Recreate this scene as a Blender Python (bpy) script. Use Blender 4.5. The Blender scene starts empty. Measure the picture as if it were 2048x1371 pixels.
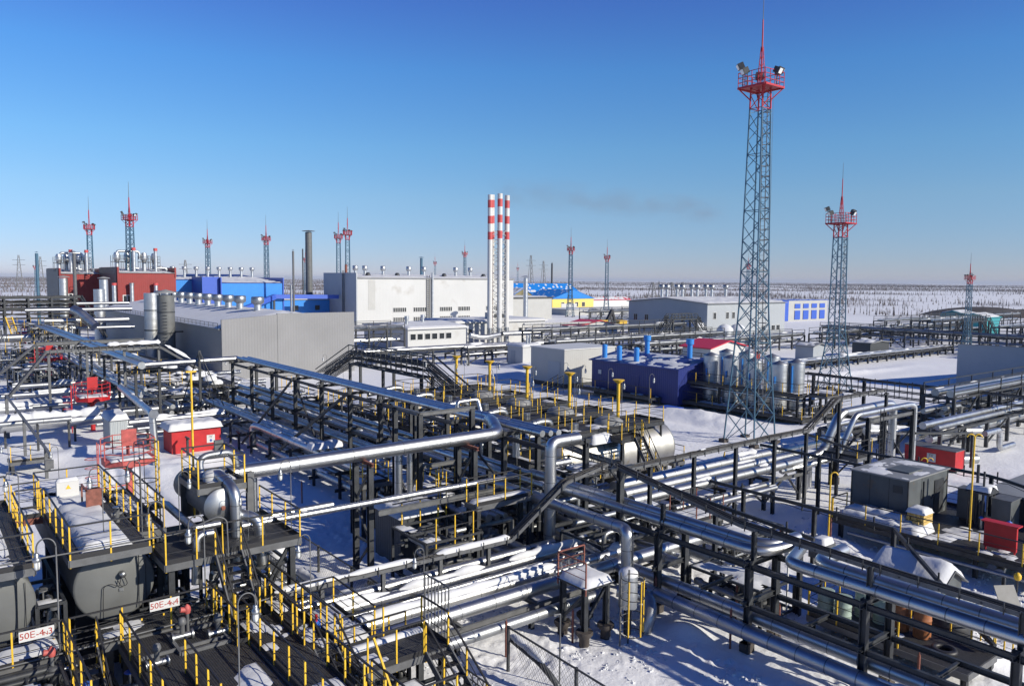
import bpy, math, random
import numpy as np
from mathutils import Vector, Matrix, noise as mnoise
random.seed(7)
R = math.radians
scene = bpy.context.scene
COL = scene.collection

# ------------------------------------------------------------------ camera
# world axes: X runs along the plant's cross streets (receding right), Y along its main rack (receding left), metres
CAM_H = 14.0
YAW, PITCH, ROLL = R(37.9), math.atan(126.5 / 1562.0), R(0.46)
cam_d = bpy.data.cameras.new("camera")
cam = bpy.data.objects.new("camera", cam_d)
COL.objects.link(cam)
cam_d.sensor_width = 23.6
cam_d.lens = 18.0
cam_d.clip_start = 0.3
cam_d.clip_end = 60000
cam.matrix_world = Matrix.Translation((0, 0, CAM_H)) @ Matrix.Rotation(-YAW, 4, 'Z') @ Matrix.Rotation(math.pi / 2 - PITCH, 4, 'X') @ Matrix.Rotation(ROLL, 4, 'Z')
scene.camera = cam

# ------------------------------------------------------------------ light
SUN_EL = R(25)
SUN_AZ = math.atan2(0.42, -0.907)          # x, y of the direction towards the sun (clockwise from +Y)
world = bpy.data.worlds.new("World")
scene.world = world
world.use_nodes = True
wn = world.node_tree
bg = wn.nodes['Background']
sky = wn.nodes.new('ShaderNodeTexSky')
sky.sky_type = 'NISHITA'
sky.sun_disc = False
sky.sun_elevation = SUN_EL
sky.sun_rotation = SUN_AZ
sky.altitude = 3000
sky.air_density = 1.0
sky.dust_density = 0.0
sky.ozone_density = 6.0
# pale blue-grey rim, bluer upper sky, darkened above the frame to deepen shade
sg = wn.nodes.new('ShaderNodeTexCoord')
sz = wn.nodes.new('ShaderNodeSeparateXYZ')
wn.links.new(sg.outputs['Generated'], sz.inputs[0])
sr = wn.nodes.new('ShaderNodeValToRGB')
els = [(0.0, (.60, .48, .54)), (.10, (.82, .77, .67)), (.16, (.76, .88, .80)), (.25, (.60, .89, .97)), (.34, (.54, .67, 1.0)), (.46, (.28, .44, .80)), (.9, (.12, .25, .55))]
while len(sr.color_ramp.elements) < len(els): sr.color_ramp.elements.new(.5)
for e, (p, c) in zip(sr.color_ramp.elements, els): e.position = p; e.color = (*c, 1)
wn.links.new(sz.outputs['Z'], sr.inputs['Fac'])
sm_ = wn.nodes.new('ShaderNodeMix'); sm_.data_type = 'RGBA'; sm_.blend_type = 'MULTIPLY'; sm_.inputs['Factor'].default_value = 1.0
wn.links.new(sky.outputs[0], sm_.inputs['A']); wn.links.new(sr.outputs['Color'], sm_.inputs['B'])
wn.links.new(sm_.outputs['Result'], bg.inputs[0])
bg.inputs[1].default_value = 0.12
sd = bpy.data.lights.new("sun", 'SUN')
sd.energy = 3.9
sd.angle = R(0.5)
sd.color = (1.0, 0.93, 0.79)
sun = bpy.data.objects.new("sun", sd)
COL.objects.link(sun)
sdir = Vector((0.42 * math.cos(SUN_EL), -0.907 * math.cos(SUN_EL), math.sin(SUN_EL)))
sun.rotation_euler = sdir.to_track_quat('Z', 'Y').to_euler()
sun.location = (40, -60, 60)
vs = scene.view_settings
vs.view_transform = 'Standard'
vs.look = 'None'
vs.exposure = 0.5
vs.gamma = 1.0
vs.use_curve_mapping = False
scene.cycles.max_bounces = 5
scene.cycles.diffuse_bounces = 1
scene.cycles.glossy_bounces = 3
scene.cycles.use_denoising = True

# ------------------------------------------------------------------ small maths
def at(px, py, z=0.0):
    """where a sight line of the 2048 px image meets height z (used to read off plan positions)"""
    f = 1562.0
    F = np.array([math.sin(YAW) * math.cos(PITCH), math.cos(YAW) * math.cos(PITCH), -math.sin(PITCH)])
    Rt = np.array([math.cos(YAW), -math.sin(YAW), 0.0])
    U = np.cross(Rt, F)
    a, b = px - 1024, -(py - 685.5)
    c, s = math.cos(ROLL), math.sin(ROLL)
    d = F * f + Rt * (a * c - b * s) + U * (a * s + b * c)
    t = (z - CAM_H) / d[2]
    return d[0] * t, d[1] * t

def hsh(i, j, s):
    n = (i * 374761393 + j * 668265263 + s * 1274126177) & 0xffffffff
    n = ((n ^ (n >> 13)) * 1274126177) & 0xffffffff
    return ((n ^ (n >> 16)) & 0xffff) / 65535.0

def vn(x, y, s=0):
    """value noise 0..1 on numpy arrays"""
    x = np.asarray(x, float); y = np.asarray(y, float)
    xi = np.floor(x).astype(np.int64); yi = np.floor(y).astype(np.int64)
    fx = x - xi; fy = y - yi
    fx = fx * fx * (3 - 2 * fx); fy = fy * fy * (3 - 2 * fy)
    a = hsh(xi, yi, s); b = hsh(xi + 1, yi, s); c = hsh(xi, yi + 1, s); d = hsh(xi + 1, yi + 1, s)
    return (a * (1 - fx) + b * fx) * (1 - fy) + (c * (1 - fx) + d * fx) * fy

def fbm(x, y, s=0, o=4):
    r = 0; a = 0.5; k = 1.0
    for i in range(o):
        r = r + a * vn(x * k, y * k, s + i * 17); a *= 0.5; k *= 2.03
    return r

# ------------------------------------------------------------------ materials
MATS = {}
def mat(name, col, rough=0.6, metal=0.0, var=0.0, vscale=2.0, bump=0.0, bscale=8.0, ribs=None, ribdepth=0.3, col2=None, c2scale=1.0, c2thr=0.6, spec=0.5, rough_var=0.0):
    m = bpy.data.materials.new(name); m.use_nodes = True
    nt = m.node_tree; N = nt.nodes; L = nt.links
    b = N['Principled BSDF']
    b.inputs['Roughness'].default_value = rough
    b.inputs['Metallic'].default_value = metal
    b.inputs['Specular IOR Level'].default_value = spec
    b.inputs['Base Color'].default_value = (*col, 1)
    tc = N.new('ShaderNodeTexCoord')
    src = None
    if var > 0 or col2:
        nz = N.new('ShaderNodeTexNoise'); nz.inputs['Scale'].default_value = vscale; nz.inputs['Detail'].default_value = 6
        L.new(tc.outputs['Object'], nz.inputs['Vector'])
        rp = N.new('ShaderNodeValToRGB')
        lo = [max(0, c * (1 - var)) for c in col]; hi = [min(1, c * (1 + var)) for c in col]
        rp.color_ramp.elements[0].position = 0.3; rp.color_ramp.elements[1].position = 0.7
        rp.color_ramp.elements[0].color = (*lo, 1); rp.color_ramp.elements[1].color = (*hi, 1)
        L.new(nz.outputs['Fac'], rp.inputs['Fac'])
        src = rp.outputs['Color']
        if col2:
            n2 = N.new('ShaderNodeTexNoise'); n2.inputs['Scale'].default_value = c2scale; n2.inputs['Detail'].default_value = 8
            L.new(tc.outputs['Object'], n2.inputs['Vector'])
            r2 = N.new('ShaderNodeValToRGB')
            r2.color_ramp.elements[0].position = c2thr; r2.color_ramp.elements[1].position = min(1, c2thr + 0.08)
            L.new(n2.outputs['Fac'], r2.inputs['Fac'])
            mx = N.new('ShaderNodeMix'); mx.data_type = 'RGBA'
            L.new(r2.outputs['Color'], mx.inputs['Factor']); L.new(src, mx.inputs['A']); mx.inputs['B'].default_value = (*col2, 1)
            src = mx.outputs['Result']
        L.new(src, b.inputs['Base Color'])
    if rough_var > 0:
        nr = N.new('ShaderNodeTexNoise'); nr.inputs['Scale'].default_value = 1.7; nr.inputs['Detail'].default_value = 5
        L.new(tc.outputs['Object'], nr.inputs['Vector'])
        mr = N.new('ShaderNodeMapRange')
        mr.inputs['To Min'].default_value = max(0.05, rough - rough_var); mr.inputs['To Max'].default_value = rough + rough_var
        L.new(nr.outputs['Fac'], mr.inputs['Value']); L.new(mr.outputs['Result'], b.inputs['Roughness'])
    h = None
    if ribs:
        axis, pitch = ribs                       # axis: 'h' vertical ribs running round (x+y), 'z' stacked courses, 'x'/'y'
        sx = N.new('ShaderNodeSeparateXYZ'); L.new(tc.outputs['Object'], sx.inputs[0])
        if axis == 'h':
            ad = N.new('ShaderNodeMath'); ad.operation = 'ADD'; L.new(sx.outputs['X'], ad.inputs[0]); L.new(sx.outputs['Y'], ad.inputs[1]); v = ad.outputs[0]
        else:
            v = sx.outputs[{'x': 'X', 'y': 'Y', 'z': 'Z'}[axis]]
        mu = N.new('ShaderNodeMath'); mu.operation = 'MULTIPLY'; mu.inputs[1].default_value = 2 * math.pi / pitch; L.new(v, mu.inputs[0])
        sn = N.new('ShaderNodeMath'); sn.operation = 'SINE'; L.new(mu.outputs[0], sn.inputs[0])
        mr = N.new('ShaderNodeMapRange'); mr.inputs['From Min'].default_value = -0.4; mr.inputs['From Max'].default_value = 0.4
        L.new(sn.outputs[0], mr.inputs['Value'])
        bm = N.new('ShaderNodeBump'); bm.inputs['Strength'].default_value = ribdepth; bm.inputs['Distance'].default_value = 0.03
        L.new(mr.outputs['Result'], bm.inputs['Height']); h = bm
    if bump > 0:
        nb = N.new('ShaderNodeTexNoise'); nb.inputs['Scale'].default_value = bscale; nb.inputs['Detail'].default_value = 8
        L.new(tc.outputs['Object'], nb.inputs['Vector'])
        bm = N.new('ShaderNodeBump'); bm.inputs['Strength'].default_value = bump; bm.inputs['Distance'].default_value = 0.05
        L.new(nb.outputs['Fac'], bm.inputs['Height'])
        if h: L.new(h.outputs[0], bm.inputs['Normal'])
        h = bm
    if h: L.new(h.outputs[0], b.inputs['Normal'])
    MATS[name] = m
    return m

STEEL = mat('dark_steel_paint', (.034, .037, .042), .5, var=.35, vscale=3, rough_var=.1)
GREY = mat('grey_steel_paint', (.11, .113, .118), .5, var=.2, vscale=3)
BLACK = mat('black_rail_paint', (.022, .022, .025), .5)
YEL = mat('yellow_paint', (.72, .45, .03), .5, var=.15, vscale=6, col2=(.20, .10, .04), c2scale=3.5, c2thr=.66)
RED = mat('red_paint', (.44, .014, .018), .5, var=.15, vscale=2, bump=.15, bscale=3)
DRED = mat('faded_red_paint', (.42, .085, .075), .6, var=.25, vscale=4)
RUST = mat('rusty_primer', (.20, .07, .05), .7, var=.3, vscale=6)
CLAD = mat('aluminium_cladding', (.50, .51, .52), .40, metal=1.0, var=.10, vscale=1.5, bump=.02, bscale=3, rough_var=.06)
ZINC = mat('galvanised_cladding', (.36, .375, .39), .44, metal=.9, var=.18, vscale=2.5, bump=.03, bscale=3, rough_var=.08)
STACKM = mat('silver_duct', (.50, .52, .54), .45, metal=.85, var=.1, vscale=1, ribs=('z', 1.2), ribdepth=.25)
TANKP = mat('grey_tank_paint', (.12, .125, .125), .55, var=.12, vscale=1.2, col2=(.12, .11, .10), c2scale=2.3, c2thr=.66, bump=.05, bscale=2)
TANKS = mat('weathered_tank_cladding', (.60, .585, .54), .42, metal=.8, var=.12, vscale=1.4, col2=(.50, .40, .22), c2scale=.9, c2thr=.62, bump=.1, bscale=2, ribs=('x', .9), ribdepth=.12)
GRATE = mat('walkway_grating', (.036, .036, .038), .6, var=.3, vscale=9, ribs=('x', .07), ribdepth=.8)
SNOW = mat('snow', (.64, .65, .67), .62, var=.05, vscale=1.5, bump=.35, bscale=5, spec=.25)
WHITEW = mat('white_wall_panels', (.48, .485, .48), .5, var=.05, vscale=.12, ribs=('h', 1.1), ribdepth=.12, col2=(.40, .39, .37), c2scale=.13, c2thr=.60)
CREAMW = mat('off_white_wall_panels', (.40, .40, .385), .5, var=.04, vscale=.5, ribs=('h', .35), ribdepth=.25)
GREYW = mat('ribbed_grey_sheet', (.215, .215, .22), .5, var=.07, vscale=.25, ribs=('h', .40), ribdepth=.3)
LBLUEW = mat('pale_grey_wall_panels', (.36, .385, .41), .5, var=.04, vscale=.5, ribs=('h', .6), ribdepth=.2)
REDW = mat('dark_red_sheet', (.23, .014, .012), .5, var=.08, vscale=.6, ribs=('h', .5), ribdepth=.3)
BLUEW = mat('bright_blue_sheet', (.012, .20, .62), .45, var=.06, vscale=.6, ribs=('h', .5), ribdepth=.3)
NAVYW = mat('navy_sheet', (.013, .026, .165), .45, var=.08, vscale=.8, ribs=('h', .3), ribdepth=.5)
BLUEP = mat('blue_vent_paint', (.03, .22, .62), .45)
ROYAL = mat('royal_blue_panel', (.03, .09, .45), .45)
YELW = mat('yellow_wall', (.80, .62, .16), .6, var=.05)
CRIM = mat('crimson_roof_sheet', (.55, .03, .06), .45, ribs=('x', .35), ribdepth=.3)
TEAL = mat('teal_wall', (.02, .25, .28), .5, var=.06)
ROOFG = mat('grey_roof_sheet', (.22, .225, .23), .55, var=.12, vscale=.8, bump=.1, bscale=1)
CONC = mat('pile_head_concrete', (.06, .05, .045), .8, var=.3, vscale=4)
GLASS = mat('dark_window_glass', (.02, .025, .03), .12, spec=.6)
WHITE = mat('white_paint', (.58, .58, .57), .5, var=.03)
SEAM = mat('jacket_seam', (.20, .21, .22), .5, metal=.8, var=.3, vscale=3)
LAMPG = mat('lamp_glass', (.75, .77, .76), .18, spec=.7)
MASTB = mat('mast_blue_paint', (.05, .12, .185), .45, var=.15, vscale=1)
MASTR = mat('mast_red_paint', (.40, .012, .022), .45, var=.1)
BARREL = mat('pale_green_drum', (.30, .38, .33), .5, var=.15, vscale=4)
RDRUM = mat('rusty_drum', (.35, .13, .05), .6, var=.3, vscale=4)
WOOD = mat('fresh_timber', (.55, .38, .12), .7, var=.25, vscale=7)
TREE = mat('larch_bark_and_twigs', (.12, .10, .095), .9, var=.25, vscale=.05)
CABLE = mat('cable_sheath', (.035, .033, .032), .6)
BRED = mat('chimney_red', (.50, .07, .07), .5, var=.08)
BLUEV = mat('blue_valve', (.03, .12, .5), .4)
GREENV = mat('green_valve', (.02, .35, .14), .4)
EARTH = mat('dark_earth_heap', (.06, .05, .045), .9, var=.3, vscale=.3)
SIGNRED = mat('sign_lettering_red', (.35, .03, .02), .6)
INK = mat('sign_lettering_black', (.03, .03, .03), .6)

# ------------------------------------------------------------------ mesh builder
class MB:
    def __init__(s): s.v = []; s.f = []; s.sm = []
    def _add(s, vs, fs, sm=False):
        o = len(s.v); s.v.extend(vs)
        for f in fs: s.f.append(tuple(i + o for i in f)); s.sm.append(sm)
        return s
    def box(s, x0, x1, y0, y1, z0, z1):
        v = [(x0, y0, z0), (x1, y0, z0), (x1, y1, z0), (x0, y1, z0), (x0, y0, z1), (x1, y0, z1), (x1, y1, z1), (x0, y1, z1)]
        return s._add(v, [(0, 3, 2, 1), (4, 5, 6, 7), (0, 1, 5, 4), (1, 2, 6, 5), (2, 3, 7, 6), (3, 0, 4, 7)])
    def frame(s, p, q):
        d = (Vector(q) - Vector(p)); L = d.length; d.normalize()
        up = Vector((0, 0, 1)) if abs(d.z) < 0.95 else Vector((0, 1, 0))
        a = d.cross(up).normalized(); b = a.cross(d).normalized()
        return d, a, b, L
    def beam(s, p, q, w=.1, h=None):
        h = h or w
        d, a, b, L = s.frame(p, q); p = Vector(p); q = Vector(q)
        vs = []
        for e in (p, q):
            for i, j in ((-1, -1), (1, -1), (1, 1), (-1, 1)):
                vs.append(tuple(e + a * (i * w / 2) + b * (j * h / 2)))
        return s._add(vs, [(3, 2, 1, 0), (4, 5, 6, 7), (0, 1, 5, 4), (1, 2, 6, 5), (2, 3, 7, 6), (3, 0, 4, 7)])
    def ibeam(s, p, q, w=.2, h=None, t=.025):
        h = h or w
        d, a, b, L = s.frame(p, q); p = Vector(p); q = Vector(q)
        W, H = w / 2, h / 2
        pr = [(-W, -H), (W, -H), (W, -H + t), (t / 2, -H + t), (t / 2, H - t), (W, H - t), (W, H), (-W, H), (-W, H - t), (-t / 2, H - t), (-t / 2, -H + t), (-W, -H + t)]
        vs = [tuple(e + a * x + b * y) for e in (p, q) for x, y in pr]
        fs = [(i, (i + 1) % 12, 12 + (i + 1) % 12, 12 + i) for i in range(12)]
        for o, fl in ((0, True), (12, False)):
            for c in ((0, 1, 2, 11), (11, 2, 3, 10), (10, 3, 4, 9), (9, 4, 5, 8), (8, 5, 6, 7)):
                c2 = tuple(o + i for i in c)
                fs.append(tuple(reversed(c2)) if fl else c2)
        return s._add(vs, fs)
    def tube(s, p, q, r, seg=10, r2=None, caps=True):
        r2 = r if r2 is None else r2
        d, a, b, L = s.frame(p, q); p = Vector(p); q = Vector(q)
        ring = [(math.cos(2 * math.pi * i / seg), math.sin(2 * math.pi * i / seg)) for i in range(seg)]
        A = [tuple(p + a * (c * r) + b * (n * r)) for c, n in ring]; B = [tuple(q + a * (c * r2) + b * (n * r2)) for c, n in ring]
        s._add(A + B, [(i, (i + 1) % seg, seg + (i + 1) % seg, seg + i) for i in range(seg)], True)
        if caps:
            s._add(A, [tuple(reversed(range(seg)))]); s._add(B, [tuple(range(seg))])
        return s
    def path(s, pts, r, seg=12, bend=None, caps=True, nb=5):
        pts = [Vector(p) for p in pts]
        bend = r * 2.6 if bend is None else bend
        P = [pts[0]]
        for i in range(1, len(pts) - 1):
            a, b, c = pts[i - 1], pts[i], pts[i + 1]
            u = (a - b); w = (c - b); lu, lw = u.length, w.length
            u.normalize(); w.normalize()
            k = min(bend, lu * .48, lw * .48)
            if u.dot(w) < -.999: P.append(b); continue
            for j in range(nb + 1):
                t = j / nb
                P.append((b + u * k) * (1 - t) ** 2 + b * (2 * t * (1 - t)) + (b + w * k) * t * t)
        P.append(pts[-1])
        n = len(P)
        tang = []
        for i in range(n):
            t = (P[min(i + 1, n - 1)] - P[max(i - 1, 0)]); tang.append(t.normalized())
        up = Vector((0, 0, 1)) if abs(tang[0].z) < .9 else Vector((0, 1, 0))
        a = tang[0].cross(up).normalized()
        vs = []
        for i in range(n):
            t = tang[i]; a = (a - t * a.dot(t)).normalized(); b = t.cross(a)
            for k in range(seg):
                an = 2 * math.pi * k / seg
                vs.append(tuple(P[i] + a * (math.cos(an) * r) + b * (math.sin(an) * r)))
        fs = [(i * seg + k, i * seg + (k + 1) % seg, (i + 1) * seg + (k + 1) % seg, (i + 1) * seg + k) for i in range(n - 1) for k in range(seg)]
        s._add(vs, fs, True)
        if caps:
            s._add(vs[:seg], [tuple(reversed(range(seg)))]); s._add(vs[-seg:], [tuple(range(seg))])
        return s
    def seams(s, pts, r, step=1.0, seg=12):
        for a, b in zip(pts[:-1], pts[1:]):
            a = Vector(a); b = Vector(b); L = (b - a).length
            if L < 1.2: continue
            u = (b - a) / L; t = .5 + random.random() * .3
            while t < L - .4:
                s.tube(a + u * t, a + u * (t + .035), r * 1.014, seg, caps=False)
                t += step
        return s
    def lathe(s, c, prof, seg=16, axis='z', sm=True):
        c = Vector(c); vs = []
        for r, h in prof:
            for k in range(seg):
                an = 2 * math.pi * k / seg; x, y = math.cos(an) * r, math.sin(an) * r
                vs.append(tuple(c + {'z': Vector((x, y, h)), 'y': Vector((x, h, -y)), 'x': Vector((h, x, y))}[axis]))
        n = len(prof)
        fs = [(i * seg + k, i * seg + (k + 1) % seg, (i + 1) * seg + (k + 1) % seg, (i + 1) * seg + k) for i in range(n - 1) for k in range(seg)]
        s._add(vs, fs, sm)
        if prof[0][0] > 1e-4: s._add(vs[:seg], [tuple(reversed(range(seg)))])
        if prof[-1][0] > 1e-4: s._add(vs[-seg:], [tuple(range(seg))])
        return s
    def prism(s, poly, z0, z1):
        n = len(poly); vs = [(x, y, z0) for x, y in poly] + [(x, y, z1) for x, y in poly]
        return s._add(vs, [tuple(reversed(range(n))), tuple(range(n, 2 * n))] + [(i, (i + 1) % n, n + (i + 1) % n, n + i) for i in range(n)])
    def extr(s, poly, p, q, axis):
        """poly in the plane across axis ('x': (y,z) pairs, 'y': (x,z) pairs), pushed from p to q along it"""
        n = len(poly)
        vs = [((p, a, b) if axis == 'x' else (a, p, b)) for a, b in poly] + [((q, a, b) if axis == 'x' else (a, q, b)) for a, b in poly]
        return s._add(vs, [tuple(reversed(range(n))), tuple(range(n, 2 * n))] + [(i, (i + 1) % n, n + (i + 1) % n, n + i) for i in range(n)])
    def quad(s, a, b, c, d): return s._add([a, b, c, d], [(0, 1, 2, 3)])

def wloc(o):
    l = Vector((0, 0, 0))
    while o: l = l + o.location; o = o.parent
    return l

def link(name, mb, m, parent=None, origin=None):
    me = bpy.data.meshes.new(name)
    o0 = origin if origin is not None else (wloc(parent) if parent else Vector((0, 0, 0)))
    ox, oy, oz = o0
    me.from_pydata([(x - ox, y - oy, z - oz) for x, y, z in mb.v], [], mb.f)
    me.polygons.foreach_set('use_smooth', mb.sm)
    me.materials.append(m)
    me.update()
    o = bpy.data.objects.new(name, me)
    COL.objects.link(o)
    if parent: o.parent = parent
    elif origin is not None: o.location = origin
    return o

def tag(o, label, cat, group=None, kind=None):
    o['label'] = label; o['category'] = cat
    if group: o['group'] = group
    if kind: o['kind'] = kind
    return o

def T(name, label, cat, loc=(0, 0, 0), group=None, rz=0):
    o = bpy.data.objects.new(name, None); COL.objects.link(o)
    o.empty_display_size = .3
    o.location = loc; o.rotation_euler = (0, 0, rz)
    return tag(o, label, cat, group)

def P(name, mb, m, parent, label=None):
    o = link(name, mb, m, parent)
    if label: o['label'] = label
    return o

def one(name, label, cat, mb, m, group=None):
    xs = [v[0] for v in mb.v]; ys = [v[1] for v in mb.v]; zs = [v[2] for v in mb.v]
    o = link(name, mb, m, None, Vector(((min(xs) + max(xs)) / 2, (min(ys) + max(ys)) / 2, min(zs))))
    return tag(o, label, cat, group)

def dup(root, loc, rz=None, label=None, group=None, scale=None):
    r = root.copy(); COL.objects.link(r); r.location = loc
    if rz is not None: r.rotation_euler = (0, 0, rz)
    if label: r['label'] = label
    if group: r['group'] = group
    if scale: r.scale = scale
    for ch in list(root.children):
        c = ch.copy(); COL.objects.link(c); c.parent = r
        for g in ch.children:
            d = g.copy(); COL.objects.link(d); d.parent = c
    return r

# ------------------------------------------------------------------ snow lying on things
def snow_patch(mb, x0, x1, y0, y1, z, h=.2, cov=.6, seed=0, cell=.18, edge=.35, slope=None):
    nx = max(3, int((x1 - x0) / cell)); ny = max(3, int((y1 - y0) / cell))
    X, Y = np.meshgrid(np.linspace(x0, x1, nx + 1), np.linspace(y0, y1, ny + 1), indexing='ij')
    n = fbm(X * .9, Y * .9, seed, 4) / .94
    ed = np.minimum(np.minimum(X - x0, x1 - X), np.minimum(Y - y0, y1 - Y)) / edge
    ed = np.clip(ed, 0, 1); ed = ed * (2 - ed)
    H = (n - (1 - cov) * .62 - .18) * 3.2
    H = np.clip(H, -1, 1) * ed
    Z = z + h * np.sqrt(np.clip(H, 0, 1)) * (.75 + .5 * fbm(X * 2.3, Y * 2.3, seed + 5, 3))
    if slope: Z = Z + slope(X, Y)
    idx = {}
    vs = []; fs = []
    base = z
    keep = (H[:-1, :-1] > .0) | (H[1:, :-1] > .0) | (H[:-1, 1:] > .0) | (H[1:, 1:] > .0)
    def gi(i, j):
        if (i, j) not in idx:
            idx[(i, j)] = len(vs); zz = Z[i, j] if H[i, j] > 0 else (Z[i, j] - .015)
            vs.append((float(X[i, j]), float(Y[i, j]), float(zz)))
        return idx[(i, j)]
    for i in range(nx):
        for j in range(ny):
            if keep[i, j]: fs.append((gi(i, j), gi(i + 1, j), gi(i + 1, j + 1), gi(i, j + 1)))
    if fs: mb._add(vs, fs, True)
    return mb

def snow_pipe(mb, p, q, r, cov=.6, seed=0, thick=None, step=.22):
    """lumpy snow riding along the top of a pipe from p to q"""
    p = Vector(p); q = Vector(q); L = (q - p).length
    if L < .5: return mb
    d = (q - p) / L; side = d.cross(Vector((0, 0, 1)))
    if side.length < .1: return mb
    side.normalize(); up = side.cross(d).normalized()
    thick = thick or r * .7
    n = int(L / step); T_ = np.linspace(0, L, n + 1)
    a = fbm(T_ * .55 + seed * 7.3, T_ * 0 + seed * 3.1, seed, 4) / .94
    b = fbm(T_ * 1.9 + seed, T_ * 0 + 4.2, seed + 9, 3)
    w = np.clip((a - (.74 - .5 * cov)) * 5.5, 0, 1)
    K = 7; prev = None; vs = []; fs = []
    for i in range(n + 1):
        if w[i] <= .02: prev = None; continue
        ends = (i == 0 or w[i - 1] <= .02 or i == n or w[i + 1] <= .02)
        s = .08 if ends else min(1, w[i] * (.65 + .6 * b[i]))
        half = .25 + .68 * s; th = thick * s * (.75 + .7 * b[i]); off = (b[i] - .5) * .35
        o = len(vs)
        for k in range(K):
            u = -1 + 2 * k / (K - 1); an = u * half + off
            rr = r * .995 + (th + r * .03) * (1 - u * u) ** .6 - (r * .02 if abs(u) == 1 else 0)
            vs.append(tuple(p + d * float(T_[i]) + side * (math.sin(an) * rr) + up * (math.cos(an) * rr)))
        if prev is not None:
            for k in range(K - 1): fs.append((prev + k, prev + k + 1, o + k + 1, o + k))
        prev = o
    if fs: mb._add(vs, [f[::-1] for f in fs], True)
    return mb

# ------------------------------------------------------------------ repeated builders
def pipe(label, pts, r, m=None, snow=0, seed=None, group=None, step=1.1, seg=12, bend=None, thick=None, cat='pipe', name='pipe'):
    m = m or CLAD
    mb = MB().path(pts, r, seg, bend)
    o = one(name, label, cat, mb, m, group)
    if step < 50:
        bm = MB().seams(pts, r, step, seg)
        if bm.f: P('seam_bands', bm, SEAM, o)
    if snow:
        sb = MB(); sd_ = seed if seed is not None else int(abs(pts[0][0] * 13 + pts[0][1] * 7)) % 97
        for k, (a, b) in enumerate(zip(pts[:-1], pts[1:])):
            if abs(Vector(b).z - Vector(a).z) < .3 * (Vector(b) - Vector(a)).length: snow_pipe(sb, a, b, r, snow, sd_ + k, thick)
        if sb.f: P('snow_cover', sb, SNOW, o)
    return o

POSTM = {}
def rail_post(th, x, y, z, h=1.1, m=None):
    m = m or YEL; key = (round(h, 2), m.name)
    if key not in POSTM:
        mb = MB().box(-.024, .024, -.024, -.016, -.28, h).box(-.024, -.016, -.016, .024, -.28, h)
        me = bpy.data.meshes.new('railing_post'); me.from_pydata(mb.v, [], mb.f); me.materials.append(m); POSTM[key] = me
    o = bpy.data.objects.new('railing_post', POSTM[key]); COL.objects.link(o); o.parent = th
    o.location = Vector((x, y, z)) - wloc(th)
    return o

def railing(th, pts, h=1.1, step=1.3, m=None, toe=True, rails=BLACK, w=.05, name='handrail'):
    mb = MB()
    for (a, b) in zip(pts[:-1], pts[1:]):
        a = Vector(a); b = Vector(b); L = (b - a).length; up = Vector((0, 0, 1))
        for k, hh in enumerate((h, h * .66, h * .34)):
            mb.beam(a + up * hh, b + up * hh, w if k == 0 else .02, w if k == 0 else .02)
        if toe: mb.beam(a + up * .08, b + up * .08, .012, .15)
        n = max(1, int(round(L / step)))
        for i in range(n + 1):
            if i == n and (b - Vector(pts[-1])).length > .01: continue
            p = a + (b - a) * (i / n)
            rail_post(th, p.x, p.y, p.z, h, m)
    return P(name, mb, rails, th)

def platform(name, label, x0, x1, y0, y1, z, legs=True, rails=None, group=None, snow=0, seed=1, h=1.1, cat='platform', gz0=0, step=1.3, legpos=None, edge=GREY, deckm=None, pm=None):
    th = T(name, label, cat, ((x0 + x1) / 2, (y0 + y1) / 2, gz0), group)
    P('deck', MB().box(x0 + .02, x1 - .02, y0 + .02, y1 - .02, z - .05, z), deckm or GRATE, th)
    eb = MB()
    for a, b in (((x0, y0), (x1, y0)), ((x1, y0), (x1, y1)), ((x1, y1), (x0, y1)), ((x0, y1), (x0, y0))):
        eb.beam((a[0], a[1], z - .13), (b[0], b[1], z - .13), .06, .24)
    P('edge_beam', eb, edge, th)
    if legs:
        for (lx, ly) in (legpos or [(x0 + .15, y0 + .15), (x1 - .15, y0 + .15), (x1 - .15, y1 - .15), (x0 + .15, y1 - .15)]):
            P('leg', MB().ibeam((lx, ly, gz0 - .2), (lx, ly, z - .25), .2), STEEL, th)
    for r in (rails or []): railing(th, r, h, step, m=pm)
    if snow:
        sb = snow_patch(MB(), x0 + .05, x1 - .05, y0 + .05, y1 - .05, z + .005, .16, snow, seed)
        if sb.f: P('snow_cover', sb, SNOW, th)
    return th

def stairs(name, label, top, bot, wdir, width=.8, group=None, parent=None, snow=0, rails=True, m=STEEL):
    top = Vector(top); bot = Vector(bot); w = Vector(wdir) * width
    th = parent or T(name, label, 'stairs', (bot.x, bot.y, bot.z), group)
    sb = MB(); sb.beam(top, bot, .05, .24); sb.beam(top + w, bot + w, .05, .24)
    P('stringer', sb, GREY if m is STEEL else m, th)
    n = max(3, int((top.z - bot.z) / .21)); tb = MB(); d = (bot - top); fl = Vector((d.x, d.y, 0)).normalized() * .26
    for i in range(n):
        c = top + d * ((i + .5) / n)
        a = c - fl * .5; b = c + fl * .5
        tb._add([tuple(a), tuple(b), tuple(b + w), tuple(a + w)] + [tuple(v + Vector((0, 0, .03))) for v in (a, b, b + w, a + w)],
                [(3, 2, 1, 0), (4, 5, 6, 7), (0, 1, 5, 4), (1, 2, 6, 5), (2, 3, 7, 6), (3, 0, 4, 7)])
    P('treads', tb, GRATE, th)
    if rails:
        for off in (Vector((0, 0, 0)), w): railing(th, [top + off, bot + off], 1.05, 1.1, toe=False)
    return th

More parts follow.
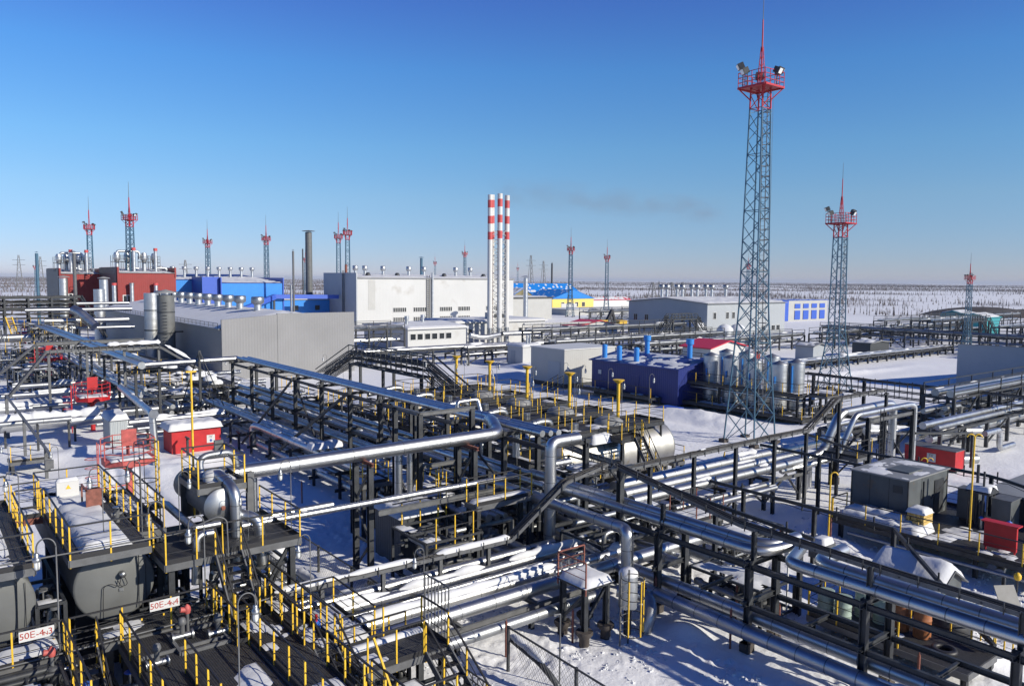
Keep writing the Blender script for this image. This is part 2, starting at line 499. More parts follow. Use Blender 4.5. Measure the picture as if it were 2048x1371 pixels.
def lamp_mesh():
    root = T('hook_lamp', 'caged lamp hanging from a crook shaped pole', 'lamp')
    mb = MB(); pts = [(0, 0, 0), (0, 0, 3.0)]
    for k in range(0, 9):
        an = math.pi * k / 8; pts.append((.24 - .24 * math.cos(an), 0, 3.0 + .26 * math.sin(an)))
    pts.append((.48, 0, 2.85)); mb.path(pts, .022, 6, bend=.05, nb=2)
    P('pole', mb, GREY, root)
    P('lamp_head', MB().lathe((.48, 0, 2.62), [(.05, .24), (.075, .20), (.06, .13), (.10, .11), (.115, .06), (.105, 0)][::-1], 10), ZINC, root)
    P('lamp_glass', MB().lathe((.48, 0, 2.38), [(.02, 0), (.07, .03), (.085, .12), (.085, .24)], 10), LAMPG, root)
    cg = MB()
    for k in range(6):
        an = k * math.pi / 3; x, y = math.cos(an) * .11, math.sin(an) * .11
        cg.path([(.48 + x, y, 2.62), (.48 + x, y, 2.44), (.48 + x * .3, y * .3, 2.36)], .007, 4, bend=.03, nb=2)
    P('cage', cg, GREY, root)
    return root

LAMP0 = lamp_mesh(); LAMPN = [0]
def lamp(x, y, z, label, rz=math.pi, s=1.0, group='crook pole lamps of the plant'):
    if LAMPN[0] == 0:
        o = LAMP0; o.location = (x, y, z); o.rotation_euler = (0, 0, rz); o.scale = (s, s, s); o['label'] = label; o['group'] = group
    else: o = dup(LAMP0, (x, y, z), rz, label, group, (s, s, s))
    LAMPN[0] += 1
    return o

def post_frames(th, xs, ys, ztop, levels, w=.22, gz0=0, name='post', m=STEEL, pile=True):
    """rack posts at each x in xs, y in ys, with a cross beam per level; posts are parts of th"""
    for y in ys:
        for x in xs:
            P(name, MB().ibeam((x, y, gz0 + .05), (x, y, ztop), w), m, th)
            if pile: P('pile_head', MB().box(x - .2, x + .2, y - .2, y + .2, gz0 - .5, gz0 + .35).box(x - .3, x + .3, y - .14, y + .14, gz0 + .2, gz0 + .35), CONC, th)
        if len(xs) > 1:
            cb = MB()
            for lv in levels: cb.ibeam((min(xs) - .35, y, lv - .1), (max(xs) + .35, y, lv - .1), .14, .2)
            P('cross_beam', cb, m, th)

def tray(label, pts, wdir, width=.5, group=None, cables=5, snow=0, seed=3, name='cable_tray', hang=True):
    """open cable ladder with sagging cables along pts"""
    w = Vector(wdir).normalized() * width
    th = T(name, label, 'cable tray', tuple(pts[0]), group)
    mb = MB(); rb = MB(); cb = MB(); hb = MB()
    for a, b in zip(pts[:-1], pts[1:]):
        a = Vector(a); b = Vector(b); L = (b - a).length; up = Vector((0, 0, .0))
        mb.beam(a, b, .05, .14); mb.beam(a + w, b + w, .05, .14)
        n = max(2, int(L / .6))
        for i in range(n):
            c = a + (b - a) * ((i + .5) / n); rb.beam(c - w * .12, c + w * 1.12, .045, .045)
            if hang and i % 2 == 0: hb.beam(c - w * .15 + Vector((0, 0, -.14)), c - w * .15 + Vector((0, 0, .24)), .035, .035)
    for k in range(cables):
        f = (k + .5) / cables; q = []
        for a, b in zip(pts[:-1], pts[1:]):
            a = Vector(a); b = Vector(b); n = max(2, int((b - a).length / 1.4))
            for i in range(n):
                t = i / n
                q.append(a + (b - a) * t + w * (f + random.uniform(-.06, .06)) + Vector((0, 0, .06 + random.uniform(-.03, .05))))
        q.append(Vector(pts[-1]) + w * f + Vector((0, 0, .06)))
        cb.path([tuple(v) for v in q], random.uniform(.022, .04), 5, bend=.1, nb=2)
    P('side_rails', mb, GREY, th); P('rungs', rb, STEEL, th)
    if hb.f: P('brackets', hb, STEEL, th)
    P('cables', cb, CABLE, th)
    if snow:
        sb = MB()
        for k, (a, b) in enumerate(zip(pts[:-1], pts[1:])):
            a = Vector(a) + w * .5 + Vector((0, 0, -.08)); b = Vector(b) + w * .5 + Vector((0, 0, -.08))
            if abs((b - a).z) < .25 * (b - a).length: snow_pipe(sb, a, b, width * .52, snow, seed + k, .12)
        if sb.f: P('snow_cover', sb, SNOW, th)
    return th

def text_mesh(body, size, m, parent, M, name='lettering'):
    c = bpy.data.curves.new('t', 'FONT'); c.body = body; c.size = size; c.align_x = 'CENTER'; c.align_y = 'CENTER'; c.extrude = .003
    o = bpy.data.objects.new('t', c); COL.objects.link(o)
    dg = bpy.context.evaluated_depsgraph_get()
    me = bpy.data.meshes.new_from_object(o.evaluated_get(dg)); me.name = name
    bpy.data.objects.remove(o); bpy.data.curves.remove(c)
    me.materials.clear(); me.materials.append(m)
    me.transform(Matrix.Translation(-wloc(parent)) @ M)
    ob = bpy.data.objects.new(name, me); COL.objects.link(ob); ob.parent = parent
    return ob

def facing(x, y, z, towards='-y'):
    """matrix that stands text upright at x, y, z, read from the given side"""
    rz = {'-y': 0, '-x': -math.pi / 2}[towards]
    return Matrix.Translation((x, y, z)) @ Matrix.Rotation(rz, 4, 'Z') @ Matrix.Rotation(math.pi / 2, 4, 'X')

def manifold(label, x0, x1, y0, y1, z0, z1, n, seed, yel=0, snow=.3):
    """tangle of small process piping in a light frame: runs, drops, valves"""
    rnd = random.Random(seed); th = T('process_piping', label, 'pipework', ((x0 + x1) / 2, (y0 + y1) / 2, 0), 'tangles of small process piping')
    a = MB(); b = MB(); v = MB(); fr = MB()
    for k in range(n):
        m_ = a if rnd.random() < .45 else b; r = rnd.uniform(.045, .15)
        x = rnd.uniform(x0, x1); y = rnd.uniform(y0, y1); z = rnd.uniform(z0, z1); pts = [(x, y, z)]; ax = rnd.choice('xy')
        for q in range(rnd.randint(2, 5)):
            if ax == 'x': x = rnd.uniform(x0, x1); ax = rnd.choice('yz')
            elif ax == 'y': y = rnd.uniform(y0, y1); ax = rnd.choice('xz')
            else: z = rnd.uniform(z0 * .3, z1); ax = rnd.choice('xy')
            pts.append((x, y, z))
        pts.append((x, y, .05)); pts = [p for i, p in enumerate(pts) if i == 0 or (Vector(p) - Vector(pts[i - 1])).length > .25]
        if len(pts) > 1: m_.path(pts, r, 8, bend=r * 2.5, nb=3)
        if rnd.random() < .6:
            v.lathe((x, y, rnd.uniform(z0, z1)), [(r * 1.9, -.05), (r * 1.9, .05)], 10).tube((x, y, z), (x, y, z + .35), .03, 6).lathe((x, y, z + .35), [(.12, 0), (.15, .02), (.12, .04)], 12)
    for x in (x0, x1):
        for y in (y0, y1): fr.beam((x, y, -.2), (x, y, z1), .12)
        for z in (z0, z1): fr.beam((x, y0, z), (x, y1, z), .1)
    for y in (y0, (y0 + y1) / 2, y1):
        for z in (z0, z1): fr.beam((x0, y, z), (x1, y, z), .1)
    P('frame', fr, STEEL, th); P('bright_pipes', a, ZINC, th); P('dark_pipes', b, STEEL, th); P('valves', v, GREY, th)
    for k in range(yel): x = x0 + (x1 - x0) * (k + .5) / yel; rail_post(th, x, y0, z1, 1.1); rail_post(th, x, y1, z1, 1.1)
    if yel: P('handrail', MB().beam((x0, y0, z1 + 1.1), (x1, y0, z1 + 1.1), .05).beam((x0, y1, z1 + 1.1), (x1, y1, z1 + 1.1), .05).beam((x0, y0, z1 + .6), (x1, y0, z1 + .6), .03), BLACK, th)
    if snow:
        sb = snow_patch(MB(), x0, x1, y0, y1, z1 + .02, .12, snow, seed, cell=.15)
        if sb.f: P('snow_cover', sb, SNOW, th)
    return th
# ================================================================== ground: one snow sheet out to the horizon
BUMPS = [  # x, y, radius x, radius y, height : drifts and ploughed banks
    (64, 50, 2.2, 8, 1.0), (61, 46, 1.5, 4, .6), (58, 55, 1.2, 9, .5), (52, 62, 2, 6, .45), (70, 41, 3, 2, .6),
    (12.4, 63, 2.2, 4.5, 1.1), (14.5, 58, 1.5, 3.5, .8), (16, 55, 1.2, 3, .6), (10, 68, 3, 2, .7), (17.2, 60.5, 1.6, 1.5, .8),
    (13.5, 37, 1.0, 6, .35), (18, 29.8, 2, .8, .4), (15.0, 33.5, .9, 2.0, .4), (23.6, 13.5, .7, 1.4, .35),
    (24.2, 19.6, .6, .8, .4), (27.5, 15.5, .8, 1.2, .5), (31, 11.5, 1.2, 1.0, .7), (29.5, 19, 1, 1.6, .4),
    (41, 23.2, 1.4, 1.2, 1.0), (38.5, 21.5, 1.0, 2.5, .5), (53, 17.5, 3, .6, .3), (62, 20, 6, .8, .35), (57.5, 22, .8, 2, .3),
    (110, 62, 16, 1.1, .8), (90, 60, 10, .9, .5), (78, 96, 6, 3, 1.2), (83, 92, 7, 2, .8), (70, 90, 5, 2, .5),
    (33, 13.5, 1.0, .7, .7), (30, 26, 1.2, .8, .4), (24, 110, 3, 9, 1.8), (30, 112, 2.5, 4, 2.0),
]
def ground_z(X, Y):
    D = np.sqrt(X * X + Y * Y)
    fade = np.clip(1 - D / 500, 0, 1)
    z = .22 * (fbm(X / 9, Y / 9, 3, 3) - .45) + .12 * (fbm(X / 2.1, Y / 2.1, 8, 4) - .45)
    # wind-packed ripples and trodden, cloddy ground between the racks
    clod = np.clip((fbm(X / 2.8 + 5, Y / 2.8, 21, 3) - .34) * 6, .12, 1) * np.clip(1 - (D - 34) / 20, 0, 1) * np.clip((X - 12) / 6, .15, 1)
    ridge = np.abs(fbm(X / .55, Y / .55, 31, 3) - .45) * 2
    z = z + clod * (.30 * (ridge - .35) + .22 * np.clip(vn(X / .33, Y / .33, 41) - .45, 0, 1) + .16 * np.clip(vn(X / .17, Y / .17, 43) - .5, 0, 1))
    for bx, by, rx, ry, h in BUMPS:
        g = np.exp(-((X - bx) / rx) ** 2 - ((Y - by) / ry) ** 2)
        z = z + h * g * (.7 + .6 * fbm(X / 1.3, Y / 1.3, 51, 3))
    # cleared roadways are flatter
    road = np.clip(1 - np.abs(X - 53) / 5, 0, 1) * np.clip((Y - 30) / 4, 0, 1) * np.clip((110 - Y) / 10, 0, 1)
    z = z * (1 - .75 * np.clip(road * 2, 0, 1))
    # footpath trodden across the left yard, and the walker's track over the road
    for (ax, ay, bx, by, wd, dp) in ((9.5, 50, 11.8, 63, .28, .22), (8.0, 47, 9.3, 60, .22, .2), (12.2, 50, 12.8, 62, .25, .25), (7.0, 45, 7.6, 58, .3, .18)):
        L2 = (bx - ax) ** 2 + (by - ay) ** 2
        t = np.clip(((X - ax) * (bx - ax) + (Y - ay) * (by - ay)) / L2, 0, 1)
        wob = .35 * (fbm(t * 6 + ax, t * 0 + ay, 61, 3) - .45)
        dd = np.hypot(X - (ax + t * (bx - ax)) - wob, Y - (ay + t * (by - ay)))
        z = z - dp * np.exp(-(dd / wd) ** 2) * (.5 + vn(t * 40, t * 0, 71)) * ((t > 0) & (t < 1))
    return z * fade + np.where(D > 900, 3.0 * (fbm(X / 900, Y / 900, 81, 3) - .45), 0) * np.clip((D - 900) / 1500, 0, 1)

def scrub(X, Y):
    """0..1 cover of larch scrub on the tundra: long low belts"""
    d = np.maximum(np.hypot(X, Y), 1.0); th = np.arctan2(X, Y)
    n = fbm((th - YAW) * 7 + 3, np.log(d) * 7.5, 5, 4) / .94 + .05 * np.clip((d - 600) / 1500, 0, 1)
    return np.clip((n - .445) * 8, 0, 1)

def gz(x, y): return float(ground_z(np.array([float(x)]), np.array([float(y)]))[0])

def make_ground():
    a_in = np.arange(-41, 41.01, .15) * math.pi / 180 + YAW
    a_out = np.linspace(YAW + R(41), YAW + R(319), 70)[1:-1]
    A = np.concatenate([a_in, a_out]); nA = len(A)
    rs = [3.0]
    while rs[-1] < 160: rs.append(rs[-1] * (1.0062 if 17 < rs[-1] < 46 else 1.0105) if rs[-1] > 11 else rs[-1] * 1.15)
    while rs[-1] < 8000: rs.append(rs[-1] * 1.025)
    while rs[-1] < 24000: rs.append(rs[-1] * 1.06)
    rr = np.array(rs); nR = len(rr)
    RR, AA = np.meshgrid(rr, A, indexing='ij')
    X = RR * np.sin(AA); Y = RR * np.cos(AA); Z = ground_z(X, Y)
    V = np.stack([X, Y, Z], -1).reshape(-1, 3)
    i, j = np.meshgrid(np.arange(nR - 1), np.arange(nA), indexing='ij'); k = (j + 1) % nA
    Fq = np.stack([i * nA + j, i * nA + k, (i + 1) * nA + k, (i + 1) * nA + j], -1).reshape(-1, 4)[:, ::-1]
    c = len(V); V = np.vstack([V, [[0, 0, 0]]])
    me = bpy.data.meshes.new('snow_ground')
    me.vertices.add(len(V)); me.vertices.foreach_set('co', V.ravel())
    nt_ = nA
    loops = np.concatenate([Fq.ravel(), np.stack([np.full(nA, c), (np.arange(nA) + 1) % nA, np.arange(nA)], -1).ravel()])
    me.loops.add(len(loops)); me.loops.foreach_set('vertex_index', loops.astype(np.int32))
    st = np.concatenate([np.arange(len(Fq)) * 4, len(Fq) * 4 + np.arange(nA) * 3])
    me.polygons.add(len(st)); me.polygons.foreach_set('loop_start', st.astype(np.int32))
    me.polygons.foreach_set('use_smooth', np.ones(len(st), bool))
    me.update(calc_edges=True); me.validate()
    at_ = me.attributes.new('scrub_cover', 'FLOAT', 'POINT')
    at_.data.foreach_set('value', np.append((scrub(X, Y) * np.clip((RR - 330) / 500, 0, 1)).ravel(), 0).astype(np.float32))
    # material: snow, with patches of bare scrub far out on the tundra
    m = bpy.data.materials.new('snow_field'); m.use_nodes = True
    nt = m.node_tree; N = nt.nodes; L = nt.links; b = N['Principled BSDF']
    b.inputs['Roughness'].default_value = .6; b.inputs['Specular IOR Level'].default_value = .25
    geo = N.new('ShaderNodeNewGeometry')
    ln = N.new('ShaderNodeVectorMath'); ln.operation = 'LENGTH'; L.new(geo.outputs['Position'], ln.inputs[0])
    mp = N.new('ShaderNodeMapRange'); mp.inputs['From Min'].default_value = 420; mp.inputs['From Max'].default_value = 2600
    L.new(ln.outputs['Value'], mp.inputs['Value'])
    sa = N.new('ShaderNodeAttribute'); sa.attribute_name = 'scrub_cover'
    nz = N.new('ShaderNodeTexNoise'); nz.inputs['Scale'].default_value = .03; nz.inputs['Detail'].default_value = 8; nz.inputs['Roughness'].default_value = .7
    L.new(geo.outputs['Position'], nz.inputs['Vector'])
    rp = N.new('ShaderNodeValToRGB'); rp.color_ramp.elements[0].position = .36; rp.color_ramp.elements[1].position = .62
    L.new(nz.outputs['Fac'], rp.inputs['Fac'])
    gt = N.new('ShaderNodeMath'); gt.operation = 'MULTIPLY'; L.new(sa.outputs['Fac'], gt.inputs[0]); L.new(rp.outputs['Color'], gt.inputs[1])
    g2 = N.new('ShaderNodeMath'); g2.operation = 'MULTIPLY'; g2.inputs[1].default_value = .8; L.new(gt.outputs[0], g2.inputs[0])
    n3 = N.new('ShaderNodeTexNoise'); n3.inputs['Scale'].default_value = .35; n3.inputs['Detail'].default_value = 7
    L.new(geo.outputs['Position'], n3.inputs['Vector'])
    r3 = N.new('ShaderNodeValToRGB'); r3.color_ramp.elements[0].color = (.76, .77, .79, 1); r3.color_ramp.elements[1].color = (.86, .86, .87, 1)
    L.new(n3.outputs['Fac'], r3.inputs['Fac'])
    mx = N.new('ShaderNodeMix'); mx.data_type = 'RGBA'; L.new(g2.outputs[0], mx.inputs['Factor'])
    L.new(r3.outputs['Color'], mx.inputs['A']); mx.inputs['B'].default_value = (.12, .10, .095, 1)
    L.new(mx.outputs['Result'], b.inputs['Base Color'])
    n4 = N.new('ShaderNodeTexNoise'); n4.inputs['Scale'].default_value = 3.2; n4.inputs['Detail'].default_value = 9; n4.inputs['Roughness'].default_value = .6
    L.new(geo.outputs['Position'], n4.inputs['Vector'])
    bm = N.new('ShaderNodeBump'); bm.inputs['Strength'].default_value = .5; bm.inputs['Distance'].default_value = .10
    L.new(n4.outputs['Fac'], bm.inputs['Height']); L.new(bm.outputs[0], b.inputs['Normal'])
    me.materials.append(m)
    o = bpy.data.objects.new('snow_ground', me); COL.objects.link(o)
    tag(o, 'snow covered ground of the plant and the tundra beyond', 'snow', kind='structure')
make_ground()

# ================================================================== foreground left: two horizontal separators under walkways
def separator(label, x, y0, y1, z, r, rimdark=True):
    th = T('horizontal_tank', label, 'tank', (x, (y0 + y1) / 2, 0), 'grey horizontal tanks at the lower left')
    P('shell', MB().lathe((x, y0, z), [(r, 0), (r, y1 - y0)], 40, 'y'), TANKP, th)
    P('end_cap', MB().lathe((x, y0, z), [(0.0, -.16), (r * .35, -.15), (r * .7, -.10), (r * .95, -.03), (r * 1.012, 0), (r * 1.012, .06)], 40, 'y'), TANKP, th)
    P('end_cap', MB().lathe((x, y1, z), [(r, 0), (r * .85, .12), (r * .4, .22), (0, .25)], 32, 'y'), TANKP, th)
    for yy in (y0 + 1.4, (y0 + y1) / 2, y1 - 1.4):
        P('saddle', MB().box(x - r * .8, x + r * .8, yy - .15, yy + .15, -.2, z - r * .72), STEEL, th)
    sb = MB()
    K = 12
    snow_pipe(sb, (x - .15, y0 + .05, z), (x - .15, y1, z), r, .85, 5, .06)
    if sb.f: P('snow_cover', sb, SNOW, th)
    return th
TZ, TR = 3.40, 1.27
t4 = separator('grey round-ended tank whose face carries a dial with looped wires', 5.35, 29.2, 39.5, TZ, TR)
t3 = separator('grey round-ended tank cut off by the left edge, scuffed face without dial', 1.72, 29.2, 39.5, TZ, TR)
gx, gy = 5.55, 29.02
P('gauge', MB().lathe((gx, gy, TZ + .38), [(.0, -.22), (.10, -.22), (.10, 0)], 14, 'y'), ZINC, t4)
gm = MB(); gm.path([(gx - .05, gy - .12, TZ + .30), (gx - .12, gy - .14, TZ - .05), (gx - .36, gy - .12, TZ + .12), (gx - .6, gy - .06, TZ + .05), (gx - .62, gy - .05, TZ - .5), (gx - .62, gy, TZ - 1.1)], .014, 5, bend=.12)
gm.path([(gx + .05, gy - .12, TZ + .30), (gx + .16, gy - .12, TZ - .02), (gx - .05, gy - .12, TZ - .06), (gx - .16, gy - .1, TZ + .2)], .014, 5, bend=.12)
P('cable', gm, BLACK, t4)
P('label_plate', MB().box(gx - .1, gx + .05, gy - .02, gy + .0, TZ - .25, TZ - .14), ZINC, t4)
for tt, xx in ((t4, 5.35), (t3, 1.72)):
    P('strap', MB().beam((xx + .75, 29.04, TZ + 1.0), (xx + .72, 29.04, TZ - .95), .035, .02), STEEL, tt)
    P('conduit', MB().tube((xx + .98, 29.08, TZ + .7), (xx + .97, 29.08, TZ - .75), .012, 5), BLACK, tt)

PZ = 4.86
plA = platform('tank_platform', 'grated platform on the tank with the dial, white switch box at its back', 3.85, 6.3, 28.1, 36.9, PZ, legs=False,
    rails=[[(3.88, 36.85, PZ), (3.88, 35.3, PZ)], [(3.88, 33.9, PZ), (3.88, 28.13, PZ), (6.27, 28.13, PZ)], [(3.88, 36.85, PZ), (6.27, 36.85, PZ), (6.27, 34.6, PZ)]], snow=.0, cat='platform')
sb = snow_patch(MB(), 4.25, 5.85, 28.35, 34.4, PZ + .004, .30, 1.15, 4, edge=.3); snow_patch(sb, 4.0, 6.2, 34.4, 36.7, PZ + .004, .22, .85, 9)
P('snow_cover', sb, SNOW, plA)
P('hatch_frame', MB().box(5.2, 5.75, 33.3, 33.36, PZ, PZ + .95).box(5.2, 5.26, 33.3, 34.4, PZ + .9, PZ + .96).box(5.2, 5.26, 34.34, 34.4, PZ, PZ + .9), RUST, plA)
plB = platform('tank_platform', 'grated platform on the scuffed tank at the far left edge', .2, 2.9, 28.1, 36.9, PZ, legs=False,
    rails=[[(2.87, 33.9, PZ), (2.87, 28.13, PZ), (.2, 28.13, PZ)], [(.2, 36.85, PZ), (2.87, 36.85, PZ), (2.87, 35.3, PZ)]])
sb = snow_patch(MB(), .7, 2.4, 28.4, 36.6, PZ + .004, .22, .95, 14); P('snow_cover', sb, SNOW, plB)
plC = platform('link_walkway', 'short grated bridge between the two tank platforms', 2.93, 3.82, 34.0, 35.2, PZ - .01, legs=False, rails=[[(2.95, 35.18, PZ), (3.8, 35.18, PZ)], [(2.95, 34.02, PZ), (3.8, 34.02, PZ)]], edge=RUST)
P('snow_cover', snow_patch(MB(), 2.96, 3.8, 34.05, 35.15, PZ, .14, 1.1, 3), SNOW, plC)
plD = platform('side_walkway', 'walkway beside the dial tank leading to the drum vessel', 6.36, 7.3, 30.2, 36.4, PZ - .12, legs=True, rails=[[(6.39, 36.3, PZ - .12), (6.39, 30.3, PZ - .12)], [(7.27, 30.3, PZ - .12), (7.27, 36.35, PZ - .12), (6.42, 36.35, PZ - .12)]], legpos=[(7.1, 30.4), (7.1, 33.3), (7.1, 36.2)])
P('snow_cover', snow_patch(MB(), 6.4, 7.25, 30.3, 36.3, PZ - .115, .1, .55, 23), SNOW, plD)
# switch box with warning triangle
bx = T('switch_box', 'white switch box with a yellow warning triangle on the tank platform', 'electrical box', (4.95, 35.9, PZ))
P('body', MB().box(4.55, 5.35, 35.75, 36.05, PZ + .12, PZ + .82), WHITE, bx)
P('feet', MB().box(4.6, 4.68, 35.78, 36.0, PZ, PZ + .12).box(5.22, 5.3, 35.78, 36.0, PZ, PZ + .12), STEEL, bx)
P('warning_triangle', MB()._add([(4.86, 35.742, PZ + .5), (5.06, 35.742, PZ + .5), (4.96, 35.742, PZ + .68)], [(0, 1, 2)]), YEL, bx)
P('snow_cover', snow_patch(MB(), 4.53, 5.37, 35.73, 36.07, PZ + .822, .12, 1.2, 2, cell=.08, edge=.1), SNOW, bx)
# electrical distribution things on tank tops
for i, (x, y, lb) in enumerate(((1.4, 33.2, 'snowed-in valve stub on the platform of the scuffed tank'), (5.95, 31.6, 'small valve stub beside the snow patch on the dial tank'))):
    o = T('valve_stub', lb, 'valve', (x, y, PZ)); P('body', MB().tube((x, y, PZ), (x, y, PZ + .5), .09, 10).tube((x - .2, y, PZ + .3), (x + .2, y, PZ + .3), .07, 10), GREY, o); P('hand_wheel', MB().lathe((x, y, PZ + .55), [(.14, 0), (.16, .015), (.14, .03)], 14), ZINC, o)

# sign walkway in front of the tanks
SZ = 2.40
swA = platform('sign_walkway', 'front walkway under the scuffed tank bearing sign number 3', -.6, 3.45, 26.7, 28.3, SZ, legs=True, rails=[[(-.6, 26.72, SZ), (3.43, 26.72, SZ), (3.43, 22.2, SZ)]], snow=.5, seed=8)
swB = platform('sign_walkway', 'front walkway under the dial tank bearing sign number 4', 4.55, 8.05, 26.7, 28.3, SZ, legs=True, rails=[[(3.6, 26.72, SZ), (8.03, 26.72, SZ)]], snow=.3, seed=12)
def sign(label, txt, x, y, z):
    th = T('tank_sign', label, 'sign', (x, y, z), 'white tank number signs')
    P('board', MB().box(x - .46, x + .46, y - .012, y + .012, z - .16, z + .16), WHITE, th)
    text_mesh('50Е-4', .27, SIGNRED, th, facing(x - .13, y - .016, z))
    text_mesh('N', .17, SIGNRED, th, facing(x + .235, y - .016, z - .04))
    text_mesh(txt, .27, SIGNRED, th, facing(x + .36, y - .016, z))
sx, sy = at(72, 1256, SZ + .88); sign('white sign lettered 50E-4 N3 in red on the walkway rail', '3', 2.72, 26.66, SZ + .88)
sign('white sign lettered 50E-4 N4 in red on the walkway rail', '4', 6.35, 26.66, SZ + .88)

# lower pump decks in front of the walkway
dkA = platform('pump_deck', 'dark ribbed deck with trench openings in the lower left corner', 4.95, 8.15, 20.0, 26.6, SZ - .05, rails=[[(4.98, 26.5, SZ - .05), (4.98, 20.1, SZ - .05)], [(6.1, 23.4, SZ - .05), (6.1, 20.1, SZ - .05)]], snow=.0, seed=6)
sb = snow_patch(MB(), 6.2, 8.0, 20.4, 23.4, SZ - .045, .10, .62, 31); P('snow_cover', sb, SNOW, dkA)
dkB = platform('pump_deck', 'littered deck with small snow heaps at the bottom left edge', .2, 3.3, 21.0, 26.3, SZ - .6, snow=.62, seed=18)
HM = MB().box(6.35, 7.9, 25.2, 26.3, SZ - .03, SZ + .02)
one('hatch_cover', 'square raised hatch rim on the ribbed deck', 'hatch', MB().beam((6.3, 24.6, SZ), (7.8, 24.6, SZ), .1, .12).beam((6.3, 26.2, SZ), (7.8, 26.2, SZ), .1, .12).beam((6.3, 24.6, SZ), (6.3, 26.2, SZ), .1, .12).beam((7.8, 24.6, SZ), (7.8, 26.2, SZ), .1, .12), GREY)
def standpipe(label, x, y, z, h, m, r=.09, wheel=True):
    th = T('stand_pipe', label, 'stand pipe', (x, y, z), 'red headed stand pipes')
    P('pipe', MB().tube((x, y, z), (x, y, z + h), r * .6, 10), GREY, th)
    P('head', MB().lathe((x, y, z + h), [(r, 0), (r * 1.3, .12), (r * 1.1, .22), (r * .3, .3)], 12).tube((x - .22, y, z + h + .16), (x + .02, y, z + h + .1), .09, 10), m, th)
standpipe('faded red hydrant head below the sign number 3', 3.0, 25.9, 1.7, 1.1, DRED)
standpipe('faded red hydrant head below the sign number 4', 6.9, 26.1, SZ, .62, DRED)
def valve_set(label, x, y, z, col=STEEL, n=3, rz=0):
    th = T('valve_manifold', label, 'valves', (x, y, z))
    mb = MB().tube((x - .9, y, z + .35), (x + .9, y, z + .35), .1, 12)
    for i in range(n):
        xx = x - .6 + i * 1.2 / max(1, n - 1)
        mb.tube((xx, y - .25, z + .35), (xx, y + .25, z + .35), .08, 10).tube((xx, y, z), (xx, y, z + .75), .06, 10)
        mb.lathe((xx, y, z + .3), [(.17, -.03), (.17, .03)], 14)
        P('hand_wheel', MB().lathe((xx, y, z + .78), [(.15, 0), (.17, .02), (.15, .04)], 16).box(xx - .15, xx + .15, y - .012, y + .012, z + .79, z + .81), col, th)
    P('pipe_body', mb, ZINC, th)
valve_set('valve manifold with a blue hand wheel below the dial tank', 4.35, 25.2, 1.2, BLUEV, 2)
valve_set('valve cluster under the sign number 4 walkway', 7.2, 28.6, 1.6, STEEL, 3)
valve_set('snow dusted valves by the littered deck', 1.8, 24.4, 1.8, ZINC, 3)
for i, (x, y, z, lb) in enumerate(((2.3, 27.7, 1.5, 'thin bright pipe under the walkway with sign number 3'), (6.2, 27.9, 1.7, 'thin bright pipe under the sign number 4 walkway'))):
    pipe(lb, [(x - 1.4, y, z), (x + 1.6, y, z)], .07, snow=.5, step=9)

# drum vessel on its deck
VZ = 4.2
vdk = platform('vessel_deck', 'grated deck on legs below the small silver drum vessel', 6.65, 11.5, 27.7, 32.0, VZ, rails=[[(6.68, 29.4, VZ), (6.68, 27.73, VZ), (7.7, 27.73, VZ)], [(8.6, 27.73, VZ), (11.47, 27.73, VZ), (11.47, 31.97, VZ)]], snow=0,
               legpos=[(6.9, 28.0), (8.9, 28.0), (11.25, 28.0), (11.25, 31.7), (6.9, 31.7)])
P('brace', MB().beam((11.2, 28.1, VZ - .3), (10.3, 28.1, VZ - 1.7), .1).beam((11.25, 28.2, VZ - .3), (11.25, 30, VZ - 2.4), .1).beam((7, 28, 1), (8.8, 28, VZ - .4), .1), STEEL, vdk)
P('snow_cover', snow_patch(MB(), 9.3, 11.2, 30.2, 31.7, VZ + .004, .08, .5, 44), SNOW, vdk)
dv = T('drum_vessel', 'small silver drum vessel with white dished head on the deck', 'vessel', (8.8, 31.0, VZ))
vx, vy, vz, vr = 9.2, 29.7, 5.36, .66
P('shell', MB().lathe((vx, vy, vz), [(vr, 0), (vr, 4.2)], 28, 'y'), GREY, dv)  # plain grey puts the upper platform's shade into the shell colour
P('end_cap', MB().lathe((vx, vy, vz), [(.0, -.18), (vr * .5, -.15), (vr * .85, -.07), (vr, 0)], 28, 'y'), ZINC, dv)
P('nozzle', MB().tube((vx, vy - .2, vz - .05), (vx, vy - .05, vz - .05), .09, 10), RUST, dv)
P('saddle', MB().box(vx - .5, vx + .5, vy + .6, vy + .8, VZ, vz - .5).box(vx - .5, vx + .5, vy + 3.2, vy + 3.4, VZ, vz - .5), STEEL, dv)
P('drain', MB().tube((vx, vy + .3, VZ + .3), (vx, vy + .3, vz - .6), .07, 8), CLAD, dv)
P('manhole', MB().lathe((vx + .1, vy + 1.2, vz + .6), [(.42, 0), (.42, .35), (.3, .5), (0, .55)], 20), WHITE, dv)
upz = 6.08
udk = platform('upper_platform', 'narrow upper platform with rails over the drum vessel', 8.4, 10.2, 29.9, 32.4, upz, legs=True, rails=[[(8.5, 32.35, upz), (8.43, 29.93, upz), (10.17, 29.93, upz), (10.17, 32.35, upz), (8.5, 32.35, upz)]], legpos=[(8.5, 32.2), (10.1, 32.2)], gz0=VZ, cat='platform', snow=.5, seed=3)
lad = T('caged_ladder', 'black hooped ladder cage rising to the upper platform', 'ladder', (7.55, 33.2, 3.2))
lm = MB(); lx, ly = 7.75, 33.1
lm.tube((lx, ly - .25, 3.0), (lx, ly - .25, 7.5), .03, 6).tube((lx, ly + .25, 3.0), (lx, ly + .25, 7.5), .03, 6)
for k in range(15): lm.tube((lx, ly - .25, 3.2 + k * .3), (lx, ly + .25, 3.2 + k * .3), .015, 5)
P('rails_and_rungs', lm, YEL, lad)
cg = MB()
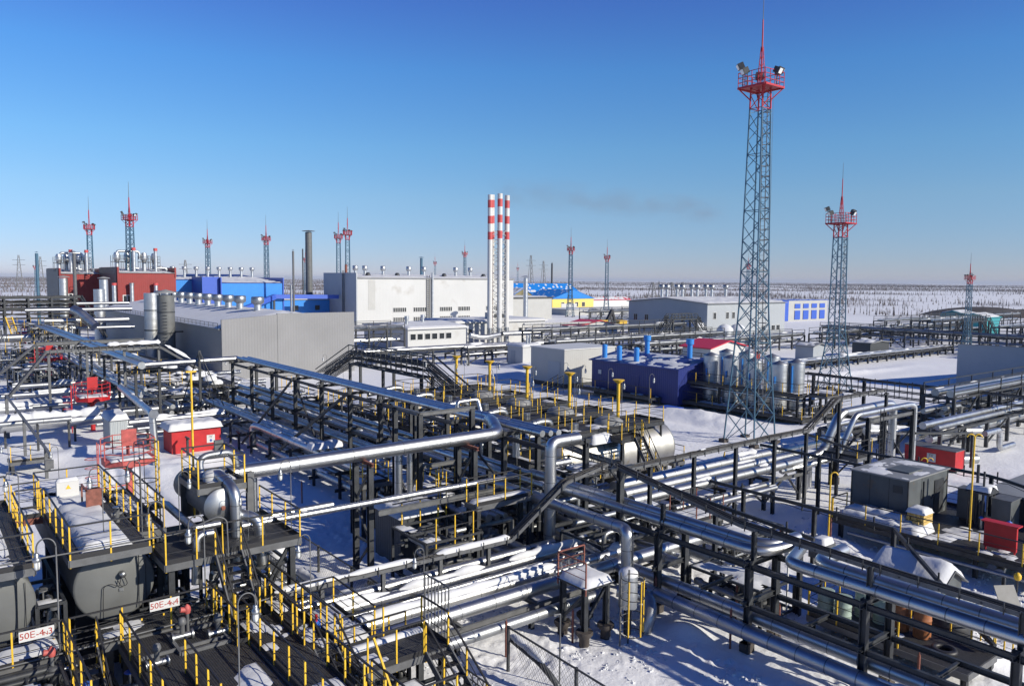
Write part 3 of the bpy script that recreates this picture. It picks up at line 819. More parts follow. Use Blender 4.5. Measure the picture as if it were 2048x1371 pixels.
for zz in (5.1, 5.9, 6.7, 7.45):
    cg.path([(lx - .42 - .42 * math.cos(a), ly + .42 * math.sin(a), zz) for a in np.linspace(math.pi * .99, -math.pi * .99, 15)], .02, 5, bend=.05, nb=1)
for a in (-1.2, 0, 1.2): cg.tube((lx - .42 - .42 * math.cos(a), ly + .42 * math.sin(a), 5.1), (lx - .42 - .42 * math.cos(a), ly + .42 * math.sin(a), 7.45), .014, 5)
P('hoops', cg, BLACK, lad)
one('junction_box', 'grey junction box mounted on the rail above the drum vessel', 'electrical box', MB().box(9.8, 10.15, 32.36, 32.5, upz + .75, upz + 1.25), GREY)
pipe('fat silver riser pipe bending down in front of the drum vessel', [(9.25, 31.0, 6.25), (9.4, 30.6, 6.35), (9.6, 29.3, 5.95), (9.6, 29.3, 3.1)], .21, step=1.5, bend=.5, seg=16)
pipe('silver pipe loop arching over the drum vessel', [(9.0, 31.3, 5.9), (9.0, 31.9, 6.85), (10.5, 32.2, 6.85), (10.75, 32.2, 5.4)], .14, m=ZINC, step=1.2, bend=.45)
pipe('stubby silver pipe crossing the vessel deck', [(7.9, 29.0, 4.9), (8.9, 29.0, 4.9)], .12)
pipe('silver elbow dropping through the vessel deck beside the drum', [(8.6, 28.7, 4.7), (7.95, 28.6, 4.75), (7.85, 28.5, 3.0)], .15, bend=.3)
pipe('silver elbow dropping through the right of the vessel deck', [(9.7, 29.6, 5.0), (10.35, 29.0, 4.85), (10.45, 28.9, 2.9)], .2, bend=.4)
pipe('pale insulated pipe dropping beside the vessel deck', [(10.4, 32.6, 5.9), (11.6, 33.0, 5.9), (11.6, 33.0, 1.0)], .15, bend=.3)
pipe('low grey suction pipe leaving the drum vessel to the left', [(8.1, 29.3, 4.75), (8.1, 33.5, 4.75), (7.7, 34.5, 4.4)], .16, m=ZINC)
gv = T('relief_valve', 'small green and red relief valve beside the drum riser', 'valve', (9.75, 29.9, VZ)); P('body', MB().tube((9.75, 29.9, VZ), (9.75, 29.9, 5.2), .05, 8), ZINC, gv); P('green_body', MB().lathe((9.75, 29.9, 5.2), [(.07, 0), (.1, .08), (.09, .3), (.04, .4)], 10), GREENV, gv); P('red_flange', MB().lathe((9.78, 29.75, 4.85), [(.14, 0), (.14, .04)], 12), RED, gv)
one('roof_frame_post', 'square grey steel post standing behind the vessel deck', 'post', MB().ibeam((10.6, 30.6, VZ), (10.6, 30.6, 6.3), .26), GREY)

# walkway from the vessel deck towards the camera
wk = platform('long_walkway', 'long grated walkway with yellow posts running down the middle foreground', 8.3, 9.6, 17.5, 25.8, SZ, rails=[[(8.33, 25.7, SZ), (8.33, 17.6, SZ)], [(9.57, 25.7, SZ), (9.57, 22.9, SZ)], [(9.57, 21.2, SZ), (9.57, 17.6, SZ)]], snow=.28, seed=27, step=1.1, legpos=[(8.45, 25.5), (9.45, 25.5), (8.45, 21), (9.45, 21)])
stairs('stairs', 'steep stairs from the vessel deck down to the long walkway', (8.3, 27.6, VZ), (8.3, 25.8, SZ), (1, 0, 0), .9)
wk2 = platform('long_walkway', 'parallel walkway edged with snow right of the long walkway', 9.75, 10.5, 22.6, 28.4, SZ - .15, rails=[[(10.47, 28.3, SZ - .15), (10.47, 23.2, SZ - .15)], [(9.78, 28.3, SZ - .15), (9.78, 24, SZ - .15)]], snow=.35, seed=35, legs=True)
stairs('stairs', 'yellow railed stairs dropping from the parallel walkway towards the bottom edge', (9.75, 22.6, SZ - .15), (9.75, 19.4, .4), (1, 0, 0), .72)
stairs('stairs', 'short steps between the littered deck and the sign number 3 walkway', (3.5, 26.5, SZ), (3.5, 23.6, .5), (1, 0, 0), .8)
wk4 = platform('long_walkway', 'snowy landing with clustered yellow posts left of the crossover gate', 10.6, 12.2, 18.0, 20.5, SZ - .9, rails=[[(10.63, 20.4, SZ - .9), (10.63, 18.1, SZ - .9), (12.17, 18.1, SZ - .9)]], snow=.6, seed=37, step=.8)
P('diagonal', MB().beam((10.65, 18.6, SZ - .9), (10.65, 20.3, SZ + .9), .06), YEL, wk4)
pipe('thin conduit running along the fronts of both tank platforms', [(-1.5, 28.0, PZ + .3), (7.2, 27.9, PZ + .3), (8.4, 27.6, PZ + .75), (8.7, 27.55, PZ + .6), (8.75, 27.55, PZ - 1.8)], .03, m=GREY, step=99, seg=6, bend=.25)
pipe('pale thin conduit along the feet of the sign walkway rails', [(-.6, 26.6, SZ + .1), (3.4, 26.6, SZ + .1), (3.6, 26.6, SZ + .1), (8.1, 26.6, SZ + .15), (10.8, 26.5, SZ + .3)], .03, m=GREY, step=99, seg=6, bend=.1)
cp = platform('crossover_platform', 'dark crossover platform with a snowy lip at bottom centre', 10.6, 13.6, 20.6, 22.4, SZ - .3, rails=[[(10.62, 20.63, SZ - .3), (12.6, 20.63, SZ - .3)], [(10.62, 22.37, SZ - .3), (13.57, 22.37, SZ - .3), (13.57, 20.7, SZ - .3)]], snow=0, legpos=[(10.8, 20.8), (13.4, 20.8), (13.4, 22.2), (10.8, 22.2)])
P('snow_cover', snow_patch(snow_patch(MB(), 10.7, 13.5, 21.95, 22.35, SZ - .295, .12, 1.3, 7, cell=.1, edge=.1), 10.7, 11.6, 20.8, 21.7, SZ - .295, .07, .5, 5), SNOW, cp)
P('gate_bars', MB().beam((13.62, 20.7, SZ + 1.6), (13.62, 22.3, SZ + 1.6), .05).beam((13.62, 20.7, SZ - .25), (13.62, 22.3, SZ - .25), .05), GREY, cp)
gb = MB()
for k in range(8): gb.beam((13.62, 20.75 + k * .21, SZ - .25), (13.62, 20.75 + k * .21, SZ + 1.6), .035)
P('gate_bars', gb, GREY, cp)
stairs('stairs', 'snowy stairs descending from the crossover platform at bottom centre', (12.65, 20.6, SZ - .3), (12.65, 17.4, .1), (1, 0, 0), .85)
cx = platform('pipe_crossing', 'small railed step-over above the snowy pipe bundle', 11.0, 12.3, 23.3, 26.6, 1.75, rails=[[(11.03, 26.57, 1.75), (12.27, 26.57, 1.75), (12.27, 23.3, 1.75)], [(11.03, 26.5, 1.75), (11.03, 23.4, 1.75)]], snow=.9, seed=19, legs=True, step=1.6)
bv = T('block_valve', 'blue snow-capped block valve beside the step-over', 'valve', (10.9, 24.9, .8)); P('body', MB().lathe((10.85, 24.9, .8), [(.14, 0), (.2, .3), (.2, .7), (.12, .9)], 14), BLUEV, bv); P('yoke', MB().box(10.7, 11.0, 24.86, 24.94, 1.7, 2.15), BLUEV, bv); P('red_spindle', MB().tube((10.85, 24.9, 2.1), (10.85, 24.9, 2.35), .05, 8), RED, bv)
lumps = MB()
for k in range(16):
    a = random.random() * 6.28; rr = random.random() ** .5
    cx_, cy_ = 11.55 + math.cos(a) * rr * .75, 24.2 + math.sin(a) * rr * 1.0; rad = .18 + .22 * random.random()
    lumps.lathe((cx_, cy_, 1.5), [(rad * 1.15, 0), (rad, rad * .5), (rad * .6, rad * .9), (0, rad * 1.05)], 9)
o = one('snow_heap', 'heap of blue-shadowed snow lying on the step-over', 'snow', lumps, SNOW); o['kind'] = 'stuff'

# crook lamps of the foreground
for px, py, z, h, rz, lb in ((120, 1300, SZ, 3.6, math.pi * .9, 'crook lamp between the two tanks in front of the sign walkway'),
        (42, 1085, PZ, 2.5, math.pi * .95, 'crook lamp on the platform of the scuffed tank'), (208, 1080, PZ, 2.6, math.pi, 'crook lamp at the right of the dial tank platform'),
        (285, 1075, PZ, 2.8, math.pi, 'crook lamp behind the dial tank platform'), (331, 1180, SZ, 3.4, math.pi * .95, 'crook lamp in front of the dial tank'),
        (412, 1225, SZ, 3.5, math.pi, 'crook lamp beside the vessel deck stairs'), (360, 1080, VZ, 2.6, 0, 'crook lamp at the left corner of the vessel deck'),
        (583, 1060, VZ, 2.8, math.pi, 'crook lamp at the right corner of the vessel deck'), (622, 1230, SZ, 2.9, math.pi, 'crook lamp in front of the picket fence'),
        (848, 1235, SZ, 2.5, math.pi, 'crook lamp beside the crossover gate'), (480, 1420, SZ, 3.2, 0, 'crook lamp cut off at the bottom edge'),
        (497, 1080, VZ, 1.9, math.pi, 'crook lamp against the drum vessel riser')):
    x, y = at(px, py, z); lamp(x, y, z, lb, rz, h / 3.26)

# ================================================================== racks and pipes of the main crossing
def picket(label, p, q, z0=.15, h=1.35, step=.14):
    th = T('picket_fence', label, 'fence', (p[0], p[1], 0)); p = Vector((*p, z0)); q = Vector((*q, z0)); L = (q - p).length; mb = MB(); up = Vector((0, 0, 1))
    P('rails', MB().beam(p + up * h, q + up * h, .04).beam(p + up * .1, q + up * .1, .04).beam(p + up * (h - .25), q + up * (h - .25), .03), STEEL, th)
    n = int(L / step)
    for i in range(n + 1):
        c = p + (q - p) * (i / n); mb.beam(c, c + up * (h - .03 if i % 2 else h - .28), .025)
    P('pickets', mb, STEEL, th)
    pb = MB()
    for i in range(int(L / 2.6) + 1):
        c = p + (q - p) * min(1, i * 2.6 / L); pb.beam(c - up * .4, c + up * (h + .06), .08)
    P('posts', pb, STEEL, th)
picket('dark picket fence in the snow behind the long walkway', (12.6, 34.2), (12.6, 24.6), .1, 1.4)
picket('dark picket fence under the crossover stairs', (13.9, 20.2), (13.9, 15.2), 0, 1.4)
def chain_fence(label, p, q, h=1.6):
    th = T('chain_link_fence', label, 'fence', (p[0], p[1], 0)); P_ = Vector((*p, 0)); Q = Vector((*q, 0)); L = (Q - P_).length; up = Vector((0, 0, 1)); n = int(L / 2.8)
    for i in range(n + 1):
        c = P_ + (Q - P_) * (i / n); P('fence_post', MB().beam(c - up * .4, c + up * (h + .05), .09), STEEL, th)
    P('top_rail', MB().beam(P_ + up * h, Q + up * h, .05), STEEL, th)
    mb = MB(); d = (Q - P_) / L; s = .17; k = 0.0
    while k < L:
        for sg in (1, -1):
            a = k if sg > 0 else k + h * .8; b = a + sg * h * .8
            if 0 <= b <= L and 0 <= a <= L: mb.beam(P_ + d * a + up * .05, P_ + d * b + up * h, .007)
        k += s
    P('mesh', mb, GREY, th)
chain_fence('chain-link fence crossing the blue shaded yard', (14.6, 40.0), (14.8, 26.8))
chain_fence('chain-link fence running off the bottom edge at centre', (16.6, 21.4), (16.4, 14.0))

# the main rack along Y
mr = T('pipe_rack', 'tall dark main pipe rack carrying three side by side pipes across the picture', 'pipe rack', (25.7, 50, 0))
YS = [28.4, 32.2, 36.7, 41.2, 45.7, 50.2, 55, 60, 65, 70, 75.2]
post_frames(mr, [24.6, 26.9], YS, 6.05, [6.0, 3.45, 2.0], .24)
lb_ = MB()
for x in (24.6, 26.9):
    lb_.ibeam((x, 28.2, 5.75), (x, 75.6, 5.75), .14, .2); lb_.ibeam((x, 28.2, 3.2), (x, 75.6, 3.2), .12, .18)
P('long_beam', lb_, STEEL, mr)
br = MB(); br.beam((24.5, 60, 6), (21.4, 63.5, .4), .16).beam((24.6, 55, .5), (24.6, 60, 5.6), .12).beam((24.6, 41.2, .6), (24.6, 45.7, 5.5), .12).beam((24.6, 32.2, 3.2), (24.6, 36.7, 5.6), .1)
br.beam((24.4, 50, 6), (21.2, 57, .4), .18)
P('brace', br, STEEL, mr)
for i, x in enumerate((25.2, 25.76, 26.3)):
    pipe(('left', 'middle', 'right')[i] + ' of the three blue-gleaming pipes on top of the main rack', [(x, 29.8, 6.25 - .04 * i), (x, 75.6, 6.25 - .04 * i)], .175 - .02 * (i == 1), seg=14, group='top pipes of the main rack')
pipe('fat bright pipe spanning from the drum vessel to the main rack', [(9.9, 32.2, 5.9), (24.2, 32.2, 6.0), (24.9, 33.6, 6.3), (25.25, 34.4, 6.3)], .33, step=2.6, bend=.5, seg=20)
pipe('silver riser turning down from the main rack end at picture centre', [(26.3, 28.35, 6.15), (24.5, 28.35, 6.15), (24.5, 28.35, 1.2)], .29, step=1.3, bend=.45, seg=18)
pipe('short stub pipe poking from the silver riser', [(24.6, 28.5, 5.0), (25.9, 28.5, 5.0)], .17, bend=.1)
pipe('small expansion loop hooped over the three top pipes', [(25.25, 37.6, 6.3), (25.25, 37.6, 6.85), (26.7, 37.6, 6.9), (26.7, 37.2, 6.1)], .12, bend=.2)
pipe('bend dropping from the three top pipes beside the bright span', [(25.7, 36.2, 6.35), (25.7, 34.5, 6.35), (26.5, 33.6, 6.1), (26.5, 33.6, 4.2)], .2, bend=.5)
for i, (x, z, r, sn, y0, y1) in enumerate(((25.15, 3.62, .17, .25, 29.5, 75), (25.7, 3.62, .2, .3, 17.5, 75), (26.3, 3.6, .15, .35, 29, 75))):
    if i != 1: pipe(('near', '', 'far')[i] + ' pipe on the middle tier of the main rack', [(x, y0, z), (x, y1, z)], r, snow=sn, seed=60 + i, group='middle tier pipes of the main rack')
for i, (x, z, r, sn, y0, y1) in enumerate(((22.1, 2.05, .27, .32, 32.0, 61.5), (22.75, 2.05, .2, .38, 31.0, 78), (23.3, 2.0, .16, .5, 31.0, 78), (23.8, 2.0, .14, .3, 31, 78), (25.3, 2.1, .2, .35, 31, 78), (25.95, 2.1, .17, .3, 31, 78), (27.4, 2.1, .22, .25, 30.5, 82), (28.1, 2.1, .18, .3, 30.5, 82), (28.7, 2.1, .14, .35, 30.5, 82))):
    lab = ('fattest low pipe with snow on the camera side of the main rack', 'second low snowy pipe left of the main rack', 'third low snowy pipe left of the main rack', 'thin low pipe nearest the left posts of the main rack', 'left snowy pipe between the posts of the main rack', 'right snowy pipe between the posts of the main rack', 'first low pipe right of the main rack', 'second low pipe right of the main rack', 'thin outer low pipe right of the main rack')[i]
    pts = [(x, y0, z), (x, y1, z)]
    if i == 0: pts = [(x, y0, z), (x, y1, z), (x - .2, y1 + .8, z), (x - .2, y1 + .9, .3)]
    pipe(lab, pts, r, snow=sn, seed=70 + i, group='low pipes along the main rack', bend=.5)
for i, (x, z, r, y1) in enumerate(((21.6, .95, .25, 60), (22.6, .9, .2, 77), (23.5, .95, .16, 77), (25.5, .95, .2, 77), (26.4, .95, .16, 77))):
    pipe(('fat', 'second', 'third', 'fourth', 'fifth')[i] + ' bottom pipe near the ground under the main rack', [(x, 31.5, z), (x, y1, z)], r, m=ZINC, snow=.2, seed=90 + i, group='bottom pipes under the main rack')
low = T('pipe_sleepers', 'row of low dark trestles holding the snowy pipes left of the main rack', 'pipe rack', (22.7, 50, 0))
post_frames(low, [21.3, 23.9], [33, 37, 41, 45, 49, 53, 57, 61, 66, 71, 76], 1.85, [1.8, .72], .16, pile=False)
low2 = T('pipe_sleepers', 'row of low dark trestles right of the main rack', 'pipe rack', (28, 55, 0))
post_frames(low2, [27.2, 29.1], [31, 37, 43, 49, 55, 61, 67, 73, 79], 1.9, [1.88], .16, pile=False)
for k, (x, y) in enumerate(((22.6, 44), (23.0, 39), (22.5, 50), (24.4, 42.5))):
    w = MB(); snow_patch(w, x - 1.1, x + 1.3, y - .5, y + .6, 2.35, .45, 1.0, 100 + k, cell=.12, edge=.4)
    if w.f: o = one('snow_heap', ('lumpy snow bridging the low pipes below the brace', 'snow lump nearest the bright span on the low pipes', 'snow lump further up the low pipes', 'snow clot against the main rack posts')[k], 'snow', w, SNOW); o['kind'] = 'stuff'
pipe('twin short pipe crossing the low snowy pipes', [(21.0, 44.6, 2.5), (23.6, 44.6, 2.5)], .12, snow=.6, seed=4)
pipe('upper of the short pipes crossing the low snowy pipes', [(21.0, 45.1, 2.55), (23.6, 45.1, 2.55)], .12, snow=.7, seed=6)

# frames under the bright span
for i, x in enumerate((16.4, 22.2)):
    th = T('lattice_trestle', ('left trellis frame standing under the bright span', 'right trellis frame standing under the bright span')[i], 'steel frame', (x, 32.2, 0), 'trellis frames under the bright span')
    for y in (31.5, 32.95): P('post', MB().ibeam((x, y, -.2), (x, y, 5.55), .24), STEEL, th)
    P('cap_beam', MB().ibeam((x, 31.2, 5.6), (x, 33.3, 5.6), .14, .16), RUST, th)
    b = MB(); up_ = [(.4, 1.9), (1.9, 3.6), (3.6, 5.4)]
    for k, (za, zb) in enumerate(up_): b.beam((x, 31.5, za if k % 2 else zb), (x, 32.95, zb if k % 2 else za), .09); b.beam((x, 31.5, zb), (x, 32.95, zb), .09)
    P('lacing', b, STEEL, th)
pf = T('portal', 'dark portal frame of grey beams behind the bright span', 'steel frame', (22, 36, 0))
for x, y in ((20.9, 34.6), (20.9, 37.2), (24.2, 34.6), (22.2, 37.2)): P('post', MB().ibeam((x, y, -.2), (x, y, 7.0), .24), STEEL, pf)
P('top_beam', MB().ibeam((20.9, 34.6, 7.0), (24.4, 34.6, 7.0), .16, .22).ibeam((20.9, 34.6, 7.0), (20.9, 37.3, 7.0), .16, .2).ibeam((20.9, 34.6, 4.2), (24.4, 34.6, 4.2), .14, .2), GREY, pf)
P('brace', MB().beam((20.9, 34.7, .5), (20.9, 37.1, 4), .1).beam((20.9, 37.1, .5), (20.9, 34.7, 4), .1), STEEL, pf)
pipe('slim bright pipe running below and parallel to the bright span', [(9.8, 30.4, 4.2), (24.0, 30.4, 4.15)], .14, step=2.4, snow=.22, seed=21)
one('support_beam', 'long pale grey beam under the slim bright pipe', 'beam', MB().ibeam((16.5, 30.9, 3.45), (23.4, 30.9, 3.45), .14, .26), GREY)
pipe('shaded pipe with bright tips below the bright span', [(8.0, 36.4, 2.5), (16.8, 36.4, 2.5)], .2, snow=.25, seed=8)
yst = T('pipe_stand', 'Y-shaped stand under the shaded pipe', 'pipe support', (12.2, 36.4, 0)); P('post', MB().beam((12.2, 36.4, -.2), (12.2, 36.4, 2.25), .16), STEEL, yst); P('arms', MB().beam((12.2, 36.4, 1.5), (11.8, 36.4, 2.3), .1).beam((12.2, 36.4, 1.5), (12.6, 36.4, 2.3), .1).beam((11.6, 36.4, 2.28), (12.8, 36.4, 2.28), .1), STEEL, yst)
pipe('down pipe pair dropping left of the portal frame, left one', [(20.0, 34.2, 5.6), (19.4, 34.2, 5.6), (19.4, 34.2, 2.4)], .2, bend=.3)
pipe('down pipe pair dropping left of the portal frame, right one', [(20.9, 34.0, 5.6), (19.95, 34.0, 5.5), (19.95, 34.0, 2.2)], .15, bend=.25)
def kiosk(name, label, x0, x1, y0, y1, z0, z1, m, snowh=.35, seed=1, cat='cabinet'):
    th = T(name, label, cat, ((x0 + x1) / 2, (y0 + y1) / 2, z0)); P('body', MB().box(x0, x1, y0, y1, z0, z1), m, th); P('roof', MB().box(x0 - .08, x1 + .08, y0 - .08, y1 + .08, z1, z1 + .08), GREY, th)
    s = snow_patch(MB(), x0 - .15, x1 + .15, y0 - .15, y1 + .15, z1 + .083, snowh, 1.25, seed, edge=.3); P('snow_cover', s, SNOW, th)
    return th
CORR = mat('dark_corrugated_sheet', (.06, .065, .07), .5, ribs=('h', .22), ribdepth=.6)
GCORR = mat('zinc_corrugated_sheet', (.42, .45, .46), .45, metal=.5, ribs=('h', .25), ribdepth=.8)
kiosk('corrugated_cabin', 'dark corrugated cabin with snow cap under the portal frame', 18.6, 20.9, 32.6, 35.2, -.2, 2.3, CORR, .4, 5, 'cabin')
dg = T('caged_ladder', 'yellow railed ladder against the corrugated cabin', 'ladder', (20.6, 31.6, 0))
m_ = MB()
for xx in (20.2, 20.65): m_.tube((xx, 31.7, 0), (xx, 31.7, 4.6), .03, 6)
P('stiles', m_, YEL, dg); m_ = MB()
for k in range(14): m_.tube((20.2, 31.7, .3 + k * .3), (20.65, 31.7, .3 + k * .3), .014, 5)
P('rungs', m_, BLACK, dg)
# clutter deck between the portal frame and the riser
cd1 = platform('valve_platform', 'snowy valve platform with yellow posts left of the silver riser', 20.6, 24.0, 29.0, 30.0, 3.5, rails=[[(20.65, 29.05, 3.5), (23.9, 29.05, 3.5)], [(20.65, 29.95, 3.5), (23.9, 29.95, 3.5)]], snow=1.0, seed=51)
cd2 = platform('valve_platform', 'lower valve platform with tall yellow posts under the bright span end', 21.2, 23.8, 35.5, 39.5, 2.6, rails=[[(21.25, 35.55, 2.6), (23.75, 35.55, 2.6), (23.75, 39.4, 2.6)]], snow=.7, seed=52)
cd3 = platform('valve_platform', 'small valve platform poking up behind the bright span', 18.9, 20.6, 37.2, 38.8, 3.0, rails=[[(18.95, 37.25, 3.0), (20.5, 37.25, 3.0), (20.5, 38.7, 3.0), (18.95, 38.7, 3.0)]], snow=.6, seed=53)
for i, (x, y, z, lb) in enumerate(((22, 30.8, .9, 'valve row in the dark below the silver riser'), (23.2, 27.2, .8, 'valve row beside the cable ramp'), (21.6, 33.6, .6, 'valve row beneath the portal frame'), (28.6, 27.0, .9, 'valve row right of the silver riser'), (30.4, 27.4, .9, 'outer valve row right of the silver riser'))):
    valve_set(lb, x, y, z, STEEL, 3)
for i, (p, q, r, lb) in enumerate((((21.0, 31.4, 1.6), (24.2, 31.4, 1.6), .14, 'cross pipe in the shadow under the bright span'), ((21.0, 33.8, 1.3), (26.0, 33.8, 1.3), .16, 'cross pipe under the portal frame'), ((23.9, 29.4, 2.7), (27.0, 29.4, 2.7), .15, 'cross pipe behind the silver riser'), ((24.9, 27.0, 2.4), (27.9, 27.0, 2.4), .13, 'cross pipe with a bend right of the riser'))):
    pipe(lb, [p, q, (q[0] + .3, q[1], q[2]), (q[0] + .3, q[1], .2)], r, m=ZINC, bend=.25)
# the front rack (continuing towards the camera)
fr = T('pipe_rack', 'front pipe rack striding over the snow from centre to the right edge', 'pipe rack', (25.5, 14, 0))
post_frames(fr, [24.75, 26.5], [21.6, 17.1, 12.6, 8.1, 3.6], 3.55, [3.5, 2.0], .24, gz0=0)
for y in (21.6, 17.1, 12.6, 8.1): P('cable_mast', MB().ibeam((25.0, y, 3.5), (25.0, y, 4.6), .16), STEEL, fr)
l2 = MB()
for x in (24.75, 26.5): l2.ibeam((x, 24.4, 3.3), (x, 2, 3.3), .14, .2); l2.ibeam((x, 17.1, 1.75), (x, 2, 1.75), .13, .2)
for y in (19.3, 14.8, 10.3): l2.ibeam((24.75, y, 1.75), (26.5, y, 1.75), .1, .14)
P('long_beam', l2, STEEL, fr)
P('post', MB().ibeam((25.6, 24.7, -.2), (25.6, 24.7, 5.5), .26), STEEL, fr)
P('post_bracket', MB().beam((24.9, 24.7, 5.45), (26.4, 24.7, 5.45), .2, .12).beam((25.0, 24.7, 5.4), (25.6, 24.7, 4.7), .1).beam((26.3, 24.7, 5.4), (25.6, 24.7, 4.7), .1), STEEL, fr)
pipe('upper left pipe on the front rack ending in a mitred elbow', [(25.9, 31.5, 3.8), (25.9, 17.7, 3.8), (26.4, 17.1, 3.8), (27.9, 17.1, 3.8)], .23, seg=16, bend=.45)
pipe('upper right pipe on the front rack beside the cable tray', [(25.15, 29.0, 3.78), (25.15, 17.6, 3.78), (25.5, 16.9, 3.78), (27.5, 16.6, 3.78)], .21, seg=16, bend=.45)
pipe('thin pipe squeezed between the two front rack pipes', [(25.55, 29, 3.7), (25.55, 17.5, 3.7)], .08)
pipe('pipe restarting beyond the elbows on the front rack, left one', [(26.9, 16.3, 3.78), (25.2, 15.7, 3.78), (25.1, 15.2, 3.78), (25.1, 1.5, 3.78)], .22, seg=16, bend=.5)
pipe('pipe restarting beyond the elbows on the front rack, right one', [(28.0, 15.2, 3.78), (26.2, 15.1, 3.78), (25.95, 14.6, 3.78), (25.95, 1.5, 3.78)], .26, seg=16, bend=.5)
pipe('fat pipe running left of the front rack and diving at a bend', [(24.1, 32.0, 3.35), (24.1, 23.0, 3.35), (23.9, 22.6, 3.3), (23.9, 22.55, 1.2)], .27, seg=16, bend=.45)
pipe('pipe feeding the bottom of the diving bend', [(25.6, 29.0, 1.45), (24.2, 23.0, 1.45), (23.9, 22.5, 1.25)], .2, seg=12, bend=.3)
pipe('upper of the big low pipes below the front rack', [(25.1, 23.5, 1.25), (25.3, 1.5, 1.2)], .26, seg=18, snow=.12, seed=33)
pipe('lower of the big low pipes below the front rack', [(24.3, 22.0, .95), (24.45, 1.5, .95)], .29, seg=18, snow=.14, seed=37)
fl = T('capped_header', 'short fat header with a round cap beside the small tower', 'pipe', (23.5, 21, .5)); P('body', MB().tube((22.7, 22.0, 1.25), (23.6, 21.0, 1.1), .23, 18), CLAD, fl); P('cap', MB().tube((23.6, 21.0, 1.1), (23.68, 20.9, 1.09), .27, 20), ZINC, fl)
pipe('mitred sweeping duct bend next to the capped header', [(23.2, 22.2, 1.3), (23.5, 20.9, 1.1), (23.0, 20.4, .7), (22.8, 20.5, .1)], .27, m=ZINC, bend=.7, step=.25, seg=16)

# cable trays of the crossing
tray('snow-topped cable tray over the foreground pipes that climbs to the tray node', [(10.2, 26.9, 2.45), (20.8, 26.6, 2.5), (23.2, 25.7, 4.9), (25.4, 25.3, 5.5)], (0, 1, 0), .4, snow=.95, seed=2, cables=6)
tray('cable tray descending onto the front rack and off to the right', [(25.4, 25.0, 5.5), (25.3, 18.0, 4.55), (25.1, 12.6, 4.5), (24.9, 1.5, 4.5)], (1, 0, 0), .45, cables=6)
tray('long cable tray climbing behind the big tank towards the gate frame', [(26.2, 26.3, 4.7), (44.4, 26.6, 4.75), (48.0, 26.8, 6.35), (54.6, 27.0, 6.4)], (0, 1, 0), .5, cables=6, snow=.08)
tray('cable tray that goes on from the main rack towards the big tank', [(25.8, 25.3, 5.45), (28.6, 30.2, 4.6), (31.3, 39.0, 4.3), (31.5, 56.0, 4.3)], (1, 0, 0), .5, cables=5)
for i, x in enumerate((30, 33.5, 37.2, 41, 44.4, 48.2, 54.4)):
    one('tray_post', 'slim post number %s from the left under the long cable tray' % ('one two three four five six seven'.split()[i]), 'post', MB().ibeam((x, 26.85, -.2), (x, 26.85, 4.65 if i < 5 else 6.3), .18).beam((x - .3, 26.85, 4.6 if i < 5 else 6.2), (x + .3, 26.85, 4.6 if i < 5 else 6.2), .1), STEEL, 'posts under the long cable tray')
for i, x in enumerate((12.0, 14.6, 17.3, 19.8)):
    one('tray_post', 'short stub post under the snowy cable tray, %s from the left' % ('first', 'second', 'third', 'fourth')[i], 'post', MB().ibeam((x, 27.0, -.2), (x, 27.0, 2.4), .15), GREY, 'stub posts under the snowy cable tray')

# the B-direction pipe bundle at lower centre
bund = [(27.5, 1.5, .21, 10.5, 24, .05, 'bright back pipe of the foreground bundle'), (26.6, 1.45, .2, 12.0, 25.5, .98, 'pipe under a thick unbroken snow roll in the foreground bundle'),
        (26.05, 1.35, .09, 10.6, 25, 0, 'thin tube next to the thick snow roll'), (25.7, 1.35, .09, 10.6, 25, 0, 'second thin tube beside the snow roll'),
        (24.75, 1.5, .25, 12.2, 26.2, .82, 'snow-backed pipe in the middle of the foreground bundle'), (23.7, 1.5, .29, 12.0, 32.0, .3, 'widest bright pipe at the front of the foreground bundle')]
for i, (y, z, r, x0, x1, sn, lb) in enumerate(bund):
    pipe(lb, [(x0, y, z), (x1, y, z)], r, snow=sn, seed=111 + i, group='pipes of the foreground bundle', seg=16, step=1.6, thick=r * (1.15 if sn > .9 else .8))
pipe('low weathered grey pipe in front of the foreground bundle', [(13.6, 22.7, .95), (22.6, 22.7, .95)], .22, m=ZINC, seg=14, step=1.5)
pipe('thin pipe left of the bundle dropping to the valve', [(10.4, 25.4, 1.4), (11.8, 25.4, 1.4)], .14)
bs = T('bundle_supports', 'dark trestles under the foreground pipe bundle', 'pipe support', (18, 25, 0))
for x in (13.2, 15.8, 19.4, 22.8):
    P('cross_beam', MB().ibeam((x, 23.2, 1.12), (x, 27.9, 1.12), .14, .18), GREY, bs)
    for y in (23.5, 27.6): P('leg', MB().ibeam((x, y, -.2), (x, y, 1.05), .18), STEEL, bs)
P('side_beam', MB().ibeam((12.4, 23.25, 1.0), (22.5, 23.25, 1.0), .1, .25), GREY, bs)

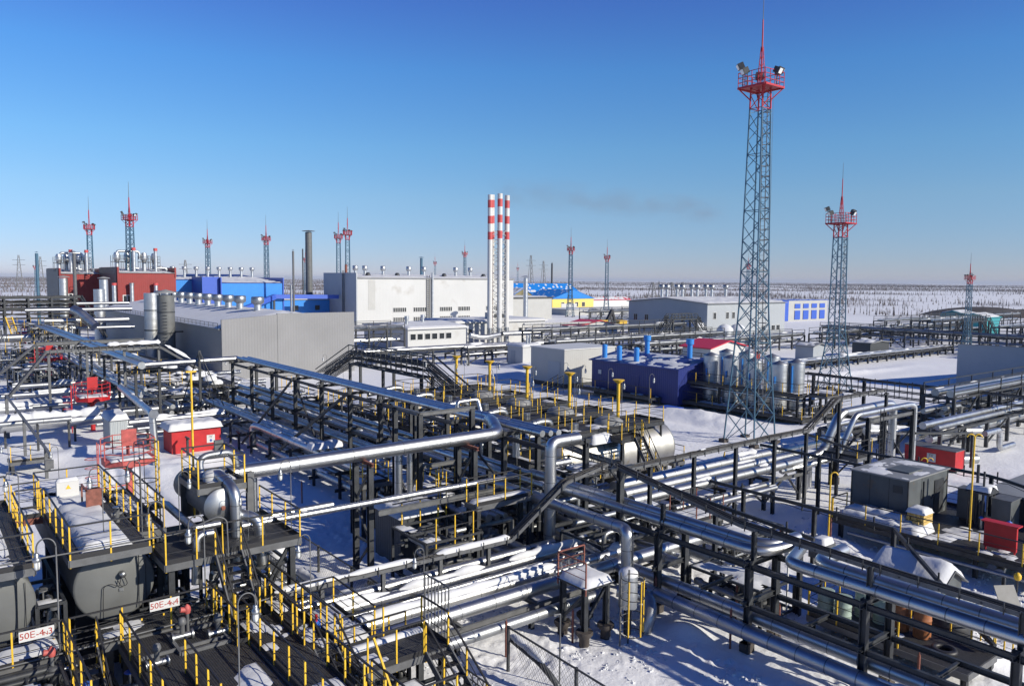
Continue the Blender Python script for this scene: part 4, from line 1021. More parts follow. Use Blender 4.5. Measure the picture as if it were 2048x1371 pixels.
# small tower with upright drum at the front
tw = T('drum_stand', 'snowy platform on dark legs beside the upright drum', 'platform', (20.9, 21.6, 0))
tz = 2.3
P('deck', MB().box(20.0, 21.5, 21.0, 22.6, tz - .12, tz), STEEL, tw)
P('snow_cover', snow_patch(MB(), 19.95, 21.55, 20.95, 22.65, tz + .003, .24, 1.3, 5, edge=.25), SNOW, tw)
for x, y in ((20.1, 22.4), (21.3, 22.4), (20.15, 21.2), (21.3, 21.2)):
    P('leg', MB().ibeam((x, y, .3), (x, y, tz - .1), .2), STEEL, tw); P('pile_head', MB().lathe((x, y, -.4), [(.2, 0), (.2, .65), (.34, .8), (.34, .95)], 8), CONC, tw)
P('brace', MB().beam((20.15, 21.2, .8), (21.3, 21.2, 2.1), .1).beam((20.15, 21.2, 2.0), (20.1, 22.3, .8), .1), STEEL, tw)
railing(tw, [(20.0, 21.0, tz), (20.0, 22.6, tz), (21.4, 22.6, tz)], 1.0, 1.2, m=RUST, toe=False, rails=RUST)
ud = T('upright_drum', 'upright white-capped drum inside a yellow ladder cage', 'vessel', (22.0, 20.6, 0))
P('shell', MB().lathe((22.0, 20.7, 1.2), [(.37, 0), (.37, 1.25), (.33, 1.42), (.2, 1.54), (0, 1.58)], 22), STACKM, ud)
P('snow_cover', MB().lathe((22.0, 20.7, 2.5), [(.39, 0), (.37, .12), (.25, .24), (0, .28)], 16), SNOW, ud)
P('support_leg', MB().tube((22.0, 20.7, .1), (22.0, 20.7, 1.2), .16, 12), STEEL, ud)
lc = T('caged_ladder', 'yellow-edged hoop ladder in front of the upright drum', 'ladder', (21.5, 20.1, 0))
l_ = MB(); h_ = MB(); y_ = MB()
for dx in (-.22, .22): l_.beam((21.4 + dx, 20.3, -.1), (21.4 + dx, 20.3, 2.9), .05)
for k in range(9): l_.tube((21.18, 20.3, .3 + k * .3), (21.62, 20.3, .3 + k * .3), .014, 5)
for zz in (.6, 1.3, 2.0, 2.75): h_.path([(21.4 + .45 * math.cos(a), 19.9 + .45 * math.sin(a), zz) for a in np.linspace(.6 * math.pi, 2.4 * math.pi, 13)], .018, 5, bend=.05, nb=1)
for a in (3.6, 4.7, 5.8): y_.beam((21.4 + .45 * math.cos(a), 19.9 + .45 * math.sin(a), .6), (21.4 + .45 * math.cos(a), 19.9 + .45 * math.sin(a), 2.75), .04)
P('stiles', l_, GREY, lc); P('hoops', h_, BLACK, lc); P('cage_bars', y_, YEL, lc)
valve_set('dark snow-dusted valve group behind the upright drum', 21.0, 22.9, 2.0, STEEL, 4)
# bits sticking out of the snow
for i, (px, py, h) in enumerate(((1145, 1280, 1.2), (1290, 1235, 1.3), (1310, 1225, 1.5), (1460, 1295, 1.5), (1557, 1270, 1.2), (1720, 1375, 1.3), (1835, 1375, 1.2), (1012, 1310, 1.3), (620, 930, 1.0), (604, 1005, 1.3), (1472, 1235, 1.6), (1560, 1095, 1.1), (1660, 1090, 1.4))):
    x, y = at(px, py); one('stake', ('rusty stake beside the drum stand', 'left stake of the pair by the mitred duct', 'right stake of the pair by the mitred duct', 'lone stake in sunlit snow before the front rack', 'stake left of the drum cage', 'stake at the bottom right edge, left one', 'stake at the bottom right edge, right one', 'stake by the sagging drift pipe', 'stake in the blue yard below the main rack', 'stake beside the Y-shaped stand', 'thin stake under the front rack', 'stake near the elbows', 'stake by the tall yellow vent')[i], 'stake', MB().tube((x, y, -.3), (x, y, h), .045, 7, .05).tube((x, y, h), (x, y, h + .12), .03, 6, .01), RUST, 'rusty stakes in the snow')
pipe('snow-laden hose drooping to the ground at bottom centre', [(16.9, 21.7, 1.0), (16.6, 19.4, .95), (16.9, 18.6, .1)], .11, m=STEEL, snow=1.0, seed=3, thick=.16, bend=.6)
one('bare_pole', 'thin bare pole beside the snow-laden hose', 'pole', MB().tube((17.3, 19.4, -.2), (17.3, 19.4, 2.6), .03, 6).tube((17.3, 19.4, 2.6), (17.0, 19.4, 2.65), .03, 6), GREY)
w = snow_pipe(MB(), (13.8, 33.6, .25), (14.6, 28.2, .2), .3, 1.0, 5, .25); snow_pipe(w, (15.9, 31.8, .3), (17.2, 28.3, .25), .28, 1.0, 8, .22)
o = one('snow_roll', 'two soft snow rolls over ground pipes in the blue yard', 'snow', w, SNOW); o['kind'] = 'stuff'
kiosk('steel_chest', 'black steel chest in the shaded yard behind the bright span', 12.2, 13.4, 41.0, 42.6, 0, .8, BLACK, .02, 2, 'chest')
bn = T('snowy_bin', 'round bin with a snow dome beside the yard fence', 'bin', (13.2, 34.5, 0)); P('body', MB().lathe((13.2, 34.6, .2), [(.32, 0), (.34, .9)], 16), ZINC, bn); P('snow_cover', MB().lathe((13.2, 34.6, 1.1), [(.42, 0), (.45, .15), (.35, .4), (.15, .52), (0, .55)], 16), SNOW, bn)

# tangles of small piping that fill the dark under the racks
for i, (x0, x1, y0, y1, z0, z1, n, yl, sn, lb) in enumerate((
        (20.9, 24.0, 33.4, 36.8, .6, 2.6, 26, 3, .25, 'dark pipe tangle inside the portal frame'), (24.9, 27.2, 30.2, 34.2, .6, 2.9, 22, 0, .15, 'pipe tangle under the near end of the main rack'),
        (27.4, 31.0, 26.8, 30.4, .5, 2.3, 26, 0, .3, 'pipe tangle right of the silver riser'), (24.6, 28.2, 24.8, 27.6, .4, 1.9, 20, 0, .3, 'pipe tangle between the tray node and the diving bend'),
        (21.0, 24.0, 38.0, 42.0, .6, 2.4, 20, 4, .35, 'pipe tangle with yellow posts beyond the portal frame'), (29.4, 32.6, 31.5, 36.0, .6, 3.0, 26, 3, .3, 'pipe tangle at the foot of the nearest storage tank'),
        (29.6, 32.4, 37.5, 44.5, .6, 3.4, 26, 4, .2, 'pipe tangle at the left end of the nearest two storage tanks'), (29.6, 32.4, 46, 53, .6, 3.4, 24, 4, .2, 'pipe tangle at the left end of the third storage tank'),
        (29.6, 32.4, 54.5, 62, .6, 3.4, 22, 4, .2, 'pipe tangle at the left end of the farthest storage tanks'), (31.4, 35.5, 22.6, 24.4, .3, 1.4, 16, 0, .5, 'low pipe tangle below the red railed platform'),
        (5.6, 8.0, 28.6, 31.0, .4, 2.0, 18, 0, .2, 'pipe tangle in the dark between the dial tank and the vessel deck'), (8.9, 11.2, 28.2, 31.6, .5, 3.2, 18, 0, .1, 'pipe tangle below the vessel deck'),
        (3.2, 4.6, 24.0, 26.4, .4, 1.6, 12, 0, .3, 'pipe tangle in the gap between the front walkways'), (10.8, 13.2, 22.6, 23.3, .3, 1.2, 8, 0, .3, 'pipe tangle behind the crossover platform'),
        (28.5, 31.5, 64, 76, .6, 3.0, 26, 6, .3, 'pipe tangle beyond the storage tank row'))):
    manifold(lb, x0, x1, y0, y1, z0, z1, n, 400 + i, yl, sn)
for i, (x, z, r, y0, y1) in enumerate(((27.1, 1.3, .24, 22.5, 34), (27.9, 1.2, .2, 23, 35), (28.7, 1.4, .26, 21, 34), (26.2, .8, .22, 24, 33), (29.5, .9, .18, 22, 33), (30.2, 1.5, .15, 22.5, 31), (23.2, 1.0, .22, 28, 34), (22.3, .9, .18, 28, 34))):
    pipe('lengthwise pipe %s in the dark bundle around the silver riser foot' % 'one two three four five six seven eight'.split()[i], [(x, y0, z), (x, y1, z)], r, m=ZINC, snow=.18, seed=420 + i, group='dark bundle around the silver riser foot')

for i, (x, y, lb) in enumerate(((6.6, 25.6, 'small motor valve inside the square hatch rim'), (7.6, 25.2, 'larger motor valve inside the square hatch rim'), (5.5, 24.2, 'stubby valve near the deck rail'), (2.6, 23.4, 'stubby valve on the littered deck'))):
    v_ = T('motor_valve', lb, 'valve', (x, y, SZ - .05)); P('body', MB().tube((x - .3, y, SZ + .12), (x + .3, y, SZ + .12), .1, 12).lathe((x - .3, y, SZ + .12), [(.16, -.03), (.16, .03)], 14, 'x').lathe((x + .3, y, SZ + .12), [(.16, -.03), (.16, .03)], 14, 'x'), ZINC, v_); P('bonnet', MB().tube((x, y, SZ + .1), (x, y, SZ + .5), .08, 10).lathe((x, y, SZ + .5), [(.12, 0), (.14, .06), (.1, .2), (0, .24)], 12), GREY, v_)
for i, (x0, y0, x1, y1, lb) in enumerate(((5.1, 25.0, 8.0, 25.0, 'kerb angle across the ribbed deck'), (5.1, 22.2, 6.0, 22.2, 'short kerb angle on the ribbed deck'))): one('kerb_angle', lb, 'kerb', MB().beam((x0, y0, SZ), (x1, y1, SZ), .06, .1), GREY)

# broken crust: loose lumps of snow thrown up along the trenches and paths
cl = MB(); rnd_ = np.random.RandomState(5)
cx_ = 10 + 32 * rnd_.rand(16000); cy_ = 6 + 22 * rnd_.rand(16000)
keep_ = (fbm(cx_ / 1.9, cy_ / 1.9, 91, 3) / .94 > .54) & (rnd_.rand(16000) < .85)
cx_, cy_ = cx_[keep_], cy_[keep_]; cz_ = ground_z(cx_, cy_)
for x, y, z in zip(cx_, cy_, cz_):
    z = float(z); r = .02 + .09 * rnd_.rand() ** 2.6; a0 = rnd_.rand() * 6.28; k_ = 5; sq = .5 + .8 * rnd_.rand(); ht = r * (.35 + .55 * rnd_.rand())
    ring = [(x + math.cos(a0 + i * 6.283 / k_) * r * (.6 + .8 * rnd_.rand()), y + math.sin(a0 + i * 6.283 / k_) * r * sq * (.6 + .8 * rnd_.rand())) for i in range(k_)]
    cl._add([(px_, py_, z - .05) for px_, py_ in ring] + [(x + (px_ - x) * .6 + r * .2 * (rnd_.rand() - .5), y + (py_ - y) * .6, z + ht * (.5 + .6 * rnd_.rand())) for px_, py_ in ring],
            [(i, (i + 1) % k_, k_ + (i + 1) % k_, k_ + i) for i in range(k_)] + [tuple(range(k_, 2 * k_))])
o = link('snow_clods', cl, SNOW); tag(o, 'loose broken lumps of snow crust strewn over the trodden ground', 'snow', kind='stuff')
# more small piping, rails and steps in the foreground
for i, (x0, x1, y0, y1, z0, z1, n, yl, sn, lb) in enumerate(((8.3, 9.6, 20.0, 25.5, .5, 2.0, 20, 0, .1, 'pipe tangle below the long walkway'), (5.2, 8.0, 23.8, 26.3, .5, 2.1, 18, 0, .1, 'pipe tangle below the ribbed pump deck'), (.4, 3.2, 22.0, 26.0, 1.9, 2.5, 20, 0, .5, 'low pipe tangle on the littered deck'),
        (10.7, 13.0, 18.2, 20.4, .3, 1.3, 14, 0, .3, 'pipe tangle under the crossover landing'), (11.0, 12.3, 27.6, 30.5, .3, 1.6, 12, 0, .4, 'pipe tangle beside the picket fence'), (6.4, 8.6, 32.3, 36.5, .4, 3.0, 20, 0, .2, 'pipe tangle behind the drum vessel'), (3.0, 3.8, 29.0, 34, .5, 3.2, 14, 0, .1, 'pipe tangle between the two round-ended tanks'),
        (26.6, 29.0, 17.8, 21.4, .3, 1.6, 14, 0, .4, 'pipe tangle right of the first front rack posts'), (17.6, 20.6, 28.6, 31.6, .4, 2.4, 22, 3, .3, 'pipe tangle in front of the dark corrugated cabin'))):
    manifold(lb, x0, x1, y0, y1, z0, z1, n, 470 + i, yl, sn)
cr = T('guard_rail', 'free standing yellow posted guard rail beside the vessel stairs', 'railing', (7.9, 25.8, SZ)); railing(cr, [(7.9, 27.4, SZ), (7.9, 24.2, SZ), (8.25, 24.2, SZ)], 1.1, .8)
cr = T('guard_rail', 'yellow posted guard rail along the bottom bundle end', 'railing', (12.2, 23.2, 1.2)); railing(cr, [(10.7, 23.0, 1.4), (13.3, 23.0, 1.4)], 1.1, .7)
cr = T('guard_rail', 'yellow posted guard rail right below the dial tank', 'railing', (6, 27.9, 1.4)); railing(cr, [(3.8, 27.9, 1.4), (8.0, 27.9, 1.4)], 1.1, .7)
cr = T('guard_rail', 'yellow posted guard rail at the foot of the scuffed tank', 'railing', (1, 27.9, 1.4)); railing(cr, [(-.4, 27.9, 1.4), (3.3, 27.9, 1.4)], 1.1, .7)
# ================================================================== middle ground right: gate, pipe bundle, equipment deck
for i, (y, z, r, x0, x1, lb) in enumerate(((30.9, 2.25, .36, 31.5, 57, 'fattest pipe of the bright bundle heading right past the big tank'), (29.2, 2.4, .30, 30.5, 47.5, 'middle pipe of the bright bundle heading right'), (28.1, 2.35, .30, 30.0, 46.0, 'front pipe of the bright bundle heading right'),
        (27.3, 1.7, .2, 32.5, 41.5, 'lower pipe beneath the bright bundle'), (26.7, 1.65, .18, 33, 41.0, 'lower front pipe beneath the bright bundle'))):
    pts = [(x0, y, z), (x1, y, z)]
    if i in (1, 2): pts += [(x1 + .2, y, z), (x1 + .2, y, .2)]
    pipe(lb, pts, r, seg=16, step=2.2, group='bright bundle heading right', snow=.12 if i < 3 else .3, seed=140 + i)
for k, x in enumerate((45.5, 46.4, 47.4, 48.1)):
    pipe('bright down pipe %s at the end of the bundle' % ('one two three four'.split()[k]), [(x - 2, 28.0 + k * .25, 2.0), (x, 28.0 + k * .25, 2.0), (x, 28.0 + k * .25, .15)], .13 + .03 * (k % 2), bend=.3, group='down pipes at the bundle end')
bt = T('bundle_supports', 'dark trestles with diagonal braces under the bright bundle', 'pipe support', (40, 29, 0))
for x in (33, 37, 41.2, 45):
    P('cross_beam', MB().ibeam((x, 27.3, 1.95), (x, 31.4, 1.95), .14, .18), STEEL, bt)
    for y in (27.6, 31.2): P('leg', MB().ibeam((x, y, -.2), (x, y, 1.9), .2), STEEL, bt)
P('brace', MB().beam((41.2, 27.6, .4), (43.5, 27.6, 1.9), .1).beam((45, 27.6, .4), (43.5, 27.6, 1.9), .1).beam((37, 27.6, .4), (39, 27.6, 1.9), .1).beam((41.2, 27.5, .4), (39, 27.6, 1.9), .1), STEEL, bt)
P('side_beam', MB().ibeam((32, 27.5, 1.72), (46, 27.5, 1.72), .12, .2), GREY, bt)
wr = platform('red_railed_platform', 'small rusty railed platform with snow among the pipes right of the tray node', 31.0, 33.2, 24.6, 26.4, 1.9, rails=[[(31.03, 24.63, 1.9), (33.17, 24.63, 1.9), (33.17, 26.37, 1.9), (31.03, 26.37, 1.9), (31.03, 24.63, 1.9)]], snow=.95, seed=61, pm=RUST)
# gate frame
gf = T('pipe_gateway', 'tall gateway lifting two bright pipes over the roadway', 'pipe gate', (52.5, 27, 0))
for x, y in ((50.6, 26.1), (50.6, 28.3), (56.9, 26.1), (56.9, 28.3)):
    P('post', MB().ibeam((x, y, -.2), (x, y, 5.0), .26), STEEL, gf); P('pile_head', MB().box(x - .22, x + .22, y - .22, y + .22, -.5, .5), CONC, gf)
P('top_beam', MB().ibeam((50.6, 26.1, 4.72), (57.1, 26.1, 4.72), .14, .22).ibeam((50.6, 28.3, 4.72), (57.1, 28.3, 4.72), .14, .22).ibeam((50.6, 26.0, 4.85), (50.6, 28.4, 4.85), .14, .2).ibeam((56.9, 26.0, 4.85), (56.9, 28.4, 4.85), .14, .2), GREY, gf)
P('brace', MB().beam((56.9, 26.1, 3.6), (56.9, 28.3, .6), .1).beam((56.9, 28.3, 3.6), (56.9, 26.1, .6), .1).beam((50.6, 26.1, 3.2), (50.6, 28.3, .6), .1).beam((50.6, 28.3, 3.2), (50.6, 26.1, .6), .1), STEEL, gf)
pipe('fat bright pipe crossing the gate and dropping on both sides', [(44.0, 29.0, 2.1), (48.6, 28.2, 2.4), (49.8, 27.7, 5.15), (56.2, 27.7, 5.2), (57.0, 27.6, 5.1), (57.0, 27.6, .3)], .30, seg=18, bend=.7, step=2)
pipe('slimmer bright pipe crossing the gate beside the fat one', [(44.0, 28.2, 1.9), (49.0, 27.3, 2.3), (50.2, 26.8, 5.1), (57.9, 26.8, 5.12), (58.4, 26.7, 5.0), (58.4, 26.7, .5), (59.4, 26.7, .45)], .2, seg=14, bend=.5, step=2)
gp = platform('gate_platform', 'dark caged platform at the left foot of the gate frame', 48.4, 50.4, 25.6, 28.6, 2.6, rails=[[(48.45, 28.5, 2.6), (48.45, 25.65, 2.6), (50.3, 25.65, 2.6)]], legs=True, pm=YEL)
gl = T('caged_ladder', 'hooped ladder on the gate frame post', 'ladder', (50.9, 25.4, 0)); a_ = MB()
for xx in (51.0, 51.45): a_.tube((xx, 25.5, 0), (xx, 25.5, 5.6), .03, 6)
for k in range(17): a_.tube((51.0, 25.5, .3 + k * .3), (51.45, 25.5, .3 + k * .3), .015, 5)
P('rails_and_rungs', a_, STEEL, gl); a_ = MB()
for k in range(6): a_.path([(51.22 + .4 * math.cos(a), 25.3 + .4 * math.sin(a), 2.2 + k * .6) for a in np.linspace(.7 * math.pi, 2.3 * math.pi, 10)], .018, 5, bend=.05, nb=1)
P('hoops', a_, BLACK, gl)
# thin conduits on posts (run along Y)
def conduit(label, pts, posts, r=.09):
    th = T('conduit_run', label, 'conduit', (pts[0][0], pts[0][1], 0)); mb = MB()
    for a, b in zip(pts[:-1], pts[1:]): mb.beam(a, b, .12, .16)
    P('channel', mb, STEEL, th)
    cl = MB()
    for a, b in zip(pts[:-1], pts[1:]):
        a = Vector(a); b = Vector(b); n = max(1, int((b - a).length / 2.0))
        for i in range(n): c = a + (b - a) * ((i + .5) / n); cl.beam(c + Vector((0, 0, -.3)), c + Vector((0, 0, .35)), .06)
    P('brackets', cl, STEEL, th)
    wm = MB()
    for a, b in zip(pts[:-1], pts[1:]):
        a = Vector(a) + Vector((.12, 0, -.18)); b = Vector(b) + Vector((.12, 0, -.18)); n = max(1, int((b - a).length / 2.0)); q = []
        for i in range(2 * n + 1): q.append(tuple(a + (b - a) * (i / (2 * n)) - Vector((0, 0, .12 * (i % 2)))))
        wm.path(q, .018, 5, bend=.3, nb=2)
    P('cables', wm, CABLE, th)
    for x, y, z in posts: P('post', MB().ibeam((x, y, -.2), (x, y, z), .18), STEEL, th)
conduit('cable conduit from the long tray past the gate foot to the red cabin', [(49.6, 30.2, 3.4), (47.2, 25, 3.4), (47.2, 17.4, 3.35), (47.0, 16.4, 3.3), (44.2, 9, 2.8)], [(47.2, 24.2, 3.3), (47.2, 20.8, 3.3), (47.1, 17.2, 3.3)])
conduit('shorter conduit in front of the bright bundle ending above the steel box', [(43.3, 29.4, 3.5), (43.1, 21.4, 3.5)], [(43.2, 25.2, 3.45)])
conduit('conduit running along the equipment deck rail and sloping down at the far right', [(36.4, 28.5, 2.5), (34.9, 16.6, 2.9), (30.2, 10.6, 1.1)], [(36.0, 25.4, 2.5), (35.4, 20.8, 2.7), (34.9, 16.6, 2.9)])
conduit('conduit on posts right of the front rack', [(29.2, 24.8, 3.9), (29.0, 17, 3.5)], [(29.1, 22, 3.7), (29, 17.6, 3.5)])
conduit('conduit over the right red cabin', [(57.2, 26, 3.2), (62.3, 24.2, 2.9), (62.3, 24.2, .3)], [])
lmb = T('hatch_box', 'grey box with a snow cushion on the tray right of the elbows', 'electrical box', (29.6, 17.2, 2.6)); P('body', MB().box(29.6, 30.5, 16.9, 17.6, 2.5, 3.1), GREY, lmb); P('snow_cover', snow_patch(MB(), 29.6, 30.5, 16.9, 17.6, 3.1, .25, 1.3, 3, cell=.1, edge=.2), SNOW, lmb); P('stand', MB().beam((30, 17.2, -.2), (30, 17.2, 2.5), .1), STEEL, lmb)
one('meter_cabinet', 'tiny pale meter cabinet beside the snow cushioned box', 'electrical box', MB().box(28.3, 28.6, 17.7, 17.9, 2.7, 3.3).beam((28.45, 17.8, -.2), (28.45, 17.8, 2.7), .06), WHITE)

# equipment deck at the right
DZ = 1.25
ed = platform('equipment_deck', 'large dark equipment deck with boxes and snow at the right', 39.4, 47.4, 11.0, 22.2, DZ, rails=[[(39.43, 22.1, DZ), (39.43, 11.1, DZ)], [(39.43, 22.17, DZ), (41.0, 22.17, DZ)], [(46.2, 19.9, DZ), (47.2, 19.9, DZ), (47.2, 17.9, DZ)]], snow=0, step=2.0, edge=STEEL, legpos=[(39.8, 11.5), (39.8, 15), (39.8, 18.5), (39.8, 21.8), (45, 11.5), (45, 21.8)])
sb = snow_patch(MB(), 39.5, 43.5, 11.3, 17.6, DZ + .004, .16, .62, 71); snow_patch(sb, 39.5, 41.6, 17.6, 22, DZ + .004, .5, .9, 73); P('snow_cover', sb, SNOW, ed)
P('side_pipe', MB().tube((39.1, 11, .75), (39.1, 21, .75), .1, 8), ZINC, ed)
BXM = mat('weathered_steel_box', (.085, .095, .10), .55, var=.2, vscale=1.2, col2=(.10, .085, .07), c2scale=1.6, c2thr=.62, bump=.06, bscale=1.2)
b1 = T('steel_box', 'large flat-roofed grey steel box with a door on the equipment deck', 'container', (43.6, 20.8, DZ))
P('body', MB().box(41.3, 45.9, 19.0, 22.1, DZ, DZ + 2.35), BXM, b1)
P('roof', MB().box(41.2, 46.0, 18.9, 22.2, DZ + 2.35, DZ + 2.42), ROOFG, b1)
P('roof_hatch', MB().box(42.6, 44.2, 19.6, 20.8, DZ + 2.42, DZ + 2.50), BXM, b1)
P('door', MB().box(44.3, 45.4, 18.955, 18.998, DZ + .05, DZ + 1.95), STEEL, b1)
P('corner_trim', MB().box(41.27, 41.33, 18.97, 19.03, DZ, DZ + 2.35).box(45.87, 45.93, 18.97, 19.03, DZ, DZ + 2.35).box(41.27, 41.33, 22.07, 22.13, DZ, DZ + 2.35), STEEL, b1)
P('panel_joints', MB().box(41.29, 41.3, 20.0, 20.03, DZ + .05, DZ + 2.3).box(41.29, 41.3, 21.05, 21.08, DZ + .05, DZ + 2.3).box(42.8, 42.83, 18.99, 19.0, DZ + .05, DZ + 2.3), STEEL, b1)
P('vent_grille', MB().box(41.28, 41.3, 19.3, 19.8, DZ + 1.6, DZ + 2.0), STEEL, b1)
P('roof_snow', snow_patch(MB(), 41.3, 45.9, 19.0, 22.1, DZ + 2.425, .05, .42, 77), SNOW, b1)
P('door_rail', MB().beam((43.0, 18.96, DZ + 2.1), (43.0, 18.96, DZ + .7), .05).beam((43.9, 18.96, DZ + 1.0), (45.8, 18.96, DZ + 1.8), .05), STEEL, b1)
o = one('snow_drift', 'smooth snow drift against the dark side of the large steel box', 'snow', snow_patch(MB(), 40.0, 41.3, 18.6, 22.0, DZ, .75, 1.3, 9, edge=.5), SNOW); o['kind'] = 'stuff'
tp = T('timber_stack', 'stack of fresh yellow timber with snow on top by the steel box', 'timber', (41.1, 18.3, DZ))
for k in range(5):
    mb = MB()
    for j in range(5): 
        y = 17.85 + j * .17 + random.uniform(-.02, .02); dx = random.uniform(-.12, .12)
        mb.box(40.6 + dx, 41.6 + dx, y, y + .15, DZ + k * .19 + .002, DZ + k * .19 + .17)
    P('timber_layer', mb, WOOD, tp)
P('snow_cover', snow_patch(MB(), 40.5, 41.6, 17.75, 18.75, DZ + .96, .3, 1.3, 4, cell=.1), SNOW, tp)
rp_ = T('fire_board', 'red fire equipment board standing on the right edge of the deck', 'fire board', (40.6, 14.3, DZ)); P('panel', MB().box(40.55, 40.7, 13.6, 15.0, DZ + .2, DZ + 1.4), RED, rp_); P('canopy', MB().box(40.4, 40.95, 13.5, 15.1, DZ + 1.4, DZ + 1.46), RED, rp_); P('leg', MB().box(40.6, 40.66, 13.65, 13.71, DZ, DZ + .2).box(40.6, 40.66, 14.9, 14.96, DZ, DZ + .2), RED, rp_)
for i, (x0, x1, y0, y1, h, lb) in enumerate(((44.6, 45.4, 17.0, 17.9, 1.7, 'tall dark cabinet left of the snowy canopy'), (44.3, 45.5, 15.2, 16.1, 1.6, 'wide dark cabinet right of the snowy canopy'), (45.6, 47.2, 13.4, 15.0, 1.4, 'dark cabinet at the far right of the deck'))):
    c_ = T('steel_cabinet', lb, 'cabinet', ((x0 + x1) / 2, (y0 + y1) / 2, DZ)); P('body', MB().box(x0, x1, y0, y1, DZ + .15, DZ + h), BXM, c_); P('lid', MB().box(x0 - .05, x1 + .05, y0 - .05, y1 + .05, DZ + h, DZ + h + .05), GREY, c_); P('base_block', MB().box(x0 + .1, x1 - .1, y0 + .1, y1 - .1, DZ, DZ + .15), STEEL, c_)
CX, CY = 44.3, 16.6
cn = T('snowy_canopy', 'small gabled canopy loaded with snow on four thin posts', 'canopy', (CX, CY, DZ))
for x, y in ((CX - .45, CY - .45), (CX + .45, CY - .45), (CX - .45, CY + .45), (CX + .45, CY + .45)): P('post', MB().beam((x, y, DZ), (x, y, DZ + 1.9), .06), STEEL, cn)
P('roof', MB().extr([(CX - .6, DZ + 1.9), (CX, DZ + 2.2), (CX + .6, DZ + 1.9), (CX + .6, DZ + 1.84), (CX - .6, DZ + 1.84)], CY - .6, CY + .6, 'y'), STEEL, cn)
P('snow_cover', snow_patch(MB(), CX - .55, CX + .55, CY - .6, CY + .6, DZ + 1.98, .28, 1.3, 6, edge=.25, cell=.08), SNOW, cn); P('pipework', MB().path([(CX - .1, CY, DZ), (CX - .1, CY, DZ + 1.3), (CX + .3, CY, DZ + 1.3), (CX + .3, CY, DZ)], .08, 8).path([(CX - .3, CY - .2, DZ), (CX - .3, CY - .2, DZ + 3.0)], .06, 8).path([(CX + .2, CY + .3, DZ), (CX + .2, CY + .3, DZ + 3.2)], .08, 8), STEEL, cn)
rf = T('low_shed', 'low shed with a flat grey roof at the right edge', 'shed', (54, 17, 0)); P('wall', MB().box(47.8, 58, 13.2, 17.6, -.2, 2.3), CORR, rf); P('roof', MB().box(47.6, 58.2, 13.0, 17.8, 2.3, 2.42), ROOFG, rf)
for i, (x, y, lb) in enumerate(((45.9, 16.4, 'short blue-tipped valve nearest the timber'), (44.6, 15.6, 'short blue-tipped valve in the deck snow'), (46.2, 15.2, 'short bent pipe end in the deck snow'))):
    v_ = T('deck_valve', lb, 'valve', (x - 2, y, DZ)); P('stem', MB().tube((x - 2, y, DZ), (x - 2, y, DZ + .55), .07, 8), ZINC, v_); P('hand_wheel', MB().lathe((x - 2, y, DZ + .55), [(.12, 0), (.14, .03), (.05, .1)], 12), BLUEV, v_)
# yellow crook vents
def vent(label, x, y, z0, z1, double=False):
    th = T('yellow_vent', label, 'vent pipe', (x, y, z0), 'thin yellow vent pipes'); mb = MB().tube((x, y, z0), (x, y, z1), .045, 7)
    P('pipe', mb, YEL, th); mb = MB()
    for s in ((1, -1) if double else (1,)):
        mb.path([(x, y, z1 - .02)] + [(x + s * (.18 - .18 * math.cos(a)) * .7, y - s * (.18 - .18 * math.cos(a)) * .7, z1 + .16 * math.sin(a)) for a in np.linspace(0, math.pi, 7)], .035, 6, bend=.04, nb=1)
    P('crook', mb, YEL, th)
vent('tall yellow vent pipe standing in front of the steel box', *at(1655, 1110), 0, 4.2)
vent('yellow crook vent in front of the right red cabin', *at(1852, 970, DZ), DZ - 1.2, DZ + 1.6, True)
vent('yellow double-crook vent right of the red cabin', *at(1938, 1080, DZ), DZ, DZ + 5.2, True)
# snow-roofed hut
HX, HY = 33.9, 15.1
ht = T('hut', 'small grey hut buried under a thick white snow roof', 'hut', (HX, HY, 0))
P('wall', MB().box(HX - 1.1, HX + 1.1, HY - 1.4, HY + 1.4, -.2, 1.45), BXM, ht)
P('gable', MB().extr([(HX - 1.1, 1.45), (HX, 2.1), (HX + 1.1, 1.45)], HY - 1.4, HY - 1.35, 'y'), BXM, ht)
P('window', MB().box(HX + .4, HX + .8, HY - 1.43, HY - 1.4, .5, 1.1), WHITE, ht)
P('roof', MB().extr([(HX - 1.3, 1.4), (HX, 2.15), (HX + 1.3, 1.4), (HX + 1.3, 1.33), (HX, 2.07), (HX - 1.3, 1.33)], HY - 1.6, HY + 1.6, 'y'), GREY, ht)
P('snow_cover', snow_patch(MB(), HX - 1.3, HX + 1.25, HY - 1.55, HY + 1.6, 1.43, .3, 1.35, 8, edge=.4, slope=lambda X, Y: .74 - .565 * np.abs(X - HX)), SNOW, ht)
one('tarpaulin_tank', 'dark domed tarpaulin heap below the snow roofed hut', 'tarpaulin', MB().lathe((31.9, 13.0, -.2), [(.95, 0), (.98, .9), (.8, 1.35), (.4, 1.5), (0, 1.55)], 14), BLACK)
